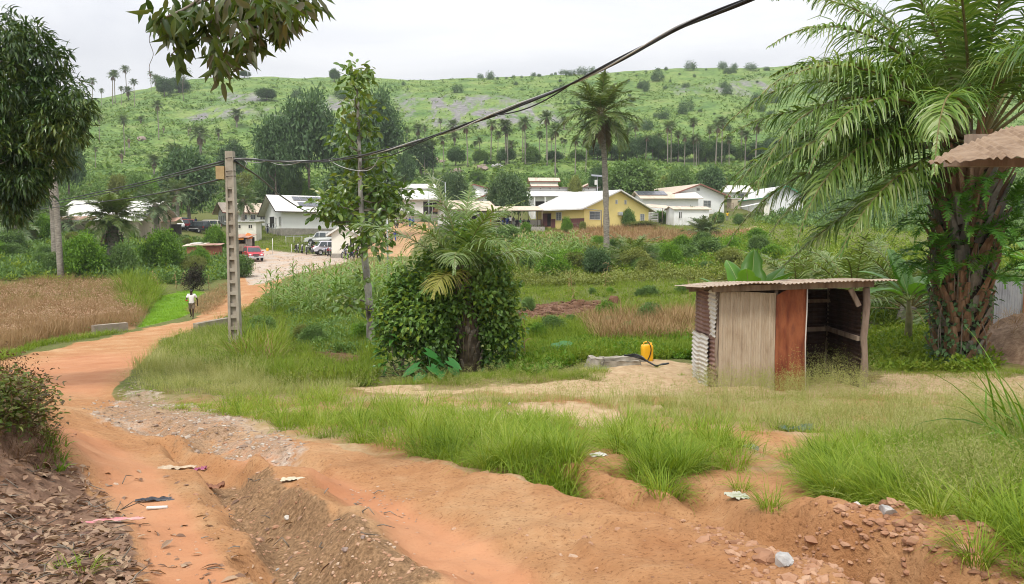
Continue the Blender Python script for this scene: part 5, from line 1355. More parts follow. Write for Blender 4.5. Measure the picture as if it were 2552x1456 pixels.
palm('oil_palm', 'tallest single oil palm, standing before the yellow building', 606.5, 65, 12.1, .27, .19, 40, 4.3, 58, .85, .12, 2, (1.42, -1.15), -.5, 5, group=None, droopk=1.0)
mbx = None
palm('oil_palm', 'stout oil palm with a climber covered trunk before the metal roofed hall', 114, 76, 4.9, .55, .5, 44, 4.0, 44, .9, .14, 2, (1.4, -.7), .1, 4)
g = ground(114, 75.6); mb = MB(); n = 420; a = rng.random(n) * 2 * PI; zz = rng.random(n) * 4.6
P = np.stack([np.cos(a) * .62, np.sin(a) * .62, zz], 1) + rng.normal(size=(n, 3)) * .12
leaves(mb, P, np.stack([np.cos(a), np.sin(a), -.3 + 0 * a], 1), np.array([0, 0, 1.0]) + rng.normal(size=(n, 3)) * .4, .32, .2)
tag(mb.build('climbing_vine', M_DARK, None, g), 'climbing vine wrapped round the stout palm trunk', 'vine')
for i, (x0, y0, x1, y1, lab) in enumerate(((126, 400, 139, 640, 'bare grey palm trunk rising into the mango crown, left of a pair'), (133, 395, 152, 655, 'bare grey palm trunk rising into the mango crown, right of a pair'))):
    Y = 70 - i * 3; b0 = ground(x1 * S2, Y); t = pt((x0 - 6) * S2, 300 * S2, Y + 1) - b0
    r = thing('oil_palm', lab, 'palm', b0); mb = MB(); s = np.linspace(-.03, 1, 12)[:, None]; mb.tube(t * s, np.linspace(.27, .2, 12), 10); mb.build('trunk', M_PTRUNK, r)
    mb = MB(); palm_crown(mb, t, 26, 3.2, 26, .7, .1, 1, (1.3, -.8)); mb.build('crown', [M_PALMFAR, M_RIB, M_DEAD], r)
for px, Y, h, nf, L, lab in ((631, 60, .5, 26, 3.3, 'bushy stemless palm right of the tall palm foot'), (596, 58, .4, 18, 2.4, 'small stemless palm left of the tall palm foot'), (703, 108, .7, 30, 3.6, 'grey green clumped palm on the slope below the low shed'),
                            (795, 38, .5, 22, 3.6, 'young palm with spreading fronds behind the banana plants'), (850, 30, .8, 24, 4.2, 'dark young palm behind the shed, left of the big palm'), (905, 27, .6, 20, 3.6, 'dark feathery palm between the shed and the big palm'), (842, 44, .4, 18, 3.2, 'low palm up the slope behind the shed'),
                            (17, 92, 2.2, 26, 4.0, 'shaded palm below the near mango crown, nearest the frame side'), (60, 104, 2.0, 26, 4.0, 'shaded palm below the near mango crown beside the bare trunks'), (156, 108, 5.0, 30, 3.4, 'shaggy oil palm over the carport'), (178, 135, 6.5, 30, 4.0, 'oil palm rising over the dark round tree'), (232, 140, 7.5, 30, 4.2, 'oil palm just above the concrete pole top, left side'), (243, 128, 6.5, 26, 3.6, 'oil palm beside the concrete pole top, right side')):
    near_ = Y < 70
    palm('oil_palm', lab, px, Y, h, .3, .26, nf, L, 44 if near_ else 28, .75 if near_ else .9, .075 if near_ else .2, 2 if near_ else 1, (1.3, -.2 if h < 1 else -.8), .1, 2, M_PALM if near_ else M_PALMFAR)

# ------------------------------------------------------------------ the slender tree
r = thing('slender_tree', 'slender tall tree with sparse glossy leaves and a lichened trunk right of the concrete pole', 'tree', at2(925, 862)); b0 = np.array(r.location)
YT = b0[1]
def tp(a, b, dy=0): return pt(a * S2, b * S2, YT + dy) - b0
mb = MB(); TP = np.array([tp(926, 885), tp(925, 840), tp(921, 760), tp(913, 680), tp(904, 590), tp(899, 480), tp(896, 380), tp(893, 300), tp(891, 230), tp(890, 190)])
k = np.linspace(0, 1, len(TP)); kk = np.linspace(0, 1, 40); TS = np.stack([np.interp(kk, k, TP[:, i]) for i in range(3)], 1); TS += rng.normal(size=TS.shape) * .012
mb.tube(TS, np.interp(kk, [0, .12, .3, .6, 1], [.22, .155, .12, .075, .02]) * (1 + .06 * rng.normal(size=40)), 12)
mb.build('trunk', surf('lichened bark', [(.035, .028, .022), (.17, .15, .13), (.42, .40, .36), (.15, .12, .10)], 2.6, .9, .7, .03, 8, stretch=(1, 1, .45)), r)
mb = MB(); tw = MB()
CL = [(q0, q1, q2 * .85, int(q3 * 1.9)) for q0, q1, q2, q3 in [(890, 178, .35, 46), (875, 200, .3, 22), (905, 205, .35, 26), (892, 235, .3, 20), (880, 262, .32, 20), (910, 285, .36, 24), (885, 320, .45, 44), (862, 330, .34, 20), (915, 330, .3, 14), (858, 365, .32, 22), (888, 392, .4, 28), (930, 395, .42, 34), (962, 402, .28, 18), (905, 415, .3, 16),
      (880, 470, .5, 70), (915, 462, .6, 80), (950, 475, .6, 80), (985, 490, .5, 60), (845, 500, .55, 60), (815, 510, .45, 44), (800, 535, .35, 22), (865, 530, .4, 36), (960, 510, .5, 50), (1000, 515, .3, 20), (930, 560, .5, 50), (895, 590, .35, 22), (950, 590, .3, 16), (875, 610, .2, 6), (840, 545, .2, 8), (925, 620, .3, 22), (905, 690, .3, 14), (870, 760, .4, 28), (850, 735, .35, 22)]]
for a, b, s, n in CL:
    c = tp(a, b, rng.normal() * .7); j = np.argmin(np.abs(TS[:, 2] - (c[2] - .25))); limb(tw, TS[j], c, .03, .008, 5, .08)
    o = rng.normal(size=(n, 3)) * s * [.75, .75, .55]; leaves(mb, c + o, unit(o) + rng.normal(size=(n, 3)) * .5 + [0, 0, -.55], np.array([0, -.15, 1.0]) + rng.normal(size=(n, 3)) * .55, rng.uniform(.17, .3, n), rng.uniform(.10, .17, n), TROUND)
tw.build('branches', M_BARK, r); mb.build('leaves', leafmat('glossy broad leaf', [(.05, .11, .015), (.10, .19, .025), (.17, .25, .03), (.24, .25, .05)], .3, .3, .6), r)

# ------------------------------------------------------------------ vine covered palm in the middle
b0 = at2(1150, 925); YB = b0[1]
def bp(a, b, dy=0): return pt(a * S2, b * S2, YB + dy) - b0
r = thing('vine_covered_palm', 'short palm smothered in dark leafy vines beside the footpath', 'palm', b0)
mb = MB(); P = np.array([bp(1170, 930), bp(1168, 860), bp(1165, 780), bp(1160, 700), bp(1150, 660)]); mb.tube(P, [.30, .27, .24, .2, .15], 12)
for i in range(150):
    t = rng.random() ** .8; q = P[0] + (P[-1] - P[0]) * t; a = rng.random() * 6.28; d = np.array([math.cos(a), math.sin(a), 0]); rr = .29 - .12 * t
    mb.beam(q + d * rr * .8, q + d * (rr + .08) + [0, 0, .28], .06, .03, 1)
    if i % 3 == 0: mb.tube([q + d * rr, q + d * (rr + .1) + [0, 0, -.3], q + d * (rr + .06) + [0, 0, -.7]], .008, 4, 2)
mb.build('trunk', [surf('palm fibre', [(.03, .022, .015), (.08, .06, .04), (.15, .115, .08)], 5, .95), M_BARK, M_DEAD], r)
vb = []
for a, b, dy, rr in ((985, 800, .1, .42), (1020, 760, .2, .44), (1060, 740, .1, .48), (1110, 720, .0, .5), (990, 850, 0, .4), (1050, 800, -.2, .5), (1085, 850, -.1, .5), (1190, 640, .2, .42), (1130, 660, .2, .42), (1215, 680, .1, .44), (1240, 730, .2, .42), (1250, 780, .2, .38), (1205, 750, -.1, .42), (1220, 820, .3, .42), (1250, 850, .3, .3), (1150, 760, .5, .7), (1235, 900, .2, .28), (1085, 670, .4, .4), (1050, 700, .5, .4), (1010, 720, .3, .34), (1150, 870, .6, .5), (1170, 600, .3, .3), (1120, 790, -.3, .36), (1100, 900, .3, .34), (960, 770, .2, .22), (1265, 815, .3, .22)):
    c = bp(a, b, dy); vb.append((*c, rr, rr, rr * .85))
mb = MB(); crown(mb, vb, 1500, 13, .13, .08, .26, TLEAF, 0, .35, .12, .5, .7); crown(mb, vb, 380, 10, .14, .08, .3, TLEAF, 1, .3, 0, .5, .7)
mb.build('vines', [leafmat('vine leaf', [(.04, .10, .018), (.08, .165, .028), (.14, .245, .04), (.2, .29, .06)], .3, .4, .4), M_HERB], r)
mb = MB()
for a0, b0_, az, el, L, dr, tw_, dead in ((1150, 690, 2.6, 1.15, 2.9, 1.1, .2, 0), (1150, 690, 2.2, 1.35, 3.1, .9, .4, 0), (1150, 690, .4, 1.2, 2.6, .9, -.2, 0), (1152, 690, -.9, 1.25, 2.7, 1.3, .3, 0), (1150, 690, 3.6, 1.1, 2.6, 1.3, .1, 0), (1150, 690, 1.4, 1.35, 2.9, .8, .1, 0), (1155, 690, 4.6, .9, 2.2, 2.2, .2, 0), (1150, 690, 3.2, .75, 3.6, 1.0, -.15, 0), (1152, 700, -.2, .75, 2.6, 1.4, 0, 0), (1150, 700, 4.3, .45, 1.7, 1.8, 0, 2), (1155, 690, 5.3, 1.0, 2.4, 1.8, 0, 0), (1150, 690, 2.9, 1.45, 3.3, .7, 0, 0)):
    frond(mb, bp(a0, b0_), az, el, L, dr, 56, .72, .05, 3, dead, 1, .018, tw_, .6)
mb.build('fronds', [leafmat('young palm leaflet', [(.07, .14, .02), (.14, .23, .04), (.22, .30, .10), (.34, .38, .22)], .3, .35, .5), M_RIB, leafmat('yellow palm leaflet', [(.28, .30, .05), (.38, .36, .10)], .3, .5, .3)], r)
# broad leaved shrub and taro at its foot
r = thing('broadleaf_shrub', 'broad leaved glossy green shrub left of the taro plant', 'shrub', at2(1000, 935)); b1 = np.array(r.location)
def sp_(a, b, dy=0): return pt(a * S2, b * S2, b1[1] + dy) - b1
mb = MB(); tw = MB()
for a, b in ((950, 850), (975, 820), (1000, 805), (1030, 830), (960, 890), (1000, 870), (1040, 870), (1060, 860), (945, 920), (985, 920), (1020, 915), (990, 845), (1020, 850)):
    c = sp_(a, b, rng.uniform(-.4, .2)); limb(tw, (0, 0, -.1), c, .018, .008, 5, .06); n = 26; z = rng.random(n) * .35; an = rng.random(n) * 6.28
    leaves(mb, c + np.stack([0 * z, 0 * z, -z], 1) + rng.normal(size=(n, 3)) * .05, np.stack([np.cos(an), np.sin(an), .15 - z * 1.5], 1), np.array([0, 0, 1.0]) + rng.normal(size=(n, 3)) * .3, rng.uniform(.16, .27, n), rng.uniform(.055, .085, n), TLEAF, 0, True)
tw.build('stems', M_BARK, r); mb.build('leaves', leafmat('broad glossy leaf', [(.035, .12, .02), (.07, .19, .03), (.13, .27, .05)], .25, .3, .55), r)
TAROV = (np.array([(0, 0, 0), (-.28, .30, .02), (.1, .48, .03), (.55, .36, 0), (1, 0, -.1), (.55, -.36, 0), (.1, -.48, .03), (-.28, -.30, .02), (.4, 0, -.03)]), [(0, 8, 2, 1), (8, 3, 2), (8, 4, 3), (8, 5, 4), (8, 6, 5), (0, 7, 6, 8)])
r = thing('taro_plant', 'taro plant with big heart shaped leaves at the foot of the vine covered palm', 'taro plant', at2(1075, 945)); b1 = np.array(r.location)
for a, b, L, az in ((1065, 878, .42, .3), (1038, 915, .46, 3.0), (1075, 915, .36, -.6), (1095, 905, .34, .8), (1120, 900, .36, -.2), (1128, 918, .34, -1.0), (1100, 925, .3, -1.6), (1050, 935, .34, -2.3), (1085, 893, .34, 1.6)):
    c = pt(a * S2, b * S2, b1[1] + rng.uniform(-.3, .2)) - b1; mb = MB(); mb.tube([(rng.normal() * .03, rng.normal() * .03, -.05), (c[0] * .5, c[1] * .5, c[2] * .7), tuple(c)], .012, 5, 1)
    leaves(mb, [c], [(math.cos(az), math.sin(az), -.55)], np.array([(.15 * math.cos(az), -.45, .9)]), L, L * .8, TAROV, 0, True); mb.build('leaf', [M_TARO, M_TARO], r)
mb = MB()
leaves(mb, [(0, 0, .3), (0, 0, .25), (.05, 0, .2)], [(.9, -.3, .1), (-.8, -.4, .1), (.1, -1, .0)], np.array([(0, -.4, 1.0)] * 3), .4, .36, TAROV, 0, True); mb.tube([(0, 0, -.05), (0, 0, .3)], .012, 5)
tag(mb.build('taro_plant', [M_TARO], None, at2(1398, 885)), 'single pale taro plant in the garden left of the well slab', 'taro plant')

# ------------------------------------------------------------------ bananas
def banana(label, a, b, specs, stem_h, sc_=1.0, Y=None):
    g = at2(a, b) if Y is None else ground(a * S2, Y)
    r = thing('banana_plant', label, 'banana plant', g); mb = MB(); mb.tube([(0, 0, -.2), (.02, 0, stem_h * .6), (0, .02, stem_h)], [.11 * sc_, .09 * sc_, .05 * sc_], 8)
    mb.build('stem', surf('banana stem', [(.13, .14, .05), (.22, .2, .09), (.16, .10, .05)], 3, .7), r)
    for az, el, L, dr in specs:
        K = 18; t = np.linspace(0, 1, K); e = el - dr * t ** 1.5; d = np.stack([np.cos(e) * math.cos(az), np.cos(e) * math.sin(az), np.sin(e)], 1); pm = np.array([0, 0, stem_h]) + np.vstack([[0, 0, 0], np.cumsum(d[:-1] * L / (K - 1), 0)])
        s = unit(np.cross(d, [0, 0, 1.0]) + 1e-6); up = np.cross(s, d); w = .26 * sc_ * np.clip(np.sin(np.clip((t - .17) / .83, 0, 1) ** .8 * PI), 0, 1) ** .6 + .012
        mb = MB()
        for sgn in (1, -1):
            ww = w * (1 + .10 * rng.normal(size=K)); V = np.stack([pm, pm + s * (sgn * ww * .55)[:, None] + up * (ww * .28)[:, None], pm + s * (sgn * ww)[:, None] + up * (ww * .14)[:, None]], 1); mb.grid(V, 0)
        mb.tube(pm, np.linspace(.022, .004, K) * sc_, 5, 1); mb.build('leaf', [M_BAN, surf('banana midrib', [(.30, .38, .12), (.38, .44, .16)], 3, .5)], r)
    return r


banana('banana plant with upright leaves showing over the shed roof, left one', 1868, 0, ((1.9, 1.15, 1.9, .5), (1.2, 1.3, 2.0, .4), (.5, 1.1, 1.8, .6), (2.9, .95, 1.7, .6), (4.3, 1.2, 1.7, .6), (5.4, 1.1, 1.8, .7), (3.6, 1.0, 1.6, .8)), .95, 1.2, 19.5)
banana('banana plant with spread leaves showing over the shed roof, right one', 1925, 0, ((.3, .8, 1.9, .5), (1.0, 1.1, 1.7, .5), (2.4, 1.0, 1.5, .7), (4.6, 1.1, 1.4, .7), (5.7, .8, 1.7, .7)), .85, 1.05, 19)
banana('banana plant with a tall stem between the shed and the big palm', 2262, 830, ((1.8, 1.2, 1.7, .5), (2.6, .85, 1.6, .9), (3.4, .5, 1.7, 1.2), (.7, .9, 1.2, .9), (4.8, .9, 1.4, 1.6), (2.2, 1.3, 1.5, .4), (5.6, .6, 1.2, 1.2)), 1.15, 1.05, 22)
banana('banana plant with broad leaves at the metal sheet fence', 2580, 0, ((2.6, .7, 2.0, .8), (3.2, .45, 2.1, .8), (2.0, 1.0, 1.9, .6), (3.8, .3, 1.6, 1.0), (1.0, 1.1, 1.8, .6)), 1.6, 1.1, 26)
# ------------------------------------------------------------------ the concrete ladder pole and the cables
r = thing('concrete_pole', 'tall tapered concrete utility pole with a ladder of recesses, beside the road', 'utility pole', ground(235.8, 29.0)); b0 = np.array(r.location)
topz = float(zc(377 * S2, 29.0)) - b0[2]; lean = float(yc(573 * S2, 151, 29.0)) - b0[0]
def pw(z): return .43 - .155 * z / topz
def pc(z): return lean * z / topz
CONCP = surf('pole concrete', [(.24, .20, .15), (.36, .315, .25), (.44, .40, .33)], 1.6, .9, .5, .01, 9)
mb = MB(); zr = np.linspace(0, topz * .82, 15)
def quadbox(z0, z1, x0, x1, y0, y1):     # a block whose sides follow the taper; x in widths, y in depths
    v = []
    for z in (z0, z1):
        for y in (y0, y1):
            for x in (x0, x1): v.append((pc(z) + x * pw(z), y * .28, z))
    mb.add(v, np.array([(0, 2, 3, 1), (4, 5, 7, 6), (0, 1, 5, 4), (2, 6, 7, 3), (0, 4, 6, 2), (1, 3, 7, 5)]), 0)
for x0, x1 in ((-.5, -.27), (.27, .5)): quadbox(-.6, topz, x0, x1, -.5, .5)
quadbox(-.6, topz, -.268, .268, -.12, .12)
for z in zr: quadbox(z - .06, z + .06, -.267, .267, -.44, .44)
quadbox(topz * .82, topz, -.267, .267, -.47, .47)
mb.build('shaft', CONCP, r)
mb = MB(); z0 = float(zc(431 * S2, 29.0)) - b0[2]; mb.box((pc(z0) - pw(z0) / 2 - .17, -.05, z0), (.30, .3, .46)); mb.build('meter_box', surf('yellowed board', [(.32, .22, .10), (.42, .31, .16)], 4, .7), r)
mb = MB()
for z in (topz * .9, topz * .875, topz * .965): mb.tube([(pc(z) + pw(z) * .56 * math.cos(a), .19 * math.sin(a), z + .02 * math.cos(a)) for a in np.linspace(0, 2 * PI, 17)], .013, 5, 0, False)
mb.build('strap', TRIM_DARK, r)
mb = MB(); z = topz * .955; mb.tube([(pc(z) + pw(z) * .5, 0, z), (pc(z) + .5, -.06, z + .02), (pc(z) + .62, -.06, z - .1), (pc(z) + .52, -.05, z - .3)], .016, 6); mb.build('cable_hook', PIPE, r)
PTOP = b0 + np.array([lean, 0, topz])


def spl(P, n):
    P = np.asarray(P, float); k = np.concatenate([[0], np.cumsum(np.linalg.norm(np.diff(P, axis=0), axis=1))]); t = np.linspace(0, k[-1], n); out = np.zeros((n, 3))
    m = np.zeros_like(P); m[1:-1] = (P[2:] - P[:-2]) / (k[2:] - k[:-2])[:, None]; m[0] = (P[1] - P[0]) / (k[1] - k[0]); m[-1] = (P[-1] - P[-2]) / (k[-1] - k[-2])
    j = np.clip(np.searchsorted(k, t, side='right') - 1, 0, len(P) - 2); h = (k[j + 1] - k[j]); s = (t - k[j]) / h; s = s[:, None]; h = h[:, None]
    return (2 * s ** 3 - 3 * s ** 2 + 1) * P[j] + (s ** 3 - 2 * s ** 2 + s) * h * m[j] + (-2 * s ** 3 + 3 * s ** 2) * P[j + 1] + (s ** 3 - s ** 2) * h * m[j + 1]


CABB = surf('black cable', [(.012, .012, .012), (.03, .03, .032)], 5, .45); CABG = surf('grey cable', [(.30, .30, .29), (.45, .45, .43)], 5, .5)
x0_, x1_ = float(yc(237, 157, 29)), float(yc(750, 0, 9.5))
def cabY(px):      # depth on the straight line between the two supports
    k = (px - 512) / 796 / CP * 1.0
    t = (k * 29 - x0_) / ((x1_ - x0_) - k * (9.5 - 29)); return 29 + t * (9.5 - 29)
bund = [PTOP + np.array([.2, -.1, -.28])] + [pt(a * S2, b * S2, cabY(a * S2)) for a, b in ((640, 398), (700, 403), (830, 399), (1000, 366), (1200, 296), (1400, 216), (1520, 161), (1600, 121), (1700, 68), (1870, 0), (2060, -75))]
C0 = spl(bund, 420); tt = np.linspace(0, 1, 420)
mb = MB()
for k in range(5):
    ph = k * 2 * PI / 5 + 26 * tt * (1 + .1 * np.sin(tt * 9 + k)); rad = .026 + .012 * np.sin(tt * 23 + k * 2)
    T = unit(np.gradient(C0, axis=0)); s = unit(np.cross(T, [0, 0, 1.0])); u = np.cross(s, T)
    mb.tube(C0 + (s * np.cos(ph)[:, None] + u * np.sin(ph)[:, None]) * rad[:, None], .0125, 6, 0 if k else 1)
for a, b_, dep in ((60, 120, .10), (190, 255, .13), (300, 345, .12), (10, 60, .10)):
    seg_ = C0[a:b_].copy(); q = np.linspace(0, PI, b_ - a); seg_[:, 2] -= np.sin(q) * dep; mb.tube(seg_, .011, 6, 1 if a < 100 else 0)
tag(mb.build('power_cable', [CABB, CABG]), 'thick twisted bundle of overhead cables from the concrete pole up over the road', 'cable')
def cable(lab, P, rr, m=CABB, n=60):
    mb = MB(); mb.tube(spl(P, n), rr, 6); return tag(mb.build('power_cable', m), lab, 'cable')
cable('upper left overhead cable running from the concrete pole to the mango tree', [pt(557 * S2, 402 * S2, 29), pt(480 * S2, 421 * S2, 36), pt(330 * S2, 460 * S2, 50), pt(150 * S2, 499 * S2, 66), pt(0, 527 * S2, 80)], .035)
cable('upper left overhead cable just below the topmost one', [pt(557 * S2, 408 * S2, 29), pt(480 * S2, 427 * S2, 36), pt(330 * S2, 466 * S2, 50), pt(150 * S2, 506 * S2, 66), pt(0, 537 * S2, 80)], .03)
cable('lower left overhead cable leaving the meter box of the concrete pole', [pt(552 * S2, 446 * S2, 29), pt(430 * S2, 475 * S2, 38), pt(300 * S2, 497 * S2, 50), pt(150 * S2, 515 * S2, 64), pt(0, 533 * S2, 80)], .032)
cable('black service cable sagging from the concrete pole to the guard house', [PTOP + [.2, -.1, -.35], pt(650 * S2, 445 * S2, 36), pt(700 * S2, 488 * S2, 46), pt(760 * S2, 525 * S2, 62), pt(830 * S2, 555 * S2, 82), pt(880 * S2, 566 * S2, 94)], .04)
cable('pale loose cable loop hanging under the twisted bundle', [pt(818 * S2, 398 * S2, cabY(818 * S2)), pt(850 * S2, 415 * S2, cabY(850 * S2)), pt(890 * S2, 425 * S2, cabY(890 * S2)), pt(925 * S2, 421 * S2, cabY(925 * S2)), pt(945 * S2, 392 * S2, cabY(945 * S2))], .01, CABG)
cable('thin wire drooping from the slender tree to the steel pole', [pt(905 * S2, 560 * S2, 28), pt(935 * S2, 556 * S2, 40), pt(965 * S2, 530 * S2, 52)], .012)
# steel poles and lamps
g = at2(967, 692); mb = MB(); mb.tube([(0, 0, -.4), (-.02, 0, float(zc(528 * S2, g[1])) - g[2])], [.085, .06], 10); tag(mb.build('steel_pole', PIPE, None, g), 'slim pale steel pole beside the slender tree', 'pole')
for px, ytop, Y, lab in ((429, 186, 135, 'plain steel lamp pole left of the white house with shutters'), (445.5, 182, 122, 'steel street lamp with a long arm beside the white house with shutters')):
    g = ground(px, Y); h = float(zc(ytop, Y)) - g[2]; r = thing('street_lamp', lab, 'street lamp', g)
    mb = MB(); mb.tube([(0, 0, -.3), (0, 0, h)], [.1, .06], 8); mb.build('pole', PIPE, r)
    if px > 440:
        mb = MB(); mb.tube([(0, 0, h - .1), (-.8, 0, h + .25), (-1.7, 0, h + .6)], .045, 6); mb.build('arm', PIPE, r); mb = MB(); mb.box((-1.85, 0, h + .62), (.5, .2, .1)); mb.build('lamp_head', ALU, r)
g = ground(597, 150); h = float(zc(176, 150)) - g[2]; r = thing('solar_street_lamp', 'solar street lamp with tilted panel and white box', 'street lamp', g)
mb = MB(); mb.tube([(0, 0, -.3), (0, 0, h)], [.1, .07], 8); mb.build('pole', ALU, r); mb = MB(); mb.prism([(-1.1, -.5, h - .1), (1.0, -.5, h - .25), (1.0, .6, h + .15), (-1.1, .6, h + .3)], (0, 0, 0), (0, 0, .06)); mb.build('solar_panel', SOLAR, r); mb = MB(); mb.box((-.25, -.2, h - 1.2), (.5, .3, .9)); mb.build('battery_box', TRIM_WHITE, r)
g = ground(640, 428); mb = MB(); mb.tube([(0, 0, -1), (0, 0, 9.5)], .18, 6)
g = ground(618 * S2, 424); mb = MB(); mb.tube([(0, 0, -1), (0, 0, 16 * S2 / 796 * 424 * 1.8)], .2, 6); tag(mb.build('bare_pole', PIPE, None, g), 'bare thin pole standing on the ridge beside the dark bush', 'pole')

# ------------------------------------------------------------------ the corrugated shed
def ctex(name, stops, rust=None, ra=.5, st=(1, 1, .25), dents=True):
    m, nt, b = new_mat(name); tc = N(nt, 'ShaderNodeTexCoord').outputs['Object']
    mp = N(nt, 'ShaderNodeMapping'); mp.inputs['Scale'].default_value = st; nt.links.new(tc, mp.inputs[0])
    n1 = noise(nt, mp.outputs[0], 6, 9, .68); n2 = noise(nt, tc, 2.2, 8, .65, .4); n3 = noise(nt, tc, 40, 5, .6)
    c = ramp(nt, [(.28 + .44 * i / (len(stops) - 1), q) for i, q in enumerate(stops)], n1).outputs[0]
    if rust:
        f = math_(nt, 'ADD', math_(nt, 'MULTIPLY', n2, .65), math_(nt, 'MULTIPLY', n1, .35)); c = mixc(nt, ramp(nt, [(ra, (0, 0, 0)), (ra + .09, (1, 1, 1))], f).outputs[0], c, rust)
    c = mixc(nt, ramp(nt, [(.64, (0, 0, 0)), (.72, (.5,) * 3)], n3).outputs[0], c, (.09, .055, .035))
    nt.links.new(c, b.inputs['Base Color']); b.inputs['Roughness'].default_value = .72; b.inputs['Metallic'].default_value = .1; b.inputs['Specular IOR Level'].default_value = .25
    bump(nt, b, noise(nt, tc, 9, 8, .6), .35, .012); return m


TIN_TAN = ctex('tan weathered tin', [(.25, .18, .12), (.39, .30, .21), (.46, .37, .27), (.31, .235, .165)], (.17, .10, .06), .66)
TIN_RUST = ctex('deep rusted tin', [(.085, .022, .012), (.19, .052, .022), (.27, .09, .038), (.13, .036, .02)], (.30, .20, .15), .66)
TIN_BROWN = ctex('brown rusted tin', [(.13, .07, .055), (.22, .125, .10), (.28, .18, .15)], (.36, .30, .27), .66)
TIN_SHADE = ctex('brown tin with painted shade', [(.03, .018, .014), (.06, .036, .028), (.09, .055, .042)], (.11, .08, .065), .68)  # brown tin made darker: the shade inside the shed is in the colour
TIN_WHITE = ctex('flaking white tin', [(.42, .39, .35), (.60, .57, .52), (.50, .46, .40)], (.22, .13, .09), .62)
TIN_ROOF = ctex('roof tin', [(.22, .14, .095), (.34, .25, .18), (.44, .36, .28), (.19, .105, .065)], (.14, .06, .03), .54, (1, .3, 1))
BEAM = surf('shed timber', [(.13, .09, .065), (.24, .18, .135), (.32, .26, .20)], 7, .9, .6, .008, 9, stretch=(1, 1, .15))


def csheet(mb, o, u, v, n, W_, L, pitch=.076, amp=.009, m=0, bend=0, edge=.01, nu=None, nv=14, wob=.012, profile='sin', skewtop=None, th=.003):
    """corrugated sheet: waves across u, straight along v, bent and dented a little; two skins a few mm apart"""
    o, u, v, n = (np.array(q, float) for q in (o, u, v, n))
    nu = nu or max(int(W_ / pitch * 8), 12); U, V = np.meshgrid(np.linspace(0, 1, nu), np.linspace(0, 1, nv), indexing='ij')
    ph = U * W_ / pitch * 2 * PI
    w = amp * np.sin(ph) if profile == 'sin' else amp * 2.2 * (np.clip(np.sin(ph * .42) * 5 - 3.2, 0, 1)) + amp * .5 * np.sin(ph * 2.1) * (np.sin(ph * .42) < .2)
    s0 = rng.random() * 50
    w = w + wob * fbm(U * W_ * 2 + s0, V * L * 2, 3, 3) + bend * np.sin(V * PI) * np.sin(U * PI)
    uu = U * W_ + edge * fbm(U * 0 + s0, V * L * 2.5, 3, 7) * np.where(U > .5, 1, 1); vv = V * L + edge * fbm(U * W_ * 3, U * 0 + s0, 3, 9) * np.where(V > .5, 1, -1)
    if skewtop: vv = vv + V ** 3 * np.interp(U, [0, .5, 1], skewtop)
    P = o + uu[..., None] * u + vv[..., None] * v + w[..., None] * n
    mb.grid(P, m); mb.grid((P - n * th)[::-1], m)
    return mb


g = at2(1965, 968); YS = 15.0
z0 = float(zc(388.5, YS)); X = lambda px: float(yc(px, 380, YS))
xl, x1, x2, x3 = X(718), X(774), X(805), X(863)
r = thing('tin_shed', 'open fronted shed of patched corrugated tin sheets, tan and rusty red', 'shed', (xl, YS, z0)); O = np.array([xl, YS, z0])
w0, w1, w2 = x1 - xl, x2 - x1, x3 - xl; dp = 1.75; hf = float(zc(289, YS)) - z0; hr = hf - .08
mb = MB(); csheet(mb, (0, 0, -.12), (1, 0, 0), (0, 0, 1), (0, -1, 0), w0, hf - .06 + .12, .076, .013, profile='trap', wob=.012, nv=22, nu=180, skewtop=(.0, .01, -.02)); mb.build('front_sheet', TIN_TAN, r)['label'] = 'tan weathered upright sheet'
mb = MB(); csheet(mb, (w0 + .0, -.03, -.16), (1, 0, 0), (0, 0, 1), (0, -1, 0), w1, hf + .2, .15, .012, profile='sin', wob=.03, nv=22, skewtop=(-.16, .0, .0)); mb.build('front_sheet', TIN_RUST, r)['label'] = 'deep rusty red sheet with a pale edge'
mb = MB(); mb.tube([(w0 + w1, -.045, -.16), (w0 + w1 - .03, -.05, .9), (w0 + w1 - .012, -.045, 1.5), (w0 + w1 - .01, -.04, hf + .02)], .012, 6); mb.build('sheet_edge', TIN_WHITE, r)
# left wall: four overlapping sheets laid sideways
def lw(y0, y1, za, zb, m, bend=.03, off=0, sk=None):
    mb = MB(); csheet(mb, (-.02 - off, y0, za), (0, 0, 1), (0, 1, 0), (-1, 0, 0), zb - za, y1 - y0, .085, .014, bend=bend, wob=.03, edge=.05, nv=16); mb.build('side_sheet', m, r)
lw(.0, .55, .95, hr + .05, TIN_WHITE, .0, .03); lw(.35, dp + .05, .85, hr - .02, TIN_BROWN, .03, .0); lw(.0, .75, -.12, .95, TIN_BROWN, .02, .0); lw(.55, dp + .12, -.12, .92, TIN_WHITE, .07, .05)
mb = MB(); csheet(mb, (-.02, dp, -.12), (0, 0, 1), (1, 0, 0), (0, -1, 0), .98, w2, .085, .012, wob=.02); csheet(mb, (-.02, dp + .02, .82), (0, 0, 1), (1, 0, 0), (0, -1, 0), hr - .85, w2, .085, .012, wob=.02); mb.build('back_wall', TIN_SHADE, r)
mb = MB(); csheet(mb, (w2 - .03, .0, -.12), (0, 0, 1), (0, 1, 0), (1, 0, 0), .98, dp, .085, .012, wob=.03, edge=.04); csheet(mb, (w2 - .03, .05, .84), (0, 0, 1), (0, 1, 0), (1, 0, 0), hf - .9, dp, .085, .012, wob=.03, edge=.04); mb.build('side_sheet', TIN_SHADE, r)
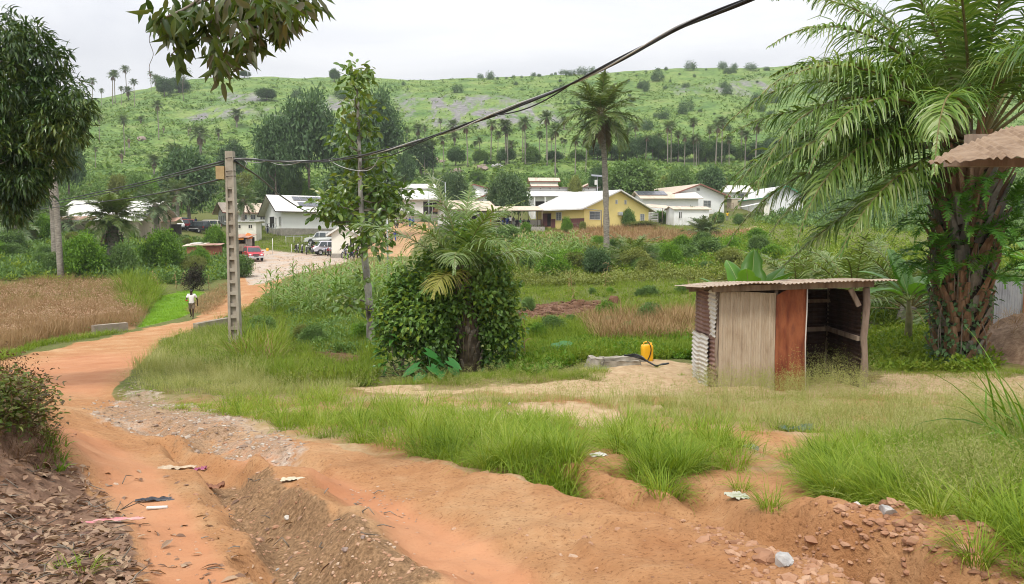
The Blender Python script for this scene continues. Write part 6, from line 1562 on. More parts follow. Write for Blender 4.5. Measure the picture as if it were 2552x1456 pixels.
for x, y, s, top in ((w2 + .0, -.02, .105, hf + .03), (w0 + .02, .04, .06, hf), (-.02, .04, .06, hf), (-.02, dp - .05, .06, hr), (w2, dp - .05, .08, hr), (w0 + w1 + .82 * (w2 - w0 - w1) * .62, dp - .1, .085, hr)):
    mb = MB(); k = 8; zz = np.linspace(-.3, top, k); Pp = np.stack([x + .012 * rng.normal(size=k), y + .012 * rng.normal(size=k), zz], 1); mb.tube(Pp, s * .62 * (1 + .07 * rng.normal(size=k)), 6); mb.build('post', BEAM, r)
for a_, c_, e_, q_ in (((w0 + w1, dp - .16, .93), (w2, dp - .16, .97), .05, .09), ((w2 - .09, .05, .95), (w2 - .09, dp - .1, .98), .05, .09), ((w0 + w1, dp - .16, hr - .28), (w2, dp - .16, hr - .26), .04, .07)):
    mb = MB(); mb.beam(a_, c_, e_, q_); mb.build('cross_beam', BEAM, r)
for a_, c_, e_, q_ in (((-.15, -.06, hf + .0), (w2 + .12, -.06, hf + .10), .06, .11), ((-.2, dp - .06, hr - .03), (w2 + .1, dp - .06, hr + .05), .06, .1), ((w2 - .13, -.03, hf - .32), (w2 - .3, -.03, hf + .0), .05, .09)):
    mb = MB(); mb.beam(a_, c_, e_, q_); mb.build('roof_beam', BEAM, r)
mb = MB(); ov = .38
for i in range(5):
    a = -.42 + i * (w2 + .78) / 5; ww = (w2 + .78) / 5 + .08; zo = hf + .075 + .03 * i * .75 + (.012 if i % 2 else 0)
    csheet(mb, (a, -ov, zo + (-.03 if i == 0 else 0)), (1, 0, .035 + (.05 if i == 0 else 0)), (0, 1, -.04), (0, 0, 1), ww, dp + ov + .35, .076, .011, 0, wob=.02, edge=.025, nv=10)
mb.build('roof', TIN_ROOF, r)
for y in (.25, .9, 1.5):
    mb = MB(); mb.beam((-.3, y, hf + .01 - .05 * y), (w2 + .2, y, hf + .13 - .05 * y), .05, .06); mb.build('purlin', BEAM, r)

# ------------------------------------------------------------------ well slab, hose and canister
r = thing('well_trough', 'low worn concrete well trough with a raised end on the sandy clearing', 'trough', at2(1548, 912)); b1 = np.array(r.location)
mb = MB()
def slab(c, s, m=0, rz=0, j=.02):
    q = MB(); V = []
    n = 7
    for f in range(1): pass
    x, y, z = np.array(s) / 2; g_ = np.linspace(-1, 1, n)
    A1, B1 = np.meshgrid(g_, g_, indexing='ij'); k_ = .94
    top = np.stack([A1 * x * k_, B1 * y * k_, 0 * A1 + z], -1); top += j * fbm(top[..., 0] * 5 + c[0], top[..., 1] * 5, 3, 2)[..., None] * [.3, .3, 1]
    q.grid(top); ring = np.concatenate([np.stack([g_, 0 * g_ - 1], 1), np.stack([0 * g_ + 1, g_], 1), np.stack([g_[::-1], 0 * g_ + 1], 1), np.stack([0 * g_ - 1, g_[::-1]], 1)])
    V = np.stack([np.stack([ring[:, 0] * x * kk, ring[:, 1] * y * kk, 0 * ring[:, 0] + zz], 1) + j * rng.normal(size=(len(ring), 3)) * .3 * (kk < 1.1) for kk, zz in ((1.05, -z), (1.02, z * .3), (1.0, z * .8), (k_, z))], 0); q.grid(V)
    a, b_ = math.cos(rz), math.sin(rz)
    for v_ in q.v:
        v_[:, 0], v_[:, 1] = v_[:, 0] * a - v_[:, 1] * b_, v_[:, 0] * b_ + v_[:, 1] * a
    for v_, f_, mi_, sm_ in zip(q.v, q.f, q.mi, q.sm): pass
    off = mb.n
    for v_ in q.v: mb.v.append(v_ + np.array(c))
    for f_ in q.f: mb.f.append(f_ + off); 
    mb.mi += q.mi; mb.sm += q.sm; mb.n += q.n
slab((-.60, -.02, .08), (.30, .40, .26), 0, .15, .05); slab((-.02, -.16, .05), (.9, .15, .20), 0, .05, .04); slab((.1, .42, .07), (1.0, .14, .20), 0, .05, .04); mb.build('rim', surf('mossy concrete', [(.13, .115, .085), (.28, .25, .20), (.42, .385, .32)], 3.2, .95, .6, .02, 9), r)
mb = MB(); slab((.1, .1, -.05), (1.7, 1.0, .12), 0, .05, .03); mb.build('apron', CONC, r)
mb = MB()
for k in range(3): mb.tube(spl([(.1, .1 + .04 * k, .2), (.35, -.1, .25 - .03 * k), (.6, -.22 + .03 * k, .1), (.75, -.3 - .02 * k, .03), (.95, -.2 + .05 * k, .03), (1.1, -.05, .04)], 30), .02, 6)
tag(mb.build('hose', surf('black rubber', [(.015, .015, .016), (.035, .035, .035)], 5, .5), None, b1 + np.array([0, 0, .04])), 'black rubber hose draped over the concrete trough', 'hose')
b2 = at2(1612, 901); r = thing('jerrycan', 'yellow plastic canister with a black strap standing by the concrete trough', 'jerrycan', b2 + [0, 0, .0], R(12))
mb = MB(); hc_ = .40; n = 24
def rr_(a, b_, e=4): 
    th = np.arange(n) * 2 * PI / n; c, s = np.cos(th), np.sin(th); return np.stack([a * np.sign(c) * np.abs(c) ** (2 / e), b_ * np.sign(s) * np.abs(s) ** (2 / e)], 1)
V = []
for z, k in ((0, .9), (.02, .98), (.06, 1), (.12, .985), (.2, .985), (.30, 1), (.36, .97), (.395, .86), (.405, .6), (.405, .02)):
    q = rr_(.145 * k, .105 * k); V.append(np.column_stack([q, np.full(n, z)])); 
V = np.array(V); V = np.concatenate([V, V[:, :1]], 1); mb.grid(V)
YEL = surf('yellow plastic', [(.72, .36, .01), (.82, .45, .02)], 3, .4, spec=.4); mb.build('body', YEL, r)
mb = MB(); mb.tube([(-.09, 0, .40), (-.08, 0, .455), (0, 0, .47), (.05, 0, .455), (.06, 0, .40)], .016, 6); mb.build('handle', YEL, r)
mb = MB(); mb.lathe([(.001, .445), (.028, .445), (.03, .40)], 12, (.10, 0, 0)); mb.build('cap', YEL, r)
mb = MB(); mb.tube(spl([(.0, -.02, .475), (.03, -.10, .42), (.06, -.115, .30), (.03, -.115, .15), (-.05, -.12, .02), (-.2, -.15, .015)], 30), .011, 6, 0); mb.build('strap', surf('black strap', [(.015, .015, .016)], 5, .6), r)
b2 = ground(680 * .098 + 200 + .7, 93); mb = MB(); q = rr_(.15, .12); V = np.array([np.column_stack([q * k, np.full(n, z)]) for z, k in ((0, .9), (.04, 1), (.36, 1), (.40, .8), (.41, .02))]); mb.grid(np.concatenate([V, V[:, :1]], 1)); mb.tube([(-.06, 0, .4), (0, 0, .46), (.05, 0, .4)], .015, 5)
tag(mb.build('jerrycan', YEL, None, at(267.5, 251.5)), 'yellow canister on the gravel edge behind the red car', 'jerrycan')

# ------------------------------------------------------------------ the big oil palm at the right
b0 = at2(2385, 905); YP = float(b0[1]); r = thing('oil_palm', 'huge oil palm with a shaggy trunk covered in old leaf bases and ferns', 'palm', b0)
top = pt(2425 * S2, 372 * S2, YP) - b0; HT = top[2]
mb = MB(); kz = np.linspace(-.3, HT, 16); tx = lambda z: top[0] * (np.clip(z, 0, None) / HT) ** 1.2
rad = lambda z: np.interp(z / HT, [-.1, 0, .1, .4, .7, 1], [.62, .56, .50, .58, .66, .5])
mb.tube(np.stack([tx(kz), 0 * kz, kz], 1), rad(kz) * .82, 16)
mb.build('trunk', surf('dark palm trunk', [(.025, .018, .012), (.06, .045, .03), (.11, .085, .06)], 6, .95, .6, .02), r)
BOOT = [surf('old leaf base', [(.10, .055, .03), (.20, .115, .065), (.29, .19, .12)], 7, .9, .5, .01, stretch=(1, 1, .3)), surf('grey leaf base', [(.12, .105, .085), (.22, .20, .17)], 6, .9)]
mb = MB()
for i in range(330):
    z = .05 + (HT - .2) * (i / 330) ** .9; a = i * 2.39996 + rng.normal() * .12
    rr = rad(z) * .92; d = np.array([math.cos(a), math.sin(a), 0]); c = np.array([tx(z), 0, z]) + d * rr; L = rng.uniform(.28, .58) * (.8 + .8 * z / HT); out = rng.uniform(.28, .5) + .12 * z / HT
    tgt = c + (d * math.sin(out) + np.array([0, 0, math.cos(out)])) * L; s = np.array([-d[1], d[0], 0]); w = rng.uniform(.08, .14)
    n_ = unit(np.cross(tgt - c, s)); n_ = n_ if n_ @ d > 0 else -n_
    v = [c - s * w - n_ * .02, c + s * w - n_ * .02, c + n_ * .05, tgt - s * w * .45, tgt + s * w * .45, tgt + n_ * .035]
    mb.add(v, [(0, 2, 5, 3), (2, 1, 4, 5), (1, 0, 3, 4), (3, 5, 4), (0, 1, 2)], int(rng.random() < .25))
mb.build('leaf_bases', BOOT, r)
mb = MB()
for i in range(100):
    z = HT * rng.uniform(.36, .92); a = rng.uniform(PI * .95, PI * 1.95) if rng.random() < .85 else rng.random() * 6.28; d = np.array([math.cos(a), math.sin(a), 0])
    frond(mb, np.array([tx(z), 0, z]) + d * (rad(z) * 1.2 + .12), a + rng.normal() * .5, rng.uniform(.2, .9), rng.uniform(.8, 1.45), rng.uniform(1.5, 2.3), 30, rng.uniform(.19, .27), .052, 1, 0, 0, .008, 0, .1, .08)
mb.build('ferns', M_FERN, r)
mb = MB(); n = 1500; a = rng.uniform(PI * .8, PI * 2.2, n); z = HT * rng.random(n) ** 1.5 * .75; P = np.stack([tx(z) + np.cos(a) * rad(z) * 1.0, np.sin(a) * rad(z) * 1.0, z], 1) + rng.normal(size=(n, 3)) * .09
k = fbm(a * 2.2, z * 1.6, 3, 9) + .5 * (np.cos(a) < -.1) > .02
leaves(mb, P[k], np.stack([np.cos(a), np.sin(a), -.5 + 0 * a], 1)[k] + rng.normal(size=(k.sum(), 3)) * .4, np.array([0, -.3, 1.0]) + rng.normal(size=(k.sum(), 3)) * .4, rng.uniform(.1, .17, k.sum()), rng.uniform(.06, .1, k.sum()), TLEAF)
for i in range(14):
    a = rng.uniform(PI * .9, PI * 1.7); z = HT * rng.uniform(.2, .8); d = np.array([math.cos(a), math.sin(a), 0]); p0 = np.array([tx(z), 0, z]) + d * rad(z)
    mb.tube(spl([p0, p0 + d * .15 + [0, 0, -.4], p0 + d * .1 + [0, 0, -min(z, 1.2)]], 12), .012, 5, 1)
mb.build('climbing_vines', [M_DARK, M_BARK], r)
MPB = leafmat('big palm leaflet', [(.03, .08, .010), (.07, .15, .02), (.13, .23, .035), (.22, .30, .075), (.36, .40, .24)], .36, .38, .45)
FRONDS = [(PI + .28, .5, 6.4, 2.0, .1), (PI - .05, .28, 6.3, 1.6, 0), (PI + .42, .15, 6.0, 1.6, .1), (PI - .22, .02, 5.8, 1.2, 0), (PI + .2, .75, 6.2, 1.9, .1), (PI - .15, .7, 6.0, 1.8, -.1), (PI + .5, .45, 5.8, 1.7, .1), (PI + .05, .2, 5.8, 1.35, 0), (PI + .9, .5, 5.2, 2.0, .1), (PI - .35, .3, 5.6, 1.3, 0), (PI + .15, 1.0, 5.7, 1.75, .2), (PI + .35, .62, 5.6, 1.25, .1), (PI - .1, .42, 5.4, 1.05, -.1), (PI + .3, .18, 5.6, .95, .1), (PI + .1, -.05, 5.0, 1.0, 0), (PI - .5, .1, 5.2, .8, 0), (PI + .05, -.45, 4.8, .35, 0), (PI + 1.25, .7, 5.4, 1.7, .2), (PI + 1.5, .95, 5.2, 1.9, .1),
      (PI + .9, 1.15, 5.6, 1.5, .2), (PI + .3, 1.3, 6.0, 1.3, .3), (PI - .4, 1.2, 5.8, 1.3, -.2), (PI - .8, .9, 5.6, 1.3, -.2), (PI + 1.9, 1.2, 5.6, 1.4, .1), (PI + 2.2, .8, 5.4, 1.3, .1), (PI + 2.5, 1.1, 5.6, 1.3, .1), (PI + 2.9, .7, 5.4, 1.2, .1), (.2, 1.1, 5.6, 1.3, .1), (.8, .9, 5.6, 1.2, .1), (1.3, 1.2, 5.6, 1.1, .1), (1.8, 1.0, 5.6, 1.2, .1), (2.3, 1.25, 5.8, 1.2, .1), (PI + 1.35, 1.35, 5.8, 1.2, .1), (PI + .6, 1.42, 6.0, .9, .2), (2.6, .3, 5, 1.1, 0), (PI + .5, -.2, 4.8, .9, 0), (5.6, .2, 5.0, 1.2, 0)]
for i, (az, el, L, dr, tw_) in enumerate(FRONDS):
    mb = MB(); d = np.array([math.cos(az), math.sin(az), 0])
    frond(mb, top + d * .3 + [0, 0, .1 + .25 * math.sin(el)], az, el, L * 1.04, dr, 104, 1.1, .066, 3, 0, 1, .045, tw_, .9, .17, .17); mb.build('frond', [MPB, M_RIB], r)
# earth mound, metal fence, reeds
mb = MB(); U, V = np.meshgrid(np.linspace(-1, 1, 40), np.linspace(-1, 1, 40), indexing='ij'); gx = b0[0] + 3.0 + U * 2.3; gy = YP + .6 + V * 2.2; rr = np.clip(1 - U ** 2 - V ** 2, 0, 1)
zz = H(gx.ravel(), gy.ravel()).reshape(gx.shape) - .05 + rr ** .8 * 1.05 * (1 + .3 * fbm(gx * 2, gy * 2, 4, 5)); mb.grid(np.stack([gx, gy, zz], -1)); tag(mb.build('mound', surf('root earth', [(.13, .08, .05), (.24, .15, .095), (.34, .24, .16)], 7, .95, .8, .04, 9)), kind='structure')
p = np.stack([gx, gy, zz], -1)[6:34, 6:34].reshape(-1, 3); p = p[rng.choice(len(p), 130)]; mb = MB(); tufts(mb, p, .5, .012, 10, (.9, 2.2), .1); tag(mb.build('dry_roots', M_DRYG), kind='stuff')
r = thing('tin_fence', 'fence of upright tin sheets, one grey and one rusty orange, behind the big palm', 'fence', ground(992, 23.5)); b1 = np.array(r.location); zt = float(zc(281, 23.5)) - b1[2]
mb = MB(); csheet(mb, (.02, 0, -.2), (1, .02, 0), (0, 0, 1), (0, -1, 0), .85, zt + .2, .076, .008, wob=.03, edge=.05); mb.build('grey_sheet', ctex('grey tin', [(.20, .20, .21), (.34, .34, .35), (.42, .41, .40)], (.2, .12, .08), .62), r)
mb = MB(); csheet(mb, (.86, -.03, -.2), (1, .02, 0), (0, 0, 1), (0, -1, 0), 1.0, zt + .12, .076, .008, wob=.03, edge=.04); csheet(mb, (1.84, 0, -.2), (1, .02, 0), (0, 0, 1), (0, -1, 0), 1.4, zt + .2, .076, .008, wob=.03, edge=.04); mb.build('rusty_sheet', ctex('orange rusted tin', [(.22, .085, .04), (.36, .16, .08), (.44, .24, .14)], (.30, .25, .21), .58), r)
for x in (0, .86, 1.85, 3.2):
    mb = MB(); mb.tube([(x, .07, -.3), (x, .07, zt - .1)], .045, 6); mb.build('post', BEAM, r)
for a, b, L, n, lab in ((2545, 985, 1.5, 26, 'clump of tall broad grass blades arching in beside the footpath at the frame side'), (2600, 1090, 1.3, 22, 'lower clump of broad grass blades just inside the frame side')):
    g = ground(a * S2, 8.6 if b < 1000 else 6.8); mb = MB(); q = np.zeros((n, 3)) + rng.normal(size=(n, 3)) * [.14, .14, 0]; strip_blades(mb, q, hdir(n) + np.array([-.7, -.2, 0]), rng.uniform(.7, 1.1, n) * L, .034, rng.uniform(.7, 1.9, n), 7)
    tag(mb.build('tall_grass_clump', M_BRIGHT, None, g), lab, 'grass clump')
# roof of the hut at the right
r = thing('roadside_hut', 'hut with a curved rusty corrugated roof reaching in at the frame side', 'hut', ground(1090, 5.6)); b1 = np.array(r.location)
eL = pt(924, 166, 5.7) - b1
U, V = np.meshgrid(np.linspace(0, 1, 260), np.linspace(0, 1, 22), indexing='ij'); Wd = 2.6
Vd = V * np.clip(.12 + U * 3.2, 0, 1.5); x = eL[0] + U * Wd + .3 * Vd; y = eL[1] - .1 + Vd + .1 * U; z = eL[2] + .0 + Vd * .30 + .06 * (1 - np.exp(-U * 8)) - .02 * U + .012 * np.sin(U * Wd / .076 * 2 * PI) * (.6 + .4 * np.sin(U * 40)) + .02 * fbm(U * 9, V * 3, 3, 4)
y = y + .05 * fbm(U * 14, V * 0, 3, 6) * (V < .1); Pp = np.stack([x, y, z], -1); mb = MB(); mb.grid(Pp); mb.grid((Pp - [0, 0, .004])[::-1]); mb.build('roof', ctex('brown rusted roof tin', [(.10, .06, .034), (.19, .12, .07), (.27, .185, .115), (.15, .09, .052)], (.08, .042, .025), .56, (.4, 1, 1)), r)
mb = MB(); mb.beam(eL + [.45, .55, .08], eL + [Wd, .6, .08], .06, .07); mb.build('roof_beam', BEAM, r); mb = MB(); mb.beam(eL + [1.0, 1.25, .34], eL + [Wd + .4, 1.3, .34], .07, .09); mb.build('roof_beam', BEAM, r)
for q in (eL + [1.3, .2, -.02], eL + [Wd - .1, .25, 0], eL + [2.1, 1.26, .34], eL + [Wd + .3, 1.28, .34]):
    mb = MB(); mb.tube([(q[0], q[1], -.4), q], .06, 7); mb.build('post', BEAM, r)
# ------------------------------------------------------------------ near plants: mango tree, hanging branch
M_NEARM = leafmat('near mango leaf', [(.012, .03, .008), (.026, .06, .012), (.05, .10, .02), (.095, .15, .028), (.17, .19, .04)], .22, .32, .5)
TLONG = (np.array([(0, 0, 0), (.25, .42, .05), (.27, 0, -.01), (.25, -.42, .05), (.6, .46, -.03), (.62, 0, -.10), (.6, -.46, -.03), (1, 0, -.30)]), TLEAF[1])


def sprigs(mb, C, dirs, per, L, Wd, tpl=TLONG, droop=.6, m=0, spread=.06):
    """whorls of long drooping leaves at twig ends"""
    n = len(C); P = np.repeat(C, per, 0); d = np.repeat(dirs, per, 0); k = n * per
    o = rdir(k); D = unit(d * .5 + o * .9 + [0, 0, -droop]); Nn = unit(np.array([0, 0, 1.0]) + o * .5 + rng.normal(size=(k, 3)) * .3)
    s = rng.uniform(.7, 1.2, k); leaves(mb, P + o * spread + rng.normal(size=(k, 3)) * spread, D, Nn, L * s, Wd * s, tpl, m)


r = thing('mango_tree', 'near mango tree with a dense dark crown of long drooping leaves at the frame side', 'tree', ground(-150, 17.0)); b0 = np.array(r.location)
YM = 17.5
def mp_(a, b, dy=0): return pt(a * S2, b * S2, YM + dy) - b0
lob = []
for a, b, rr, dy in ((30, 130, 80, 0), (100, 150, 62, .3), (-40, 200, 110, .5), (40, 230, 90, 0), (130, 230, 70, .2), (165, 270, 60, 0), (60, 310, 100, .2), (150, 320, 62, 0), (20, 400, 90, -.2), (100, 390, 70, .3), (20, 480, 66, .2), (50, 455, 60, 0), (-120, 300, 160, 1), (-80, 420, 120, .5), (0, 70, 50, .3), (70, 90, 42, .2), (195, 235, 34, .1), (-260, 260, 170, .5), (-200, 120, 120, .8), (30, 520, 40, 0)):
    c = mp_(a, b, dy); q = rr * S2 * YM / FPX; lob.append((*c, q, q * 1.1, q * .85))
B = np.array(lob); ar = B[:, 3] ** 2; ar /= ar.sum(); n = 2400; k = rng.choice(len(B), n, p=ar); d = rdir(n); q = 1 - rng.random(n) ** 2 * .35
C = B[k, :3] + d * B[k, 3:] * (q * (1 + .2 * fbm(d[:, 0] * 3 + k, d[:, 2] * 3, 3, 4)))[:, None]
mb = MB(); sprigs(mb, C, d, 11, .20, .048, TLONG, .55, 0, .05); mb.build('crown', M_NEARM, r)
mb = MB(); limb(mb, (0, 0, -.5), (.1, 0, 2.6), .32, .24, 10, .03)
for q in lob[::2]: limb(mb, (.1, 0, 2.4), np.array(q[:3]), .09, .012, 6, .04)
mb.build('trunk', M_BARK, r)
# the branch that hangs in from a tree over the road behind the viewer
r = thing('overhanging_branch', 'dark branch of long leaves hanging down into the sky above the road', 'branch', (-.9, 5.9, 4.6)); b0 = np.array(r.location)
YB2 = 6.0
def hp_(a, b, dy=0): return pt(a * S2, b * S2, YB2 + dy) - b0
tw = MB(); mb = MB(); Cs = []
root = hp_(640, -160, .1)
mains = [[(640, -160), (560, -60), (480, 10), (420, 40), (380, 60)], [(640, -160), (580, -40), (545, 60), (545, 110), (550, 160), (545, 195)], [(640, -160), (600, -30), (520, 60), (450, 110), (425, 140)], [(640, -160), (640, -40), (610, 50), (600, 110), (610, 140)], [(640, -160), (680, -60), (690, 10), (700, 50), (690, 90)], [(640, -160), (700, -100), (740, -40), (770, 0)], [(560, -20), (470, 20), (440, 60), (430, 90)], [(640, -160), (650, -20), (640, 60), (655, 110)]]
for P in mains:
    Q = spl([hp_(a, b, rng.normal() * .10) for a, b in P], 24); tw.tube(Q, np.linspace(.018, .003, 24), 5)
    for j in range(7, 24):
        if Q[j][2] + b0[2] < 9:
            for z in range(2 if j > 12 else 1): Cs.append((Q[j] + rng.normal(size=3) * .035, j / 23))
for a, b, sx, sy, n in ((660, 10, 95, 26, 70), (560, 20, 100, 36, 26), (690, 50, 34, 40, 24), (590, 85, 70, 36, 22), (690, 5, 60, 18, 50), (450, 25, 60, 26, 14), (545, 150, 26, 34, 12)):
    for i in range(n): Cs.append((hp_(a + rng.normal() * sx * .6, b + rng.normal() * sy * .6, rng.normal() * .25), .7))
Cs = [c for c in Cs]
P = np.array([c[0] for c in Cs]); P = np.repeat(P, 2, 0); n = len(P)
D = unit(rng.normal(size=(n, 3)) * [.55, .5, .25] + [0, 0, -.75]); Nn = unit(rng.normal(size=(n, 3)) * [.6, .9, .5] + [0, -.5, .2])
leaves(mb, P + rng.normal(size=P.shape) * .02, D, Nn, rng.uniform(.10, .19, n), rng.uniform(.032, .052, n), TLONG, 0, True)
tw.tube(spl([hp_(378, 70), hp_(372, 100), hp_(382, 135), hp_(372, 165), hp_(376, 195)], 20), .0022, 4)
tw.build('twigs', M_BARK, r); mb.build('leaves', leafmat('branch mango leaf', [(.02, .04, .01), (.045, .085, .012), (.085, .13, .02), (.12, .11, .07), (.20, .20, .03)], .4, .4, .4), r)  # dark green, brown and yellow leaf colours mixed

# ------------------------------------------------------------------ grass near the viewer
NOGR = [p for p in PATHS[1:5]]
G_ALL = [(283, 985), (330, 935), (385, 885), (420, 900), (700, 940), (900, 962), (880, 985), (1050, 988), (1300, 980), (1700, 985), (2170, 992), (2600, 1000), (2700, 1500), (2350, 1400), (2270, 1320), (2060, 1260), (1990, 1180), (1950, 1150), (1760, 1180), (1650, 1225), (1560, 1240), (1440, 1225), (1250, 1185), (1050, 1135), (900, 1098), (700, 1068), (520, 1040), (400, 1022)]
def inany(p, polys, jit=(8, 4)):
    px = 512 + 796 * p[:, 0] / p[:, 1]; py = PY(px, p[:, 1]); k = np.zeros(len(p), bool)
    for q in polys: k |= inpoly(px / S2 + rng.normal(size=len(p)) * jit[0], py / S2 + rng.normal(size=len(p)) * jit[1], q)
    return k


MBG = MB(); MBP = MB(); MBL = MB()
# even sward, shorter where it meets the bare patches
p = scatter_poly(G_ALL, 3600, 3, 24); p = p[~inany(p, NOGR) & ~inany(p, [PATHS[0]])]
pv = PY(512 + 796 * p[:, 0] / p[:, 1], p[:, 1]) / S2; pu = (512 + 796 * p[:, 0] / p[:, 1]) / S2
lush = np.clip(.55 + 1.1 * fbm(p[:, 0] * .8, p[:, 1] * .5, 3, 61), .15, 1.3)
near_ = np.clip((pv - 985) / 70, .45, 1)
left = pu < 760
keep = (rng.random(len(p)) < np.where(left, 1, np.clip(lush * 1.3 - .2, .08, 1))); p, lush, near_, left, pv, pu = (q[keep] for q in (p, lush, near_, left, pv, pu))
tufts(MBG, p, (.15 + .20 * lush) * near_ * np.where(left, 1.0, 1), .0095, 22, (.6, 2.1), .085, seg=4)
# big tussocks along the road edge
def blob_tufts(poly, n, L, nb, sp, mb=MBG, w=.0115, bend=(.6, 2.3)):
    q = scatter_poly(poly, n, 3, 30); tufts(mb, q, L * rng.uniform(.75, 1.2, len(q)), w, nb, bend, sp, seg=4)
blob_tufts([(560, 1000), (760, 985), (1000, 1010), (1200, 1040), (1380, 1085), (1430, 1160), (1420, 1215), (1300, 1195), (1080, 1138), (900, 1100), (700, 1068), (560, 1040)], 210, .52, 44, .12)
blob_tufts([(1290, 1130), (1400, 1120), (1420, 1170), (1440, 1225), (1360, 1225), (1300, 1190)], 22, .46, 50, .12)
blob_tufts([(1470, 1085), (1560, 1075), (1760, 1085), (1870, 1120), (1900, 1170), (1800, 1185), (1680, 1200), (1590, 1190), (1500, 1130)], 62, .48, 48, .12)
blob_tufts([(1580, 1185), (1700, 1190), (1680, 1235), (1600, 1240)], 9, .36, 52, .1)
blob_tufts([(2010, 1150), (2250, 1100), (2600, 1110), (2700, 1420), (2480, 1390), (2330, 1350), (2200, 1300), (2060, 1255), (1990, 1200)], 170, .5, 46, .13)
for a, b, L, nb in ((1918, 1300, .26, 110), (2430, 1425, .34, 150), (1850, 1230, .22, 70), (1400, 1215, .36, 90), (1870, 1085, .18, 60), (1955, 1115, .16, 40), (380, 875, .25, 60), (1490, 1010, .22, 60), (1700, 1055, .2, 60), (2330, 1365, .3, 80), (1390, 905, .12, 30), (1640, 915, .12, 40), (1600, 935, .10, 20), (1700, 930, .12, 40), (200, 1420, .2, 40), (160, 1400, .14, 30), (240, 1385, .10, 24)):
    tufts(MBG, np.array([at2(a, b)]), L, .008, nb, (.6, 2.0), .07, seg=4)
# pale airy seed heads
def airy(poly, n, h, mb=MBP):
    q = scatter_poly(poly, n, 3, 40); m = len(q); hh = h * rng.uniform(.6, 1.25, m); D = hdir(m); bend = rng.uniform(.2, .8, m)
    strip_blades(mb, q, D, hh, .0035, bend, 3)
    k = 16; t = rng.uniform(.55, 1.0, (m, k)); a = bend[:, None] * (t * .7 + .2)
    P = q[:, None] + D[:, None] * (np.sin(a) * t * hh[:, None])[..., None] + np.array([0, 0, 1.0]) * (np.cos(a * .8) * t * hh[:, None])[..., None] + rng.normal(size=(m, k, 3)) * .035 * h / .5
    P = P.reshape(-1, 3); leaves(mb, P, rdir(len(P)), rdir(len(P)), .035, .006, T4)
airy([(1010, 985), (1700, 975), (1750, 965), (2180, 975), (2600, 985), (2650, 1130), (2300, 1120), (2100, 1110), (1900, 1060), (1600, 1030), (1300, 1010)], 1900, .42)
airy([(1720, 960), (2160, 965), (2160, 1010), (1740, 1010)], 520, .5)
airy([(1990, 940), (2160, 950), (2150, 985), (1960, 985)], 150, .72)
airy([(900, 935), (1500, 930), (1520, 955), (1100, 965), (880, 962)], 420, .3)
airy([(300, 960), (420, 890), (640, 930), (800, 960), (600, 1000)], 700, .35)
airy([(2200, 1230), (2400, 1180), (2550, 1230), (2500, 1330), (2320, 1330)], 420, .42)
p = scatter_poly([(1050, 985), (1750, 985), (2600, 1000), (2650, 1120), (2200, 1120), (1950, 1080), (1600, 1050), (1200, 1010)], 1000, 3, 24); p = p[~inany(p, NOGR)]; tufts(MBP, p, .30, .007, 16, (.3, 1.4), .13, seg=3)
p = scatter_poly([(420, 880), (900, 930), (900, 960), (860, 985), (430, 985), (330, 960)], 900, 3, 30); tufts(MBP, p, .32, .008, 13, (.3, 1.4), .15, seg=3)
p = scatter_poly([(1100, 935), (1520, 925), (1500, 945), (1150, 958), (960, 960)], 500, 3, 30); tufts(MBG, p, .2, .007, 16, (.4, 1.5), .13, seg=3)
p = scatter_poly([(2160, 915), (2300, 905), (2480, 920), (2600, 930), (2500, 950), (2200, 940)], 260, 3, 30); tufts(MBG, p, .16, .007, 16, (.4, 1.5), .13, seg=3)
M_GRN = leafmat('near grass blade', [(.07, .13, .011), (.135, .22, .018), (.205, .30, .028), (.28, .35, .048), (.42, .43, .17)], .38, .55, .15, obj_var=0, patch=1.1)
tag(MBG.build('grass', M_GRN), kind='stuff'); tag(MBP.build('pale_grass', M_PALE), kind='stuff')

# ------------------------------------------------------------------ left bank: weeds, leaf litter, rubbish
BANKP = [(-160, 960), (-20, 960), (20, 985), (60, 1030), (95, 1080), (120, 1140), (110, 1180), (60, 1170), (-60, 1150), (-160, 1120)]
p = scatter_poly(BANKP, 300, 3, 20); mb = MB(); P = np.repeat(p, 26, 0); n = len(P); z = rng.random(n) ** .7 * .42
leaves(mb, P + rng.normal(size=(n, 3)) * [.09, .09, 0] + np.stack([0 * z, 0 * z, z], 1), hdir(n) + rng.normal(size=(n, 3)) * .3, np.array([0, 0, 1.0]) + rng.normal(size=(n, 3)) * .5, rng.uniform(.035, .075, n), rng.uniform(.018, .035, n), TLEAF)
q = p[::2]; strip_blades(mb, q, hdir(len(q)), rng.uniform(.3, .55, len(q)), .006, rng.uniform(.1, .6, len(q)), 3)
tag(mb.build('bank_weeds', leafmat('bank weed', [(.05, .10, .015), (.09, .15, .02), (.16, .19, .03), (.10, .07, .03), (.15, .09, .04)], .25, .5, .3)), kind='stuff')
mb = MB(); q = scatter_poly(BANKP, 140, 3, 20); strip_blades(mb, q, hdir(len(q)), rng.uniform(.4, .8, len(q)), .006, rng.uniform(.1, .7, len(q)), 3)
m = len(q); P = np.repeat(q, 12, 0) + rng.normal(size=(m * 12, 3)) * [.08, .08, .12] + [0, 0, .42]; leaves(mb, P, rdir(len(P)), rdir(len(P)), .035, .016, T4)
q = scatter_poly([(0, 1090), (120, 1120), (140, 1190), (20, 1190)], 60, 3, 20); tufts(mb, q, .3, .006, 14, (.8, 2.4), .08)
tag(mb.build('dry_weeds', leafmat('dry weed', [(.07, .04, .025), (.13, .075, .04), (.20, .13, .07)], .15, .8, .1)), kind='stuff')
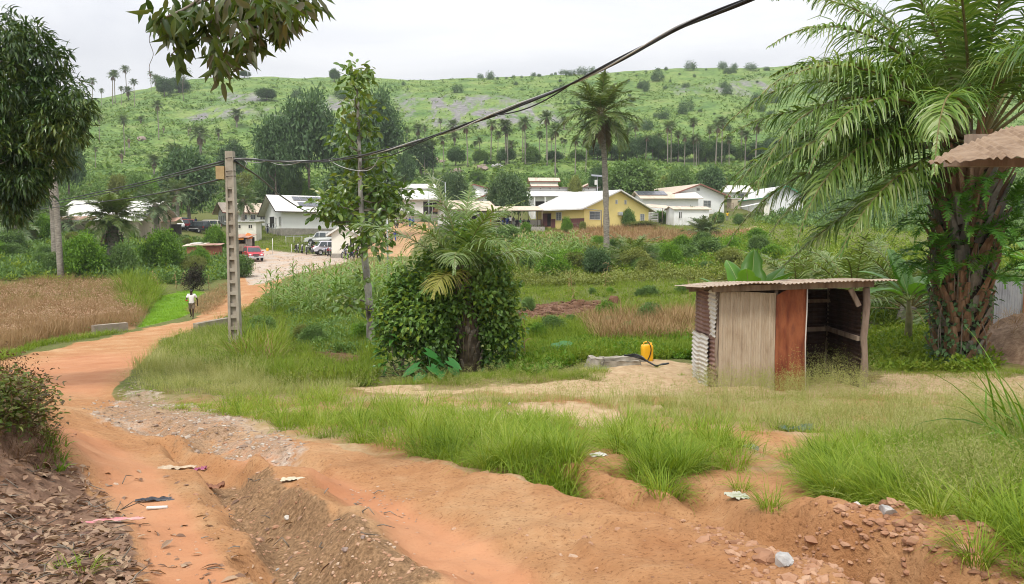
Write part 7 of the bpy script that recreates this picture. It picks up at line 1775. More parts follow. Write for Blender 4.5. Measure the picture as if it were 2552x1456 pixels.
mb = MB(); q = scatter_poly([(118, 1140), (170, 1150), (150, 1195), (90, 1195)], 22, 3, 20); tufts(mb, q, .14, .02, 9, (.5, 1.8), .05, seg=3); tag(mb.build('bank_weeds', M_BRIGHT), kind='stuff')
LITM = leafmat('fallen leaf', [(.045, .026, .018), (.10, .055, .033), (.18, .10, .06), (.28, .17, .105), (.36, .25, .16), (.12, .06, .045)], .08, .6, .3, obj_var=0)
mb = MB(); p = scatter_poly([(-200, 1170), (60, 1150), (150, 1170), (215, 1190), (270, 1250), (310, 1310), (330, 1380), (330, 1500), (320, 1700), (-300, 1700)], 3300, 2.6, 14); n = len(p)
leaves(mb, p + np.stack([0 * p[:, 0], 0 * p[:, 0], rng.random(n) * .03], 1), hdir(n) + rng.normal(size=(n, 3)) * .22, np.array([0, 0, 1.0]) + rng.normal(size=(n, 3)) * .4, rng.uniform(.035, .13, n), rng.uniform(.016, .042, n), TLONG)
p = scatter_poly([(100, 1150), (560, 1180), (760, 1260), (900, 1456), (300, 1456), (280, 1300)], 160, 2.6, 14); n = len(p)
leaves(mb, p + [0, 0, .008], hdir(n) + rng.normal(size=(n, 3)) * .15, np.array([0, 0, 1.0]) + rng.normal(size=(n, 3)) * .3, rng.uniform(.04, .12, n), rng.uniform(.015, .04, n), TLONG)
tag(mb.build('leaf_litter', LITM), kind='stuff')
# twigs and sticks
mb = MB()
for i in range(110):
    a, b = (rng.uniform(0, 330), rng.uniform(1190, 1456)) if i < 80 else (rng.uniform(500, 1000), rng.uniform(1180, 1440))
    g = at2(a, b); d = hdir(1)[0]; L = rng.uniform(.05, .3) if i < 80 else rng.uniform(.04, .14); mb.tube([g + [0, 0, .012], g + d * L * .5 + rng.normal(size=3) * .02 + [0, 0, .025], g + d * L + [0, 0, .01]], [.005, .004, .002], 5)
tag(mb.build('twig_litter', M_BARK), kind='stuff')
# stones: gravel as one mass, the larger ones as things
def pebbles(name, poly, n, s, mats, ymin=2.6, ymax=40, flat=.6):
    p = scatter_poly(poly, n, ymin, ymax); n = len(p); f5 = 1.618; d0 = unit(np.array([(-1, f5, 0), (1, f5, 0), (-1, -f5, 0), (1, -f5, 0), (0, -1, f5), (0, 1, f5), (0, -1, -f5), (0, 1, -f5), (f5, 0, -1), (f5, 0, 1), (-f5, 0, -1), (-f5, 0, 1)], float))
    r_ = s * np.exp(rng.normal(size=n) * .5); V = d0[None] * r_[:, None, None] * rng.uniform(.72, 1.2, (n, 12, 1)) * [1, 1, flat] * rng.uniform(.6, 1.3, (n, 1, 3))
    a = rng.random(n) * 6.28; c, s_ = np.cos(a)[:, None], np.sin(a)[:, None]; V = np.stack([V[..., 0] * c - V[..., 1] * s_, V[..., 0] * s_ + V[..., 1] * c, V[..., 2]], -1) + p[:, None]
    f = np.array([(0, 11, 5), (0, 5, 1), (0, 1, 7), (0, 7, 10), (0, 10, 11), (1, 5, 9), (5, 11, 4), (11, 10, 2), (10, 7, 6), (7, 1, 8), (3, 9, 4), (3, 4, 2), (3, 2, 6), (3, 6, 8), (3, 8, 9), (4, 9, 5), (2, 4, 11), (6, 2, 10), (8, 6, 7), (9, 8, 1)]); mb = MB(); mb.add(V.reshape(-1, 3), (f[None] + (np.arange(n) * 12)[:, None, None]).reshape(-1, 3)); return tag(mb.build(name, mats), kind='stuff')
PEB = leafmat('pebble', [(.14, .10, .075), (.24, .17, .125), (.33, .26, .20), (.44, .39, .33), (.26, .14, .09)], 0, .85, .2, obj_var=0)
PEBR = leafmat('earth clod', [(.20, .10, .055), (.32, .17, .10), (.40, .24, .15), (.46, .36, .27)], 0, .9, .15, obj_var=0)
pebbles('gravel', GRAVEL, 1500, .016, PEB); pebbles('gravel', RUBBLE, 420, .009, PEBR); pebbles('gravel', PARK, 500, .06, PEB, 60, 130)
pebbles('loose_stones', ROAD, 2200, .009, PEBR, 2.6, 30); pebbles('loose_stones', [(1640, 1290), (1950, 1330), (2250, 1330), (2552, 1420), (2600, 1500), (1900, 1500)], 700, .017, PEBR)
pebbles('loose_stones', [(1980, 1330), (2200, 1340), (2330, 1380), (2250, 1400), (2080, 1390)], 220, .017, PEBR); pebbles('clods', TILL[0], 500, .10, leafmat('tilled clod', [(.08, .042, .026), (.14, .075, .045), (.22, .13, .08)], 0, .95, .1), 20, 60)
pebbles('clods', TILL[1], 120, .06, leafmat('tilled clod', [(.08, .042, .026), (.14, .075, .045), (.22, .13, .08)], 0, .95, .1), 15, 60)
STN = surf('granite', [(.20, .19, .18), (.36, .345, .33), (.50, .48, .45)], 14, .85, .6, .01, 8); STR = surf('reddish rock', [(.17, .12, .10), (.29, .22, .185), (.38, .32, .28)], 12, .9, .6, .01, 8); STW = surf('pale quartz', [(.42, .38, .33), (.58, .54, .48)], 14, .8, .5, .01, 8)
for a, b, w, m, lab in ((1770, 1278, 30, STW, 'pale upright stone at the edge of the washed out bank'), (2207, 1358, 50, STN, 'angular grey stone beside the broken earth clods'), (2034, 1357, 26, STN, 'small flat grey stone lying in the gully'), (1950, 1448, 66, STN, 'broad grey rock half sunk in the near road edge'),
                          (1872, 1122, 44, STN, 'flat grey rock slab on the bare patch between grass tufts'), (1590, 1075, 40, STN, 'flat bluish stone on the bare path among grass'), (905, 1393, 16, STR, 'dark red round stone in the road rut'), (862, 1390, 26, STR, 'pinkish angular stone in the road rut beside the dark red one'), (715, 1262, 22, STW, 'rounded tan stone at the head of the road rut'),
                          (745, 1385, 30, STN, 'small heap like grey stone left of the rut'), (690, 1335, 12, STN, 'small white grey stone on the left rut bank'), (2135, 1335, 24, STW, 'small pale stone above the broken clods'), (1325, 1165, 30, STW, 'pale flat stone beside the grass tussock'), (1270, 1010, 12, STW, 'whitish stone on the footpath edge'), (1085, 410, 36, STR, 'big pinkish boulder under the first grove palms'), (1200, 425, 36, STR, 'broad brown boulder pile above the long white roof'), (1240, 420, 24, STN, 'grey upright boulder above the long white roof'), (1140, 432, 26, STR, 'small reddish boulder left of the boulder pile'), (697, 338, 34, STR, 'lone pale pink boulder on the hill slope'), (1790, 452, 40, STW, 'pale bare rock on the slope above the brown roof'), (352, 350, 34, STR, 'grey pink boulder on the left slope')):
    g = at2(a, b); R_ = w * S2 * g[1] / FPX / 2; mb = MB(); mb.ball((0, 0, R_ * .2), (R_, R_ * .85, R_ * .6), 20, 14, 0, .3, int(a))
    if R_ > .6: mb.ball((R_ * .9, R_ * .1, R_ * .1), (R_ * .55, R_ * .6, R_ * .5), 14, 10, 0, .3, int(b)); mb.ball((-R_ * .85, -R_ * .1, 0), (R_ * .6, R_ * .6, R_ * .4), 14, 10, 0, .3, int(b) + 3)
    for V in mb.v:      # broken faces
        c_ = V.mean(0)
        for _ in range(11):
            d_ = rdir(1)[0]; e_ = (V - c_) @ d_; lim = e_.max() * rng.uniform(.55, .85); V -= np.clip(e_ - lim, 0, None)[:, None] * d_
    mb.sm = [s_ * False for s_ in mb.sm]
    tag(mb.build('stone' if R_ < .6 else 'boulder', m, None, g, rng.random() * 6), lab, 'stone' if R_ < .6 else 'boulder')
# rubbish on the left
def crumple(label, name, a, b, w, l, m, cat, amp=.03, rz=0, seed=1):
    U, V = np.meshgrid(np.linspace(-.5, .5, 18), np.linspace(-.5, .5, 12), indexing='ij'); z = np.abs(fbm(U * 5 + seed, V * 5, 3, seed)) * amp + .008
    x = U * w * (1 + .3 * fbm(V * 3 + seed, U, 2, 2)); y = V * l * (1 + .4 * fbm(U * 3 - seed, V, 2, 3)); mb = MB(); mb.grid(np.stack([x, y, z], -1)); mb.grid(np.stack([x, y, z - .002], -1)[::-1])
    return tag(mb.build(name, m, None, at2(a, b), rz), label, cat)
crumple('faded tan cloth rag lying on the road edge', 'rag', 440, 1155, .36, .10, surf('tan cloth', [(.34, .25, .17), (.52, .42, .30)], 20, .9), 'rag', .04, .1, 2)
crumple('thin pink and cream cloth strip among fallen leaves', 'rag', 275, 1292, .42, .06, surf('pink cloth', [(.50, .12, .18), (.62, .42, .34)], 6, .9), 'rag', .03, .25, 5)
crumple('black plastic scrap lying on the road edge', 'plastic_scrap', 390, 1222, .34, .07, surf('black film', [(.02, .02, .025), (.07, .07, .08)], 12, .35), 'plastic scrap', .03, .1, 7)
crumple('dark pink plastic bag scrap in the road gully', 'plastic_scrap', 495, 1123, .16, .08, surf('pink film', [(.28, .07, .13), (.38, .12, .2)], 12, .4), 'plastic scrap', .06, .4, 9)
crumple('brown curled bark piece in the road rut', 'bark_piece', 525, 1180, .24, .09, surf('brown bark', [(.16, .07, .04), (.3, .14, .08)], 12, .7), 'bark piece', .07, .3, 11)
crumple('crumpled cream paper scrap beside the road rut', 'paper_scrap', 730, 1208, .2, .07, surf('cream paper', [(.48, .40, .28), (.6, .54, .42)], 12, .9), 'paper scrap', .04, .2, 13)
crumple('pale plastic bag caught below a grass tuft at the gully', 'plastic_bag', 1838, 1252, .13, .16, surf('pale film', [(.30, .31, .22), (.46, .46, .36)], 12, .5), 'plastic bag', .045, .4, 15)
crumple('pale cracked plastic strip lying above the gully', 'plastic_scrap', 1810, 1303, .3, .05, surf('grey film', [(.42, .40, .36), (.58, .55, .5)], 12, .5), 'plastic scrap', .03, -.15, 17)
crumple('dark green cloth scrap in the grass before the shed', 'rag', 1985, 1072, .45, .22, surf('green cloth', [(.05, .09, .07), (.12, .17, .14)], 12, .9), 'rag', .12, .1, 19)
crumple('white paper scrap beside the road grass', 'paper_scrap', 1490, 1165, .16, .1, surf('white paper', [(.55, .52, .45), (.66, .63, .56)], 12, .9), 'paper scrap', .03, .3, 21)
g = at2(365, 1245); mb = MB(); mb.tube([g + [0, 0, .018], g + [.16, .02, .018]], .014, 8); tag(mb.build('pipe_piece', TRIM_WHITE), 'short white pipe piece lying on the left road edge', 'pipe piece')
r = thing('shoe', 'worn brown slipper lying on the leaf litter at the bank', 'shoe', at2(112, 1200), .5); mb = MB()
t = np.linspace(0, 1, 12); th = np.linspace(0, 2 * PI, 14)
wv = .048 * (np.sin(np.clip(t * .92 + .06, 0, 1) * PI) ** .5) * (1 + .15 * t); V = np.stack([np.stack([np.cos(th) * w_, 0 * th + (tt_ - .5) * .26, np.sin(th) * .012 + .015], 1) for w_, tt_ in zip(wv, t)]); mb.grid(V); mb.build('sole', surf('brown sole', [(.16, .10, .06), (.26, .17, .11)], 20, .8), r)
mb = MB(); V = np.stack([np.stack([np.cos(th[:8] * .5) * w_ * 1.02, 0 * th[:8] + (tt_ - .5) * .26, np.sin(th[:8] * .5) * h_ + .02], 1) for w_, tt_, h_ in zip(wv[5:], t[5:], .075 * np.sin(np.linspace(.55, 1, 7) * PI) ** .6 + .012)]); mb.grid(V); mb.build('upper', surf('brown leather', [(.22, .13, .075), (.34, .22, .14)], 20, .6), r)
r = thing('long_stick', 'long dark fallen stick lying along the gully edge', 'stick', at2(1660, 1285)); mb = MB(); e = at2(1800, 1320) - at2(1660, 1285); mb.tube(spl([(0, 0, .03), e * .4 + [0, 0, .05], e * .7 + [0, .02, .03], e + [0, 0, .04]], 14), np.linspace(.012, .004, 14), 6); mb.build('stem', M_BARK, r)
# road edge walls of the little bridge, and the heap of cut stalks behind it
for a0, b0_, a1, b1_, lab in ((232, 832, 316, 824, 'low concrete kerb wall of the culvert on the far side of the road'), (488, 827, 570, 812, 'low concrete kerb wall of the culvert on the near side of the road')):
    p0, p1 = at2(a0, b0_), at2(a1, b1_); mb = MB(); mb.beam(p0 + [0, 0, .05], p1 + [0, 0, .05], .35, .75); tag(mb.build('culvert_wall', surf('stained concrete', [(.20, .16, .12), (.34, .29, .23)], 2, .9, .4)), lab, 'wall')
mb = MB(); p = scatter_poly([(470, 780), (500, 745), (560, 705), (590, 705), (570, 750), (520, 785)], 420, 25, 80); tufts(mb, p, .6, .02, 9, (1.0, 2.2), .2); tag(mb.build('cut_stalks', M_DRYG), kind='stuff')
g = at2(482, 725); mb = MB(); crown(mb, [(0, 0, .7, .55, .55, .8), (.3, 0, 1.3, .3, .3, .4)], 200, 10, .22, .07, .4); tag(mb.build('dark_bush', leafmat('burnt leaf', [(.02, .016, .012), (.05, .04, .025), (.07, .09, .03)], .1, .8, .2), None, g), 'dark withered bush behind the walking person', 'bush')
# fallen petals on the smooth track
p = scatter_poly([(860, 1180), (1020, 1220), (1060, 1270), (940, 1260), (850, 1210)], 60, 2.6, 14); mb = MB(); leaves(mb, p + [0, 0, .004], hdir(len(p)) + rng.normal(size=(len(p), 3)) * .05, np.array([0, 0, 1.0]) + rng.normal(size=(len(p), 3)) * .1, .03, .012, T4); tag(mb.build('petal_litter', PEB), kind='stuff')
# ------------------------------------------------------------------ vehicles
TYRE = surf('tyre rubber', [(.015, .015, .015), (.04, .038, .035)], 12, .8); RIMM = surf('wheel rim', [(.35, .35, .35), (.5, .5, .5)], 6, .35, metal=.6)
CGLASS = surf('car glass', [(.03, .04, .045), (.07, .085, .09)], 1.5, .1, spec=.6); LAMPM = surf('headlamp lens', [(.55, .55, .52), (.75, .74, .7)], 4, .2, spec=.6); REDL = surf('tail lamp', [(.35, .02, .02), (.5, .04, .04)], 5, .3)
def paint(n, c): return surf(n, [tuple(x * .85 for x in c), c], 2.5, .28, spec=.55)
P_RED, P_WHITE, P_SILV, P_BLUE, P_BEIGE, P_LAV = paint('red paint', (.48, .035, .05)), paint('white paint', (.76, .76, .75)), paint('silver paint', (.5, .5, .5)), paint('blue paint', (.05, .10, .30)), paint('beige paint', (.60, .56, .47)), paint('lavender white paint', (.68, .66, .72))
BLACKP = surf('black plastic', [(.02, .02, .02), (.05, .05, .05)], 6, .6)


def suv(name, label, loc, rz, col_, L=4.2, W=1.75, Hh=1.7, kind='suv', low=None):
    """front points to local +x"""
    r = thing(name, label, 'car', loc, rz); h = L / 2; w = W / 2
    belt = Hh * .58
    if kind == 'suv': prof = [(-h, .42), (-h + .02, belt - .1), (-h + .06, belt), (-h + .22, Hh - .08), (-h + .5, Hh), (h * .18, Hh - .02), (h * .26, Hh - .08), (h * .50, belt + .03), (h - .22, belt - .10), (h - .03, belt - .26), (h, .42)]
    elif kind == 'pickup': prof = [(-h, .5), (-h, belt), (-h * .3, belt), (-h * .28, Hh - .05), (h * .12, Hh), (h * .42, belt + .03), (h - .2, belt - .06), (h, belt - .2), (h, .5)]
    else: prof = [(-h, .4), (-h, belt), (-h + .05, Hh - .1), (-h + .25, Hh), (h * .45, Hh), (h * .55, Hh - .06), (h * .78, belt + .05), (h - .1, belt - .2), (h, .45)]
    n = len(prof); taper = lambda z: 1 - .20 * max(0, (z - belt) / (Hh - belt)) - (.06 if z < .5 else 0)
    rows = []
    for s in (-1, -.94, .94, 1):
        rows.append([(x, s * w * taper(z) * (1 if abs(s) < 1 else 1.0), z - (.0 if abs(s) < 1 else .035 * (z > belt))) for x, z in prof])
    mb = MB(); V = np.array(rows); V = np.concatenate([V, V[:, :1]], 1); mb.grid(V, 0, False)
    for k, rev in ((0, False), (3, True)): mb.add(V[k][:-1], [list(range(n)) if rev else list(range(n))[::-1]], 0)
    mb.build('body', col_, r)
    gz0, gz1 = belt + .04, Hh - .13
    def side(u0, u1, t0, t1, s):       # a side window, slanting with the cabin
        y0, y1 = s * (w * taper(gz0) + .012), s * (w * taper(gz1) + .012); m_ = MB(); m_.add([(u0, y0, gz0), (u1, y0, gz0), (t1, y1, gz1), (t0, y1, gz1), (u0, y0 - s * .03, gz0), (u1, y0 - s * .03, gz0), (t1, y1 - s * .03, gz1), (t0, y1 - s * .03, gz1)], [(0, 1, 2, 3), (4, 7, 6, 5), (0, 4, 5, 1), (1, 5, 6, 2), (2, 6, 7, 3), (3, 7, 4, 0)]); m_.build('window', CGLASS, r)
    xs = {'suv': [(-h + .2, -.32 * h, -h + .34, -.32 * h), (-.27 * h, .10 * h, -.27 * h, .10 * h), (.14 * h, .44 * h, .14 * h, .26 * h)], 'pickup': [(-.22 * h, .02 * h, -.22 * h, .02 * h), (.06 * h, .36 * h, .06 * h, .18 * h)], 'van': [(-h + .3, -.3 * h, -h + .34, -.3 * h), (-.25 * h, .2 * h, -.25 * h, .2 * h), (.24 * h, .7 * h, .24 * h, .56 * h)]}[kind]
    for s in (-1, 1):
        for q in xs: side(*q, s)
    a, b = {'suv': ((h * .50, belt + .03), (h * .26, Hh - .08)), 'pickup': ((h * .42, belt + .03), (h * .12, Hh)), 'van': ((h * .78, belt + .05), (h * .55, Hh - .06))}[kind]
    def glass(a, b, nm, off):
        m_ = MB(); A_ = np.array([a[0], 0, a[1]]); B_ = np.array([b[0], 0, b[1]]); d = B_ - A_; A2, B2 = A_ + d * .08, A_ + d * .92; nn = np.array([d[2], 0, -d[0]]); nn = nn / np.linalg.norm(nn) * off
        ya, yb = w * taper(A2[2]) * .88, w * taper(B2[2]) * .88; q = [A2 + [0, -ya, 0], A2 + [0, ya, 0], B2 + [0, yb, 0], B2 + [0, -yb, 0]]; m_.prism(q, -nn * .6, nn); m_.build(nm, CGLASS, r)
    glass(a, b, 'windscreen', .014)
    glass({'suv': (-h + .06, belt), 'pickup': (-h * .3, belt), 'van': (-h, belt)}[kind], {'suv': (-h + .22, Hh - .08), 'pickup': (-h * .28, Hh - .05), 'van': (-h + .05, Hh - .1)}[kind], 'rear_window', -.014)
    for x in (-h * .60, h * .62):
        for s in (-1, 1):
            y = s * (w - .1); R_ = .35 if kind != 'van' else .31
            m_ = MB(); th = np.linspace(0, 2 * PI, 25); M_ = np.array([[(x + rr * math.cos(t), y + yy, R_ + rr * math.sin(t)) for t in th] for rr, yy in ((R_ * .6, -.10), (R_ * .94, -.10), (R_, -.06), (R_, .06), (R_ * .94, .115), (R_ * .6, .115))]); m_.grid(M_); wl_ = m_.build('wheel', TYRE, r)
            m_ = MB(); M_ = np.array([[(x + rr * math.cos(t), y + s * yy, R_ + rr * math.sin(t)) for t in th] for rr, yy in ((.01, .06), (R_ * .3, .09), (R_ * .55, .07), (R_ * .62, .118))]); m_.grid(M_); m_.build('rim', RIMM, wl_)
            m_ = MB(); M_ = np.array([[(x + rr * math.cos(t), s * w * .945 + s * yy, R_ + .02 + rr * math.sin(t)) for t in np.linspace(-.15, PI + .15, 15)] for rr, yy in ((R_ * 1.2, .0), (R_ * 1.22, .06), (R_ * 1.03, .065), (R_ * 1.03, -.02))]); m_.grid(M_); m_.build('wheel_arch', BLACKP, r)
    m_ = MB(); m_.box((h + .04, 0, .48), (.16, W * .96, .24)); m_.box((h + .10, 0, .40), (.08, W * .7, .1)); m_.build('front_bumper', P_SILV if kind == 'suv' else BLACKP, r)
    m_ = MB(); m_.box((-h - .03, 0, .5), (.12, W * .94, .22)); m_.build('rear_bumper', BLACKP, r)
    for s in (-1, 1):
        m_ = MB(); m_.ball((h - .10, s * w * .74, belt - .26), (.14, .17, .10), 10, 7); m_.build('headlight', LAMPM, r)
        m_ = MB(); m_.box((-h + .02, s * w * .86, belt - .18), (.08, .14, .3)); m_.build('tail_light', REDL, r)
        m_ = MB(); m_.ball((h * .40, s * (w + .12), belt + .08), (.06, .12, .09), 8, 6); m_.build('mirror', col_, r)
        m_ = MB(); m_.box((-.05, s * (w + .015), .66), (L * .52, .03, .10)); m_.build('side_trim', P_SILV, r)
    m_ = MB(); m_.box((h + .005, 0, belt - .26), (.05, W * .42, .14)); m_.build('grille', BLACKP, r)
    m_ = MB(); m_.box((h + .128, 0, .48), (.02, .5, .12)); m_.build('number_plate', BLACKP, r)
    if kind == 'suv':
        for s in (-1, 1):
            m_ = MB(); m_.beam((-h + .5, s * w * .72, Hh + .05), (h * .16, s * w * .72, Hh + .04), .04, .04); [m_.box((x, s * w * .72, Hh + .015), (.06, .04, .06)) for x in (-h + .6, -.2, h * .12)]; m_.build('roof_rail', P_SILV, r)
    if kind == 'pickup':
        m_ = MB(); m_.box((-h * .66, 0, belt + .004), (L * .32, W * .84, .02)); m_.build('load_bed', BLACKP, r)
    return r


g = at(253, 261); suv('red_suv', 'red four wheel drive car with a silver bumper parked at the gravel edge', g + [0, 0, .0], R(-62), P_RED, 4.15, 1.75, 1.68)
g = ground(322, 120); suv('white_suv', 'white four wheel drive car parked on the grass bank behind the motorcycles', g, R(186), P_WHITE, 4.9, 1.9, 1.9)
g = ground(330, 101); suv('white_van', 'lavender white minivan half hidden behind the guard house', g, R(205), P_LAV, 4.4, 1.7, 1.75, 'van')
g = pt(417, 221.5, 160); suv('white_jeep', 'white off road car facing us at the top of the dirt drive', g, R(-80), P_WHITE, 4.6, 1.85, 2.0)
for px, Y, nm, k, cl_, rz, lab in ((175, 134, 'white_van', 'van', P_WHITE, -50, 'white minibus parked beside the carport'), (182, 140, 'blue_pickup', 'pickup', P_BLUE, 150, 'blue pickup between the white minibus and the red car'), (189.5, 138, 'red_car', 'suv', P_RED, 60, 'red car parked in the back row under the dark round tree'), (198, 136, 'dark_car', 'suv', BLACKP, 150, 'dark car with people around it beside the red one'), (207, 142, 'beige_suv', 'suv', P_BEIGE, 185, 'beige four wheel drive car at the end of the back row')):
    suv(nm, lab, ground(px, Y), R(rz), cl_, 4.6, 1.8, 1.85 if k != 'van' else 2.0, k)


def moto(tank):
    r = thing('motorcycle', 'x', 'motorcycle', (0, 0, 0)); C = []
    for x in (-.62, .64):
        m_ = MB(); th = np.linspace(0, 2 * PI, 21); M_ = np.array([[(x + (.285 + .035 * math.cos(p)) * math.cos(t), .045 * math.sin(p), .32 + (.285 + .035 * math.cos(p)) * math.sin(t)) for t in th] for p in np.linspace(0, 2 * PI, 9)]); m_.grid(M_); [m_.tube([(x, 0, .32), (x + .27 * math.cos(a), 0, .32 + .27 * math.sin(a))], .006, 4, 1) for a in np.arange(0, 6.2, .785)]; m_.tube([(x, -.06, .32), (x, .06, .32)], .04, 8, 1); C.append(m_.build('wheel', [TYRE, RIMM], r))
    m_ = MB(); m_.tube([(-.62, .08, .32), (-.2, .1, .42), (.1, .08, .4), (.35, .05, .85), (.28, 0, .95)], .025, 6); m_.tube([(-.62, -.08, .32), (-.2, -.1, .42), (.1, -.08, .4), (.35, -.05, .85)], .025, 6); m_.tube([(-.55, .09, .6), (-.2, .08, .75), (.2, .03, .85)], .022, 6); m_.ball((-.02, 0, .48), (.22, .13, .17), 10, 7); m_.tube([(-.75, -.14, .38), (-.2, -.14, .34), (.1, -.12, .38)], .045, 7, 1); C.append(m_.build('frame', [BLACKP, RIMM], r))
    m_ = MB(); m_.ball((.18, 0, .86), (.26, .13, .13), 12, 8); m_.ball((-.62, 0, .82), (.22, .09, .07), 10, 6); m_.ball((.62, 0, .68), (.22, .07, .05), 10, 6); m_.box((-.35, .0, .68), (.3, .2, .12)); C.append(m_.build('fairing', tank, r))
    m_ = MB(); m_.ball((-.32, 0, .86), (.40, .13, .075), 12, 7); C.append(m_.build('seat', BLACKP, r))
    m_ = MB(); m_.tube([(.64, .07, .32), (.5, .07, .72), (.40, .07, 1.02)], .025, 6); m_.tube([(.64, -.07, .32), (.5, -.07, .72), (.40, -.07, 1.02)], .025, 6); C.append(m_.build('fork', RIMM, r))
    m_ = MB(); m_.tube([(.28, -.36, 1.08), (.38, -.15, 1.06), (.40, 0, 1.03), (.38, .15, 1.06), (.28, .36, 1.08)], .018, 6); C.append(m_.build('handlebar', BLACKP, r))
    m_ = MB(); m_.ball((.50, 0, .95), (.08, .10, .10), 10, 7); C.append(m_.build('headlight', LAMPM, r))
    m_ = MB(); m_.ball((-.84, 0, .78), (.04, .09, .05), 8, 6); C.append(m_.build('tail_light', REDL, r))
    for s in (-1, 1):
        m_ = MB(); m_.tube([(.33, s * .3, 1.08), (.34, s * .36, 1.24)], .008, 4); m_.ball((.34, s * .37, 1.28), (.02, .06, .045), 8, 6); C.append(m_.build('mirror', BLACKP, r))
    CH[r.name] = C; return r


MPROT = [moto(paint('motor red', (.45, .03, .04))), moto(paint('motor blue', (.05, .12, .45))), moto(BLACKP), moto(paint('motor silver', (.5, .5, .52)))]
MOT = [(297, 252.5, 2, -60, 'black motorcycle at the end of the row, nearest the yellow canister'), (302, 253.5, 2, -70, 'second black motorcycle from the yellow canister'), (306.5, 254.6, 2, -75, 'third black motorcycle from the yellow canister, standing forward'), (310.5, 252.5, 3, -100, 'silver motorcycle in the middle of the row'), (314, 253.8, 0, -60, 'red motorcycle right of the silver one'), (317.5, 254.8, 0, -75, 'second red motorcycle right of the silver one'), (321.5, 255, 1, -80, 'blue motorcycle in front of the minivan'), (325.5, 255.2, 1, -75, 'second blue motorcycle in front of the minivan'), (329, 256.4, 0, -65, 'red motorcycle touching the guard house wall'), (324, 253, 2, -90, 'black motorcycle behind the blue ones'), (346, 258.5, 3, -110, 'silver motorcycle with its rider in front of the guard house'), (351, 259, 1, -120, 'blue motorcycle at the guard house door'), (355.5, 258.6, 0, -95, 'red motorcycle beside the slender tree trunk'), (392, 225.5, 2, 170, 'black motorcycle parked far up by the long white building'), (396.5, 228, 2, -95, 'motorcycle ridden down the dirt drive'), (400.5, 225.2, 0, 190, 'red motorcycle parked far up by the long white building')]
for px, py, k, rz, lab in MOT:
    copy_tree(MPROT[k], at(px, py), R(rz), 1.12, lab, 'motorcycles by the parking area and drive')
for m_ in MPROT:
    for k in kids(m_): bpy.data.objects.remove(k)
    bpy.data.objects.remove(m_)

# ------------------------------------------------------------------ people
SKIN = surf('dark skin', [(.035, .018, .012), (.055, .03, .02)], 8, .55, spec=.35); HAIRM = surf('black hair', [(.008, .007, .006), (.018, .016, .015)], 40, .8)
CLOTH = {}
def cloth(n, c):
    if n not in CLOTH: CLOTH[n] = surf(n + ' cloth', [tuple(x * .8 for x in c), c], 6, .85, .2, .004)
    return CLOTH[n]


def skin_mesh(name, J, E, rad, mats, sub=2):
    """one continuous surface grown over a jointed skeleton"""
    me = bpy.data.meshes.new(name); names = list(J); me.from_pydata([J[k] for k in names], [(names.index(a), names.index(b)) for a, b in E], [])
    o = bpy.data.objects.new(name, me); col.objects.link(o); o.modifiers.new('s', 'SKIN'); sv = me.skin_vertices[0].data
    for i, k in enumerate(names): sv[i].radius = rad[k] if isinstance(rad[k], tuple) else (rad[k], rad[k]); sv[i].use_root = (i == 0)
    md = o.modifiers.new('d', 'SUBSURF'); md.levels = sub; md.render_levels = sub
    dg = bpy.context.evaluated_depsgraph_get(); me2 = bpy.data.meshes.new_from_object(o.evaluated_get(dg)); me2.name = name
    bpy.data.objects.remove(o); bpy.data.meshes.remove(me); me2.materials.clear()
    for m_ in mats: me2.materials.append(m_)
    for p_ in me2.polygons: p_.use_smooth = True
    return me2


def lk(name, me, par):
    o = bpy.data.objects.new(name, me); col.objects.link(o); o.parent = par; return o


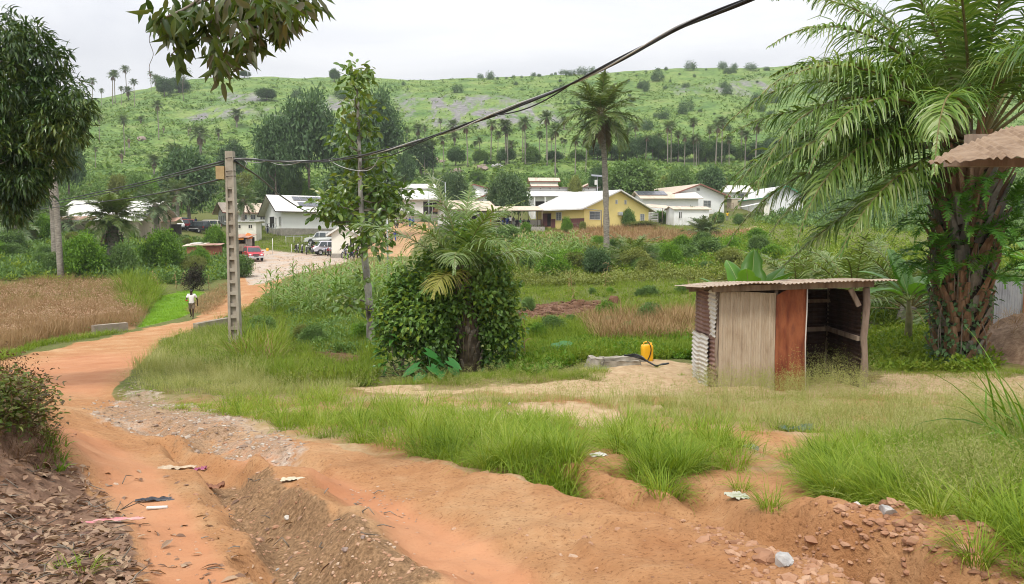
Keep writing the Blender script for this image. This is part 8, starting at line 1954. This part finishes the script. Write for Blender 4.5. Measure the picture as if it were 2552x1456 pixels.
def person(label, loc, rz, shirt, legs, pose='stand', h=1.72, shorts=False, robe=False, scarf=None, hands=False):
    """faces local -Y; joints at human proportions scaled to height h"""
    r = thing('person', label, 'person', loc, rz); k = h / 1.75
    J = {'pel': (0, 0, .95), 'sp': (0, .0, 1.12), 'ch': (0, .01, 1.33), 'nk': (0, .015, 1.48), 'hd0': (0, 0, 1.56), 'hd1': (0, -.012, 1.66), 'hd2': (0, 0, 1.72)}
    aL, aR, lL, lR = {'stand': ((.08, .0, .0), (.08, .0, .0), 0, 0), 'walk': ((.10, .22, -.1), (.10, -.22, .1), .30, -.24), 'carry': ((.16, .14, .0), (.10, -.25, .85), .26, -.20), 'sit': ((.10, -.15, .5), (.10, -.15, .5), 0, 0), 'ride': ((.2, -.35, .5), (.2, -.35, .5), 0, 0)}[pose]
    for s, n, a in ((1, 'L', aL), (-1, 'R', aR)):
        J['sh' + n] = (s * .19, .015, 1.42); e = (s * (.22 + a[0] * .5), .03 + a[1] * .5, 1.15); J['el' + n] = e
        fw = a[2]; w_ = (e[0] - s * .09 * fw, e[1] - .24 * fw + a[1] * .3 * (1 - fw), e[2] - .25 * (1 - fw * .95)); J['wr' + n] = w_; d = np.array(w_) - np.array(e); d = d / np.linalg.norm(d); J['hn' + n] = tuple(np.array(w_) + d * .09)
        J['hp' + n] = (s * .09, 0, .90)
        if pose in ('sit', 'ride'): J['kn' + n] = (s * (.12 if pose == 'sit' else .2), -.42, .88 if pose == 'sit' else .72); J['an' + n] = (s * (.12 if pose == 'sit' else .22), -.44 if pose == 'sit' else -.2, .45 if pose == 'sit' else .34)
        else:
            q = lL if s > 0 else lR; J['kn' + n] = (s * .10, -.42 * math.sin(q) * 1.0 - (.05 if q < 0 else 0), .90 - .42 * math.cos(q)); kx = J['kn' + n]; q2 = q - (.15 if q > 0 else .45); q2 = q2 if q else 0
            J['an' + n] = (s * .10, kx[1] - .42 * math.sin(q2), max(kx[2] - .42 * math.cos(q2), .07))
        a_ = J['an' + n]; J['to' + n] = (a_[0] + s * .02, a_[1] - .16, max(a_[2] - .05, .03))
    J = {n: np.array(v) * k for n, v in J.items()}
    if pose == 'sit':
        for n in J: J[n] = J[n] - [0, 0, .42 * k]
    E = [('pel', 'sp'), ('sp', 'ch'), ('ch', 'nk'), ('nk', 'hd0'), ('hd0', 'hd1'), ('hd1', 'hd2')]
    rad = {'pel': (.14, .105), 'sp': (.125, .10), 'ch': (.155, .11), 'nk': .058, 'hd0': (.070, .078), 'hd1': (.078, .095), 'hd2': (.062, .075)}
    for n in 'LR':
        E += [('ch', 'sh' + n), ('sh' + n, 'el' + n), ('el' + n, 'wr' + n), ('wr' + n, 'hn' + n), ('pel', 'hp' + n), ('hp' + n, 'kn' + n), ('kn' + n, 'an' + n), ('an' + n, 'to' + n)]
        rad.update({'sh' + n: .058, 'el' + n: .042, 'wr' + n: .027, 'hn' + n: (.036, .022), 'hp' + n: .082, 'kn' + n: .056, 'an' + n: .036, 'to' + n: (.042, .028)})
    rad = {n: (tuple(q * k for q in v) if isinstance(v, tuple) else v * k) for n, v in rad.items()}
    if hands:
        for n, s in (('L', 1), ('R', -1)):
            w_, hd = J['wr' + n], J['hn' + n]; d = unit(hd - w_); sd = unit(np.cross(d, [0, 1.0, .3])); cl = unit(np.cross(sd, d))
            for f, (o, ln) in enumerate(((-.026, .062), (-.009, .074), (.009, .07), (.026, .055))):
                b_ = hd + sd * o + d * .02; J[f'f{n}{f}a'] = b_; J[f'f{n}{f}b'] = b_ + d * ln * .55 + cl * .008; J[f'f{n}{f}c'] = b_ + d * ln * .85 + cl * .03
                E += [('hn' + n, f'f{n}{f}a'), (f'f{n}{f}a', f'f{n}{f}b'), (f'f{n}{f}b', f'f{n}{f}c')]; rad.update({f'f{n}{f}a': .0095, f'f{n}{f}b': .0085, f'f{n}{f}c': .007})
            b_ = w_ + d * .03 + sd * -.03 * 1; J[f't{n}a'] = b_ + sd * -.012; J[f't{n}b'] = b_ + sd * -.03 + d * .035; E += [('wr' + n, f't{n}a'), (f't{n}a', f't{n}b')]; rad.update({f't{n}a': .011, f't{n}b': .009})
    lk('body', skin_mesh('body', J, E, rad, [SKIN]), r)
    hd = J['hd1']; mb = MB()
    mb.ball(hd + np.array([0, .022, .028]) * k, np.array([.088, .098, .082]) * k, 14, 10, 0, .08, 3); mb.build('hair', scarf or HAIRM, r)
    mb = MB(); mb.ball(hd + np.array([0, -.108, -.028]) * k, np.array([.017, .02, .024]) * k, 8, 6)
    for s in (-1, 1): mb.ball(hd + np.array([s * .08, .0, -.02]) * k, np.array([.012, .025, .034]) * k, 8, 6)
    mb.ball(hd + np.array([0, -.088, -.068]) * k, np.array([.03, .014, .010]) * k, 8, 5); mb.build('face_features', SKIN, r)
    mb = MB(); [mb.ball(hd + np.array([s * .034, -.09, .005]) * k, np.array([.013, .008, .008]) * k, 8, 5) for s in (-1, 1)]; mb.build('eyes', TRIM_WHITE, r)
    # clothes, grown over the same joints a little wider
    JS = {n: J[n] for n in ('ch', 'sp', 'pel', 'nk', 'shL', 'shR')}; JS['nk'] = J['ch'] + (J['nk'] - J['ch']) * .75; JS['hem'] = J['pel'] - np.array([0, 0, .05]) * k
    ES = [('ch', 'nk'), ('ch', 'sp'), ('sp', 'pel'), ('pel', 'hem'), ('ch', 'shL'), ('ch', 'shR')]; RS = {'ch': (.172 * k, .13 * k), 'sp': (.155 * k, .125 * k), 'pel': (.165 * k, .13 * k), 'hem': (.165 * k, .13 * k), 'nk': .075 * k, 'shL': .078 * k, 'shR': .078 * k}
    for n in 'LR':
        t = 1.9 if shirt[1] == 'long' else .72
        if t > 1: JS['el' + n] = J['el' + n]; JS['wr' + n] = J['el' + n] + (J['wr' + n] - J['el' + n]) * .9; ES += [('sh' + n, 'el' + n), ('el' + n, 'wr' + n)]; RS['el' + n] = .06 * k; RS['wr' + n] = .045 * k
        else: JS['el' + n] = J['sh' + n] + (J['el' + n] - J['sh' + n]) * t; ES += [('sh' + n, 'el' + n)]; RS['el' + n] = .074 * k
    lk('shirt', skin_mesh('shirt', JS, ES, RS, [shirt[0]]), r)
    JT = {'pel': J['pel'] + np.array([0, 0, .04]) * k}; ET = []; RT = {'pel': (.152 * k, .118 * k)}
    for n in 'LR':
        JT['hp' + n] = J['hp' + n]; JT['kn' + n] = J['hp' + n] + (J['kn' + n] - J['hp' + n]) * (.9 if shorts else 1); ET += [('pel', 'hp' + n), ('hp' + n, 'kn' + n)]; RT['hp' + n] = .10 * k; RT['kn' + n] = (.095 if shorts else .07) * k * (1.5 if robe else 1)
        if not shorts: JT['an' + n] = J['kn' + n] + (J['an' + n] - J['kn' + n]) * .92; ET += [('kn' + n, 'an' + n)]; RT['an' + n] = .058 * k * (2.0 if robe else 1)
    lk('skirt' if robe else 'shorts' if shorts else 'trousers', skin_mesh('trousers', JT, ET, RT, [legs]), r)
    r['joint'] = 0; del r['joint']
    return r, J


WH, KH = cloth('white', (.78, .77, .74)), cloth('khaki', (.20, .16, .11))
p0, J0 = person('person in a white T-shirt and brown shorts walking down the road, holding a red bowl', at(192, 319), R(8), (WH, 's'), KH, 'carry', 1.72, True, hands=True)
hb = J0['hnR']; mb = MB(); mb.lathe([(.001, 0), (.05, .0), (.09, .05), (.094, .052), (.088, .05), (.05, .008), (.001, .007)], 14, (0, 0, 0))
o = mb.build('bowl', surf('red enamel', [(.65, .09, .03), (.75, .14, .05)], 4, .4)); M4 = Matrix.Translation(Vector(p0.location)) @ Euler((0, 0, R(8))).to_matrix().to_4x4(); o.location = M4 @ Vector(hb + np.array([.0, -.06, .01])); tag(o, 'small red bowl held by the walking person', 'bowl')
BL, DK, MR, GY, YL, OR, PK, NB, GR, TN = cloth('royal blue', (.03, .06, .42)), cloth('black', (.02, .02, .022)), cloth('maroon', (.11, .04, .035)), cloth('grey', (.22, .22, .22)), cloth('yellow', (.70, .42, .03)), cloth('orange', (.65, .2, .03)), cloth('pink', (.55, .25, .26)), cloth('navy', (.02, .03, .09)), cloth('green', (.06, .2, .08)), cloth('tan', (.34, .26, .18))
PPL = [(395.5, 241.2, BL, 'long', BL, 'walk', -20, 'person in a bright blue overall walking down the dirt drive', {}), (391.5, 248.8, MR, 'long', GY, 'stand', 150, 'person in a dark brown shirt and grey trousers standing beside the steel pole', {}), (384.5, 243.5, DK, 'long', DK, 'stand', 160, 'person in black walking behind the steel pole', {}),
       (267.8, 233.8, DK, 'long', NB, 'walk', 170, 'person in a black and red jacket on the grass below the solar panel building', {}), (248, 246.3, BL, 's', NB, 'sit', 30, 'person in blue sitting at the kiosk, left one', {}), (244.5, 245.6, NB, 's', DK, 'sit', 20, 'person in navy sitting at the kiosk behind the one in blue', {}),
       (348, 258.6, DK, 'long', NB, 'ride', -110, 'person in black and orange sitting on a motorcycle by the guard house', {}), (356.5, 258.3, BL, 's', DK, 'stand', 10, 'person in blue standing among the motorcycles by the slender tree', {}), (396.7, 227.5, GY, 'long', DK, 'ride', -95, 'person riding a motorcycle down the dirt drive', {}),
       (406.5, 227.2, MR, 's', TN, 'stand', 20, 'person with a red headscarf standing on the dirt drive', {'robe': True, 'sc': 1}), (410, 226.8, BL, 'long', BL, 'stand', 10, 'person in blue standing by the white off road car', {'robe': True}), (413, 227, BL, 'long', NB, 'stand', -30, 'second person in blue by the white off road car', {}),
       (445, 225.6, BL, 's', DK, 'stand', 40, 'person in blue standing beside the arm lamp post', {}), (463.3, 229.3, PK, 's', OR, 'stand', 20, 'person in pink and orange beside the one in yellow', {'robe': True}), (466, 228, YL, 's', TN, 'walk', 10, 'person in a yellow shirt walking past the white house', {}),
       (490.3, 226.3, OR, 'long', OR, 'stand', 0, 'person in an orange dress at the left end of the shelter', {'robe': True}), (498.5, 226.5, DK, 'long', DK, 'stand', 30, 'person in black standing under the shelter', {}), (499.5, 227, PK, 's', GY, 'sit', 10, 'person in pink sitting under the shelter behind the bush', {}), (504.2, 226.4, MR, 's', NB, 'stand', -20, 'person in maroon under the shelter, left of the tall blue one', {}), (507.3, 225.8, BL, 'long', BL, 'stand', 0, 'person in royal blue, tallest under the shelter', {}), (510.5, 225.8, WH, 's', DK, 'stand', 20, 'person in a white shirt under the shelter', {}), (513.4, 226.2, GY, 'long', WH, 'stand', -20, 'person in a grey top and white skirt under the shelter', {'robe': True}),
       (502, 227.4, BL, 's', NB, 'sit', 0, 'person in blue sitting on the shelter edge', {}), (508.5, 227.5, TN, 's', DK, 'sit', 10, 'person in tan sitting under the shelter', {}), (517, 227.3, DK, 's', DK, 'sit', -20, 'person in black sitting by a shelter post', {}), (520.5, 227.4, GR, 's', TN, 'sit', 30, 'person in green sitting under the shelter', {}), (524, 227.4, MR, 's', DK, 'sit', 0, 'person in maroon sitting right of the one in green', {}), (528.4, 227.5, DK, 'long', DK, 'sit', 10, 'person in dark clothes sitting at the right end of the shelter', {}),
       (541.5, 226.8, WH, 's', DK, 'sit', 30, 'person in a white top sitting on the bench at the maroon door', {}), (554.5, 226.8, DK, 'long', DK, 'sit', -20, 'person in dark clothes sitting right of the maroon door', {}), (619.3, 224.6, YL, 's', OR, 'sit', 0, 'person in yellow with an orange headscarf below the yellow wall', {'sc': 2}),
       (657.5, 223, DK, 'long', DK, 'sit', 20, 'person in black sitting under the side veranda', {}), (660, 223, BL, 's', NB, 'sit', 0, 'person in blue sitting under the side veranda', {}), (663.8, 222.6, OR, 's', BL, 'sit', -20, 'person in orange sitting at the side veranda post', {}), (727.3, 221, YL, 's', GY, 'stand', 170, 'person in a yellow shirt standing on the lawn by the lean-to', {}), (196, 226.5, NB, 's', DK, 'stand', 60, 'person in navy standing beside the dark parked car', {})]
for px, py, c1, sl_, c2, pose, rz, lab, ex in PPL:
    Y = float(YAT(px, py)); Y = min(max(Y, 92), 158); g = ground(px, Y)
    if 485 < px < 532 and Y < 200: g = pt(px, py + .3, 122 + (px % 5)); g[2] = 2.0 + float(b0[2]) * 0; g[2] = float(zc(226.5, 121)) - .02
    if pose == 'ride': g = np.array(at(px, py)) + [0, 0, .02]
    person(lab, g, R(rz), (c1, sl_), c2, pose, 1.72, False, ex.get('robe', False), {1: cloth('red', (.45, .03, .03)), 2: cloth('orange', (.65, .2, .03))}.get(ex.get('sc')))
# ------------------------------------------------------------------ the damp air between here and the hill
mb = MB(); mb.box((0, 400, 60), (5200, 1000, 160)); hz = MB()
hm = bpy.data.materials.new('haze'); hm.use_nodes = True; hn = hm.node_tree; hn.nodes.remove(hn.nodes['Principled BSDF'])
pv_ = hn.nodes.new('ShaderNodeVolumePrincipled'); pv_.inputs['Color'].default_value = (.86, .90, .95, 1); pv_.inputs['Density'].default_value = .00022
hn.links.new(pv_.outputs[0], hn.nodes['Material Output'].inputs['Volume'])
tag(mb.build('haze', hm), kind='stuff')
# the kinds themselves were only copied from
for o in list(PROT.values()) + PALM:
    for k in kids(o): bpy.data.objects.remove(k)
    bpy.data.objects.remove(o)
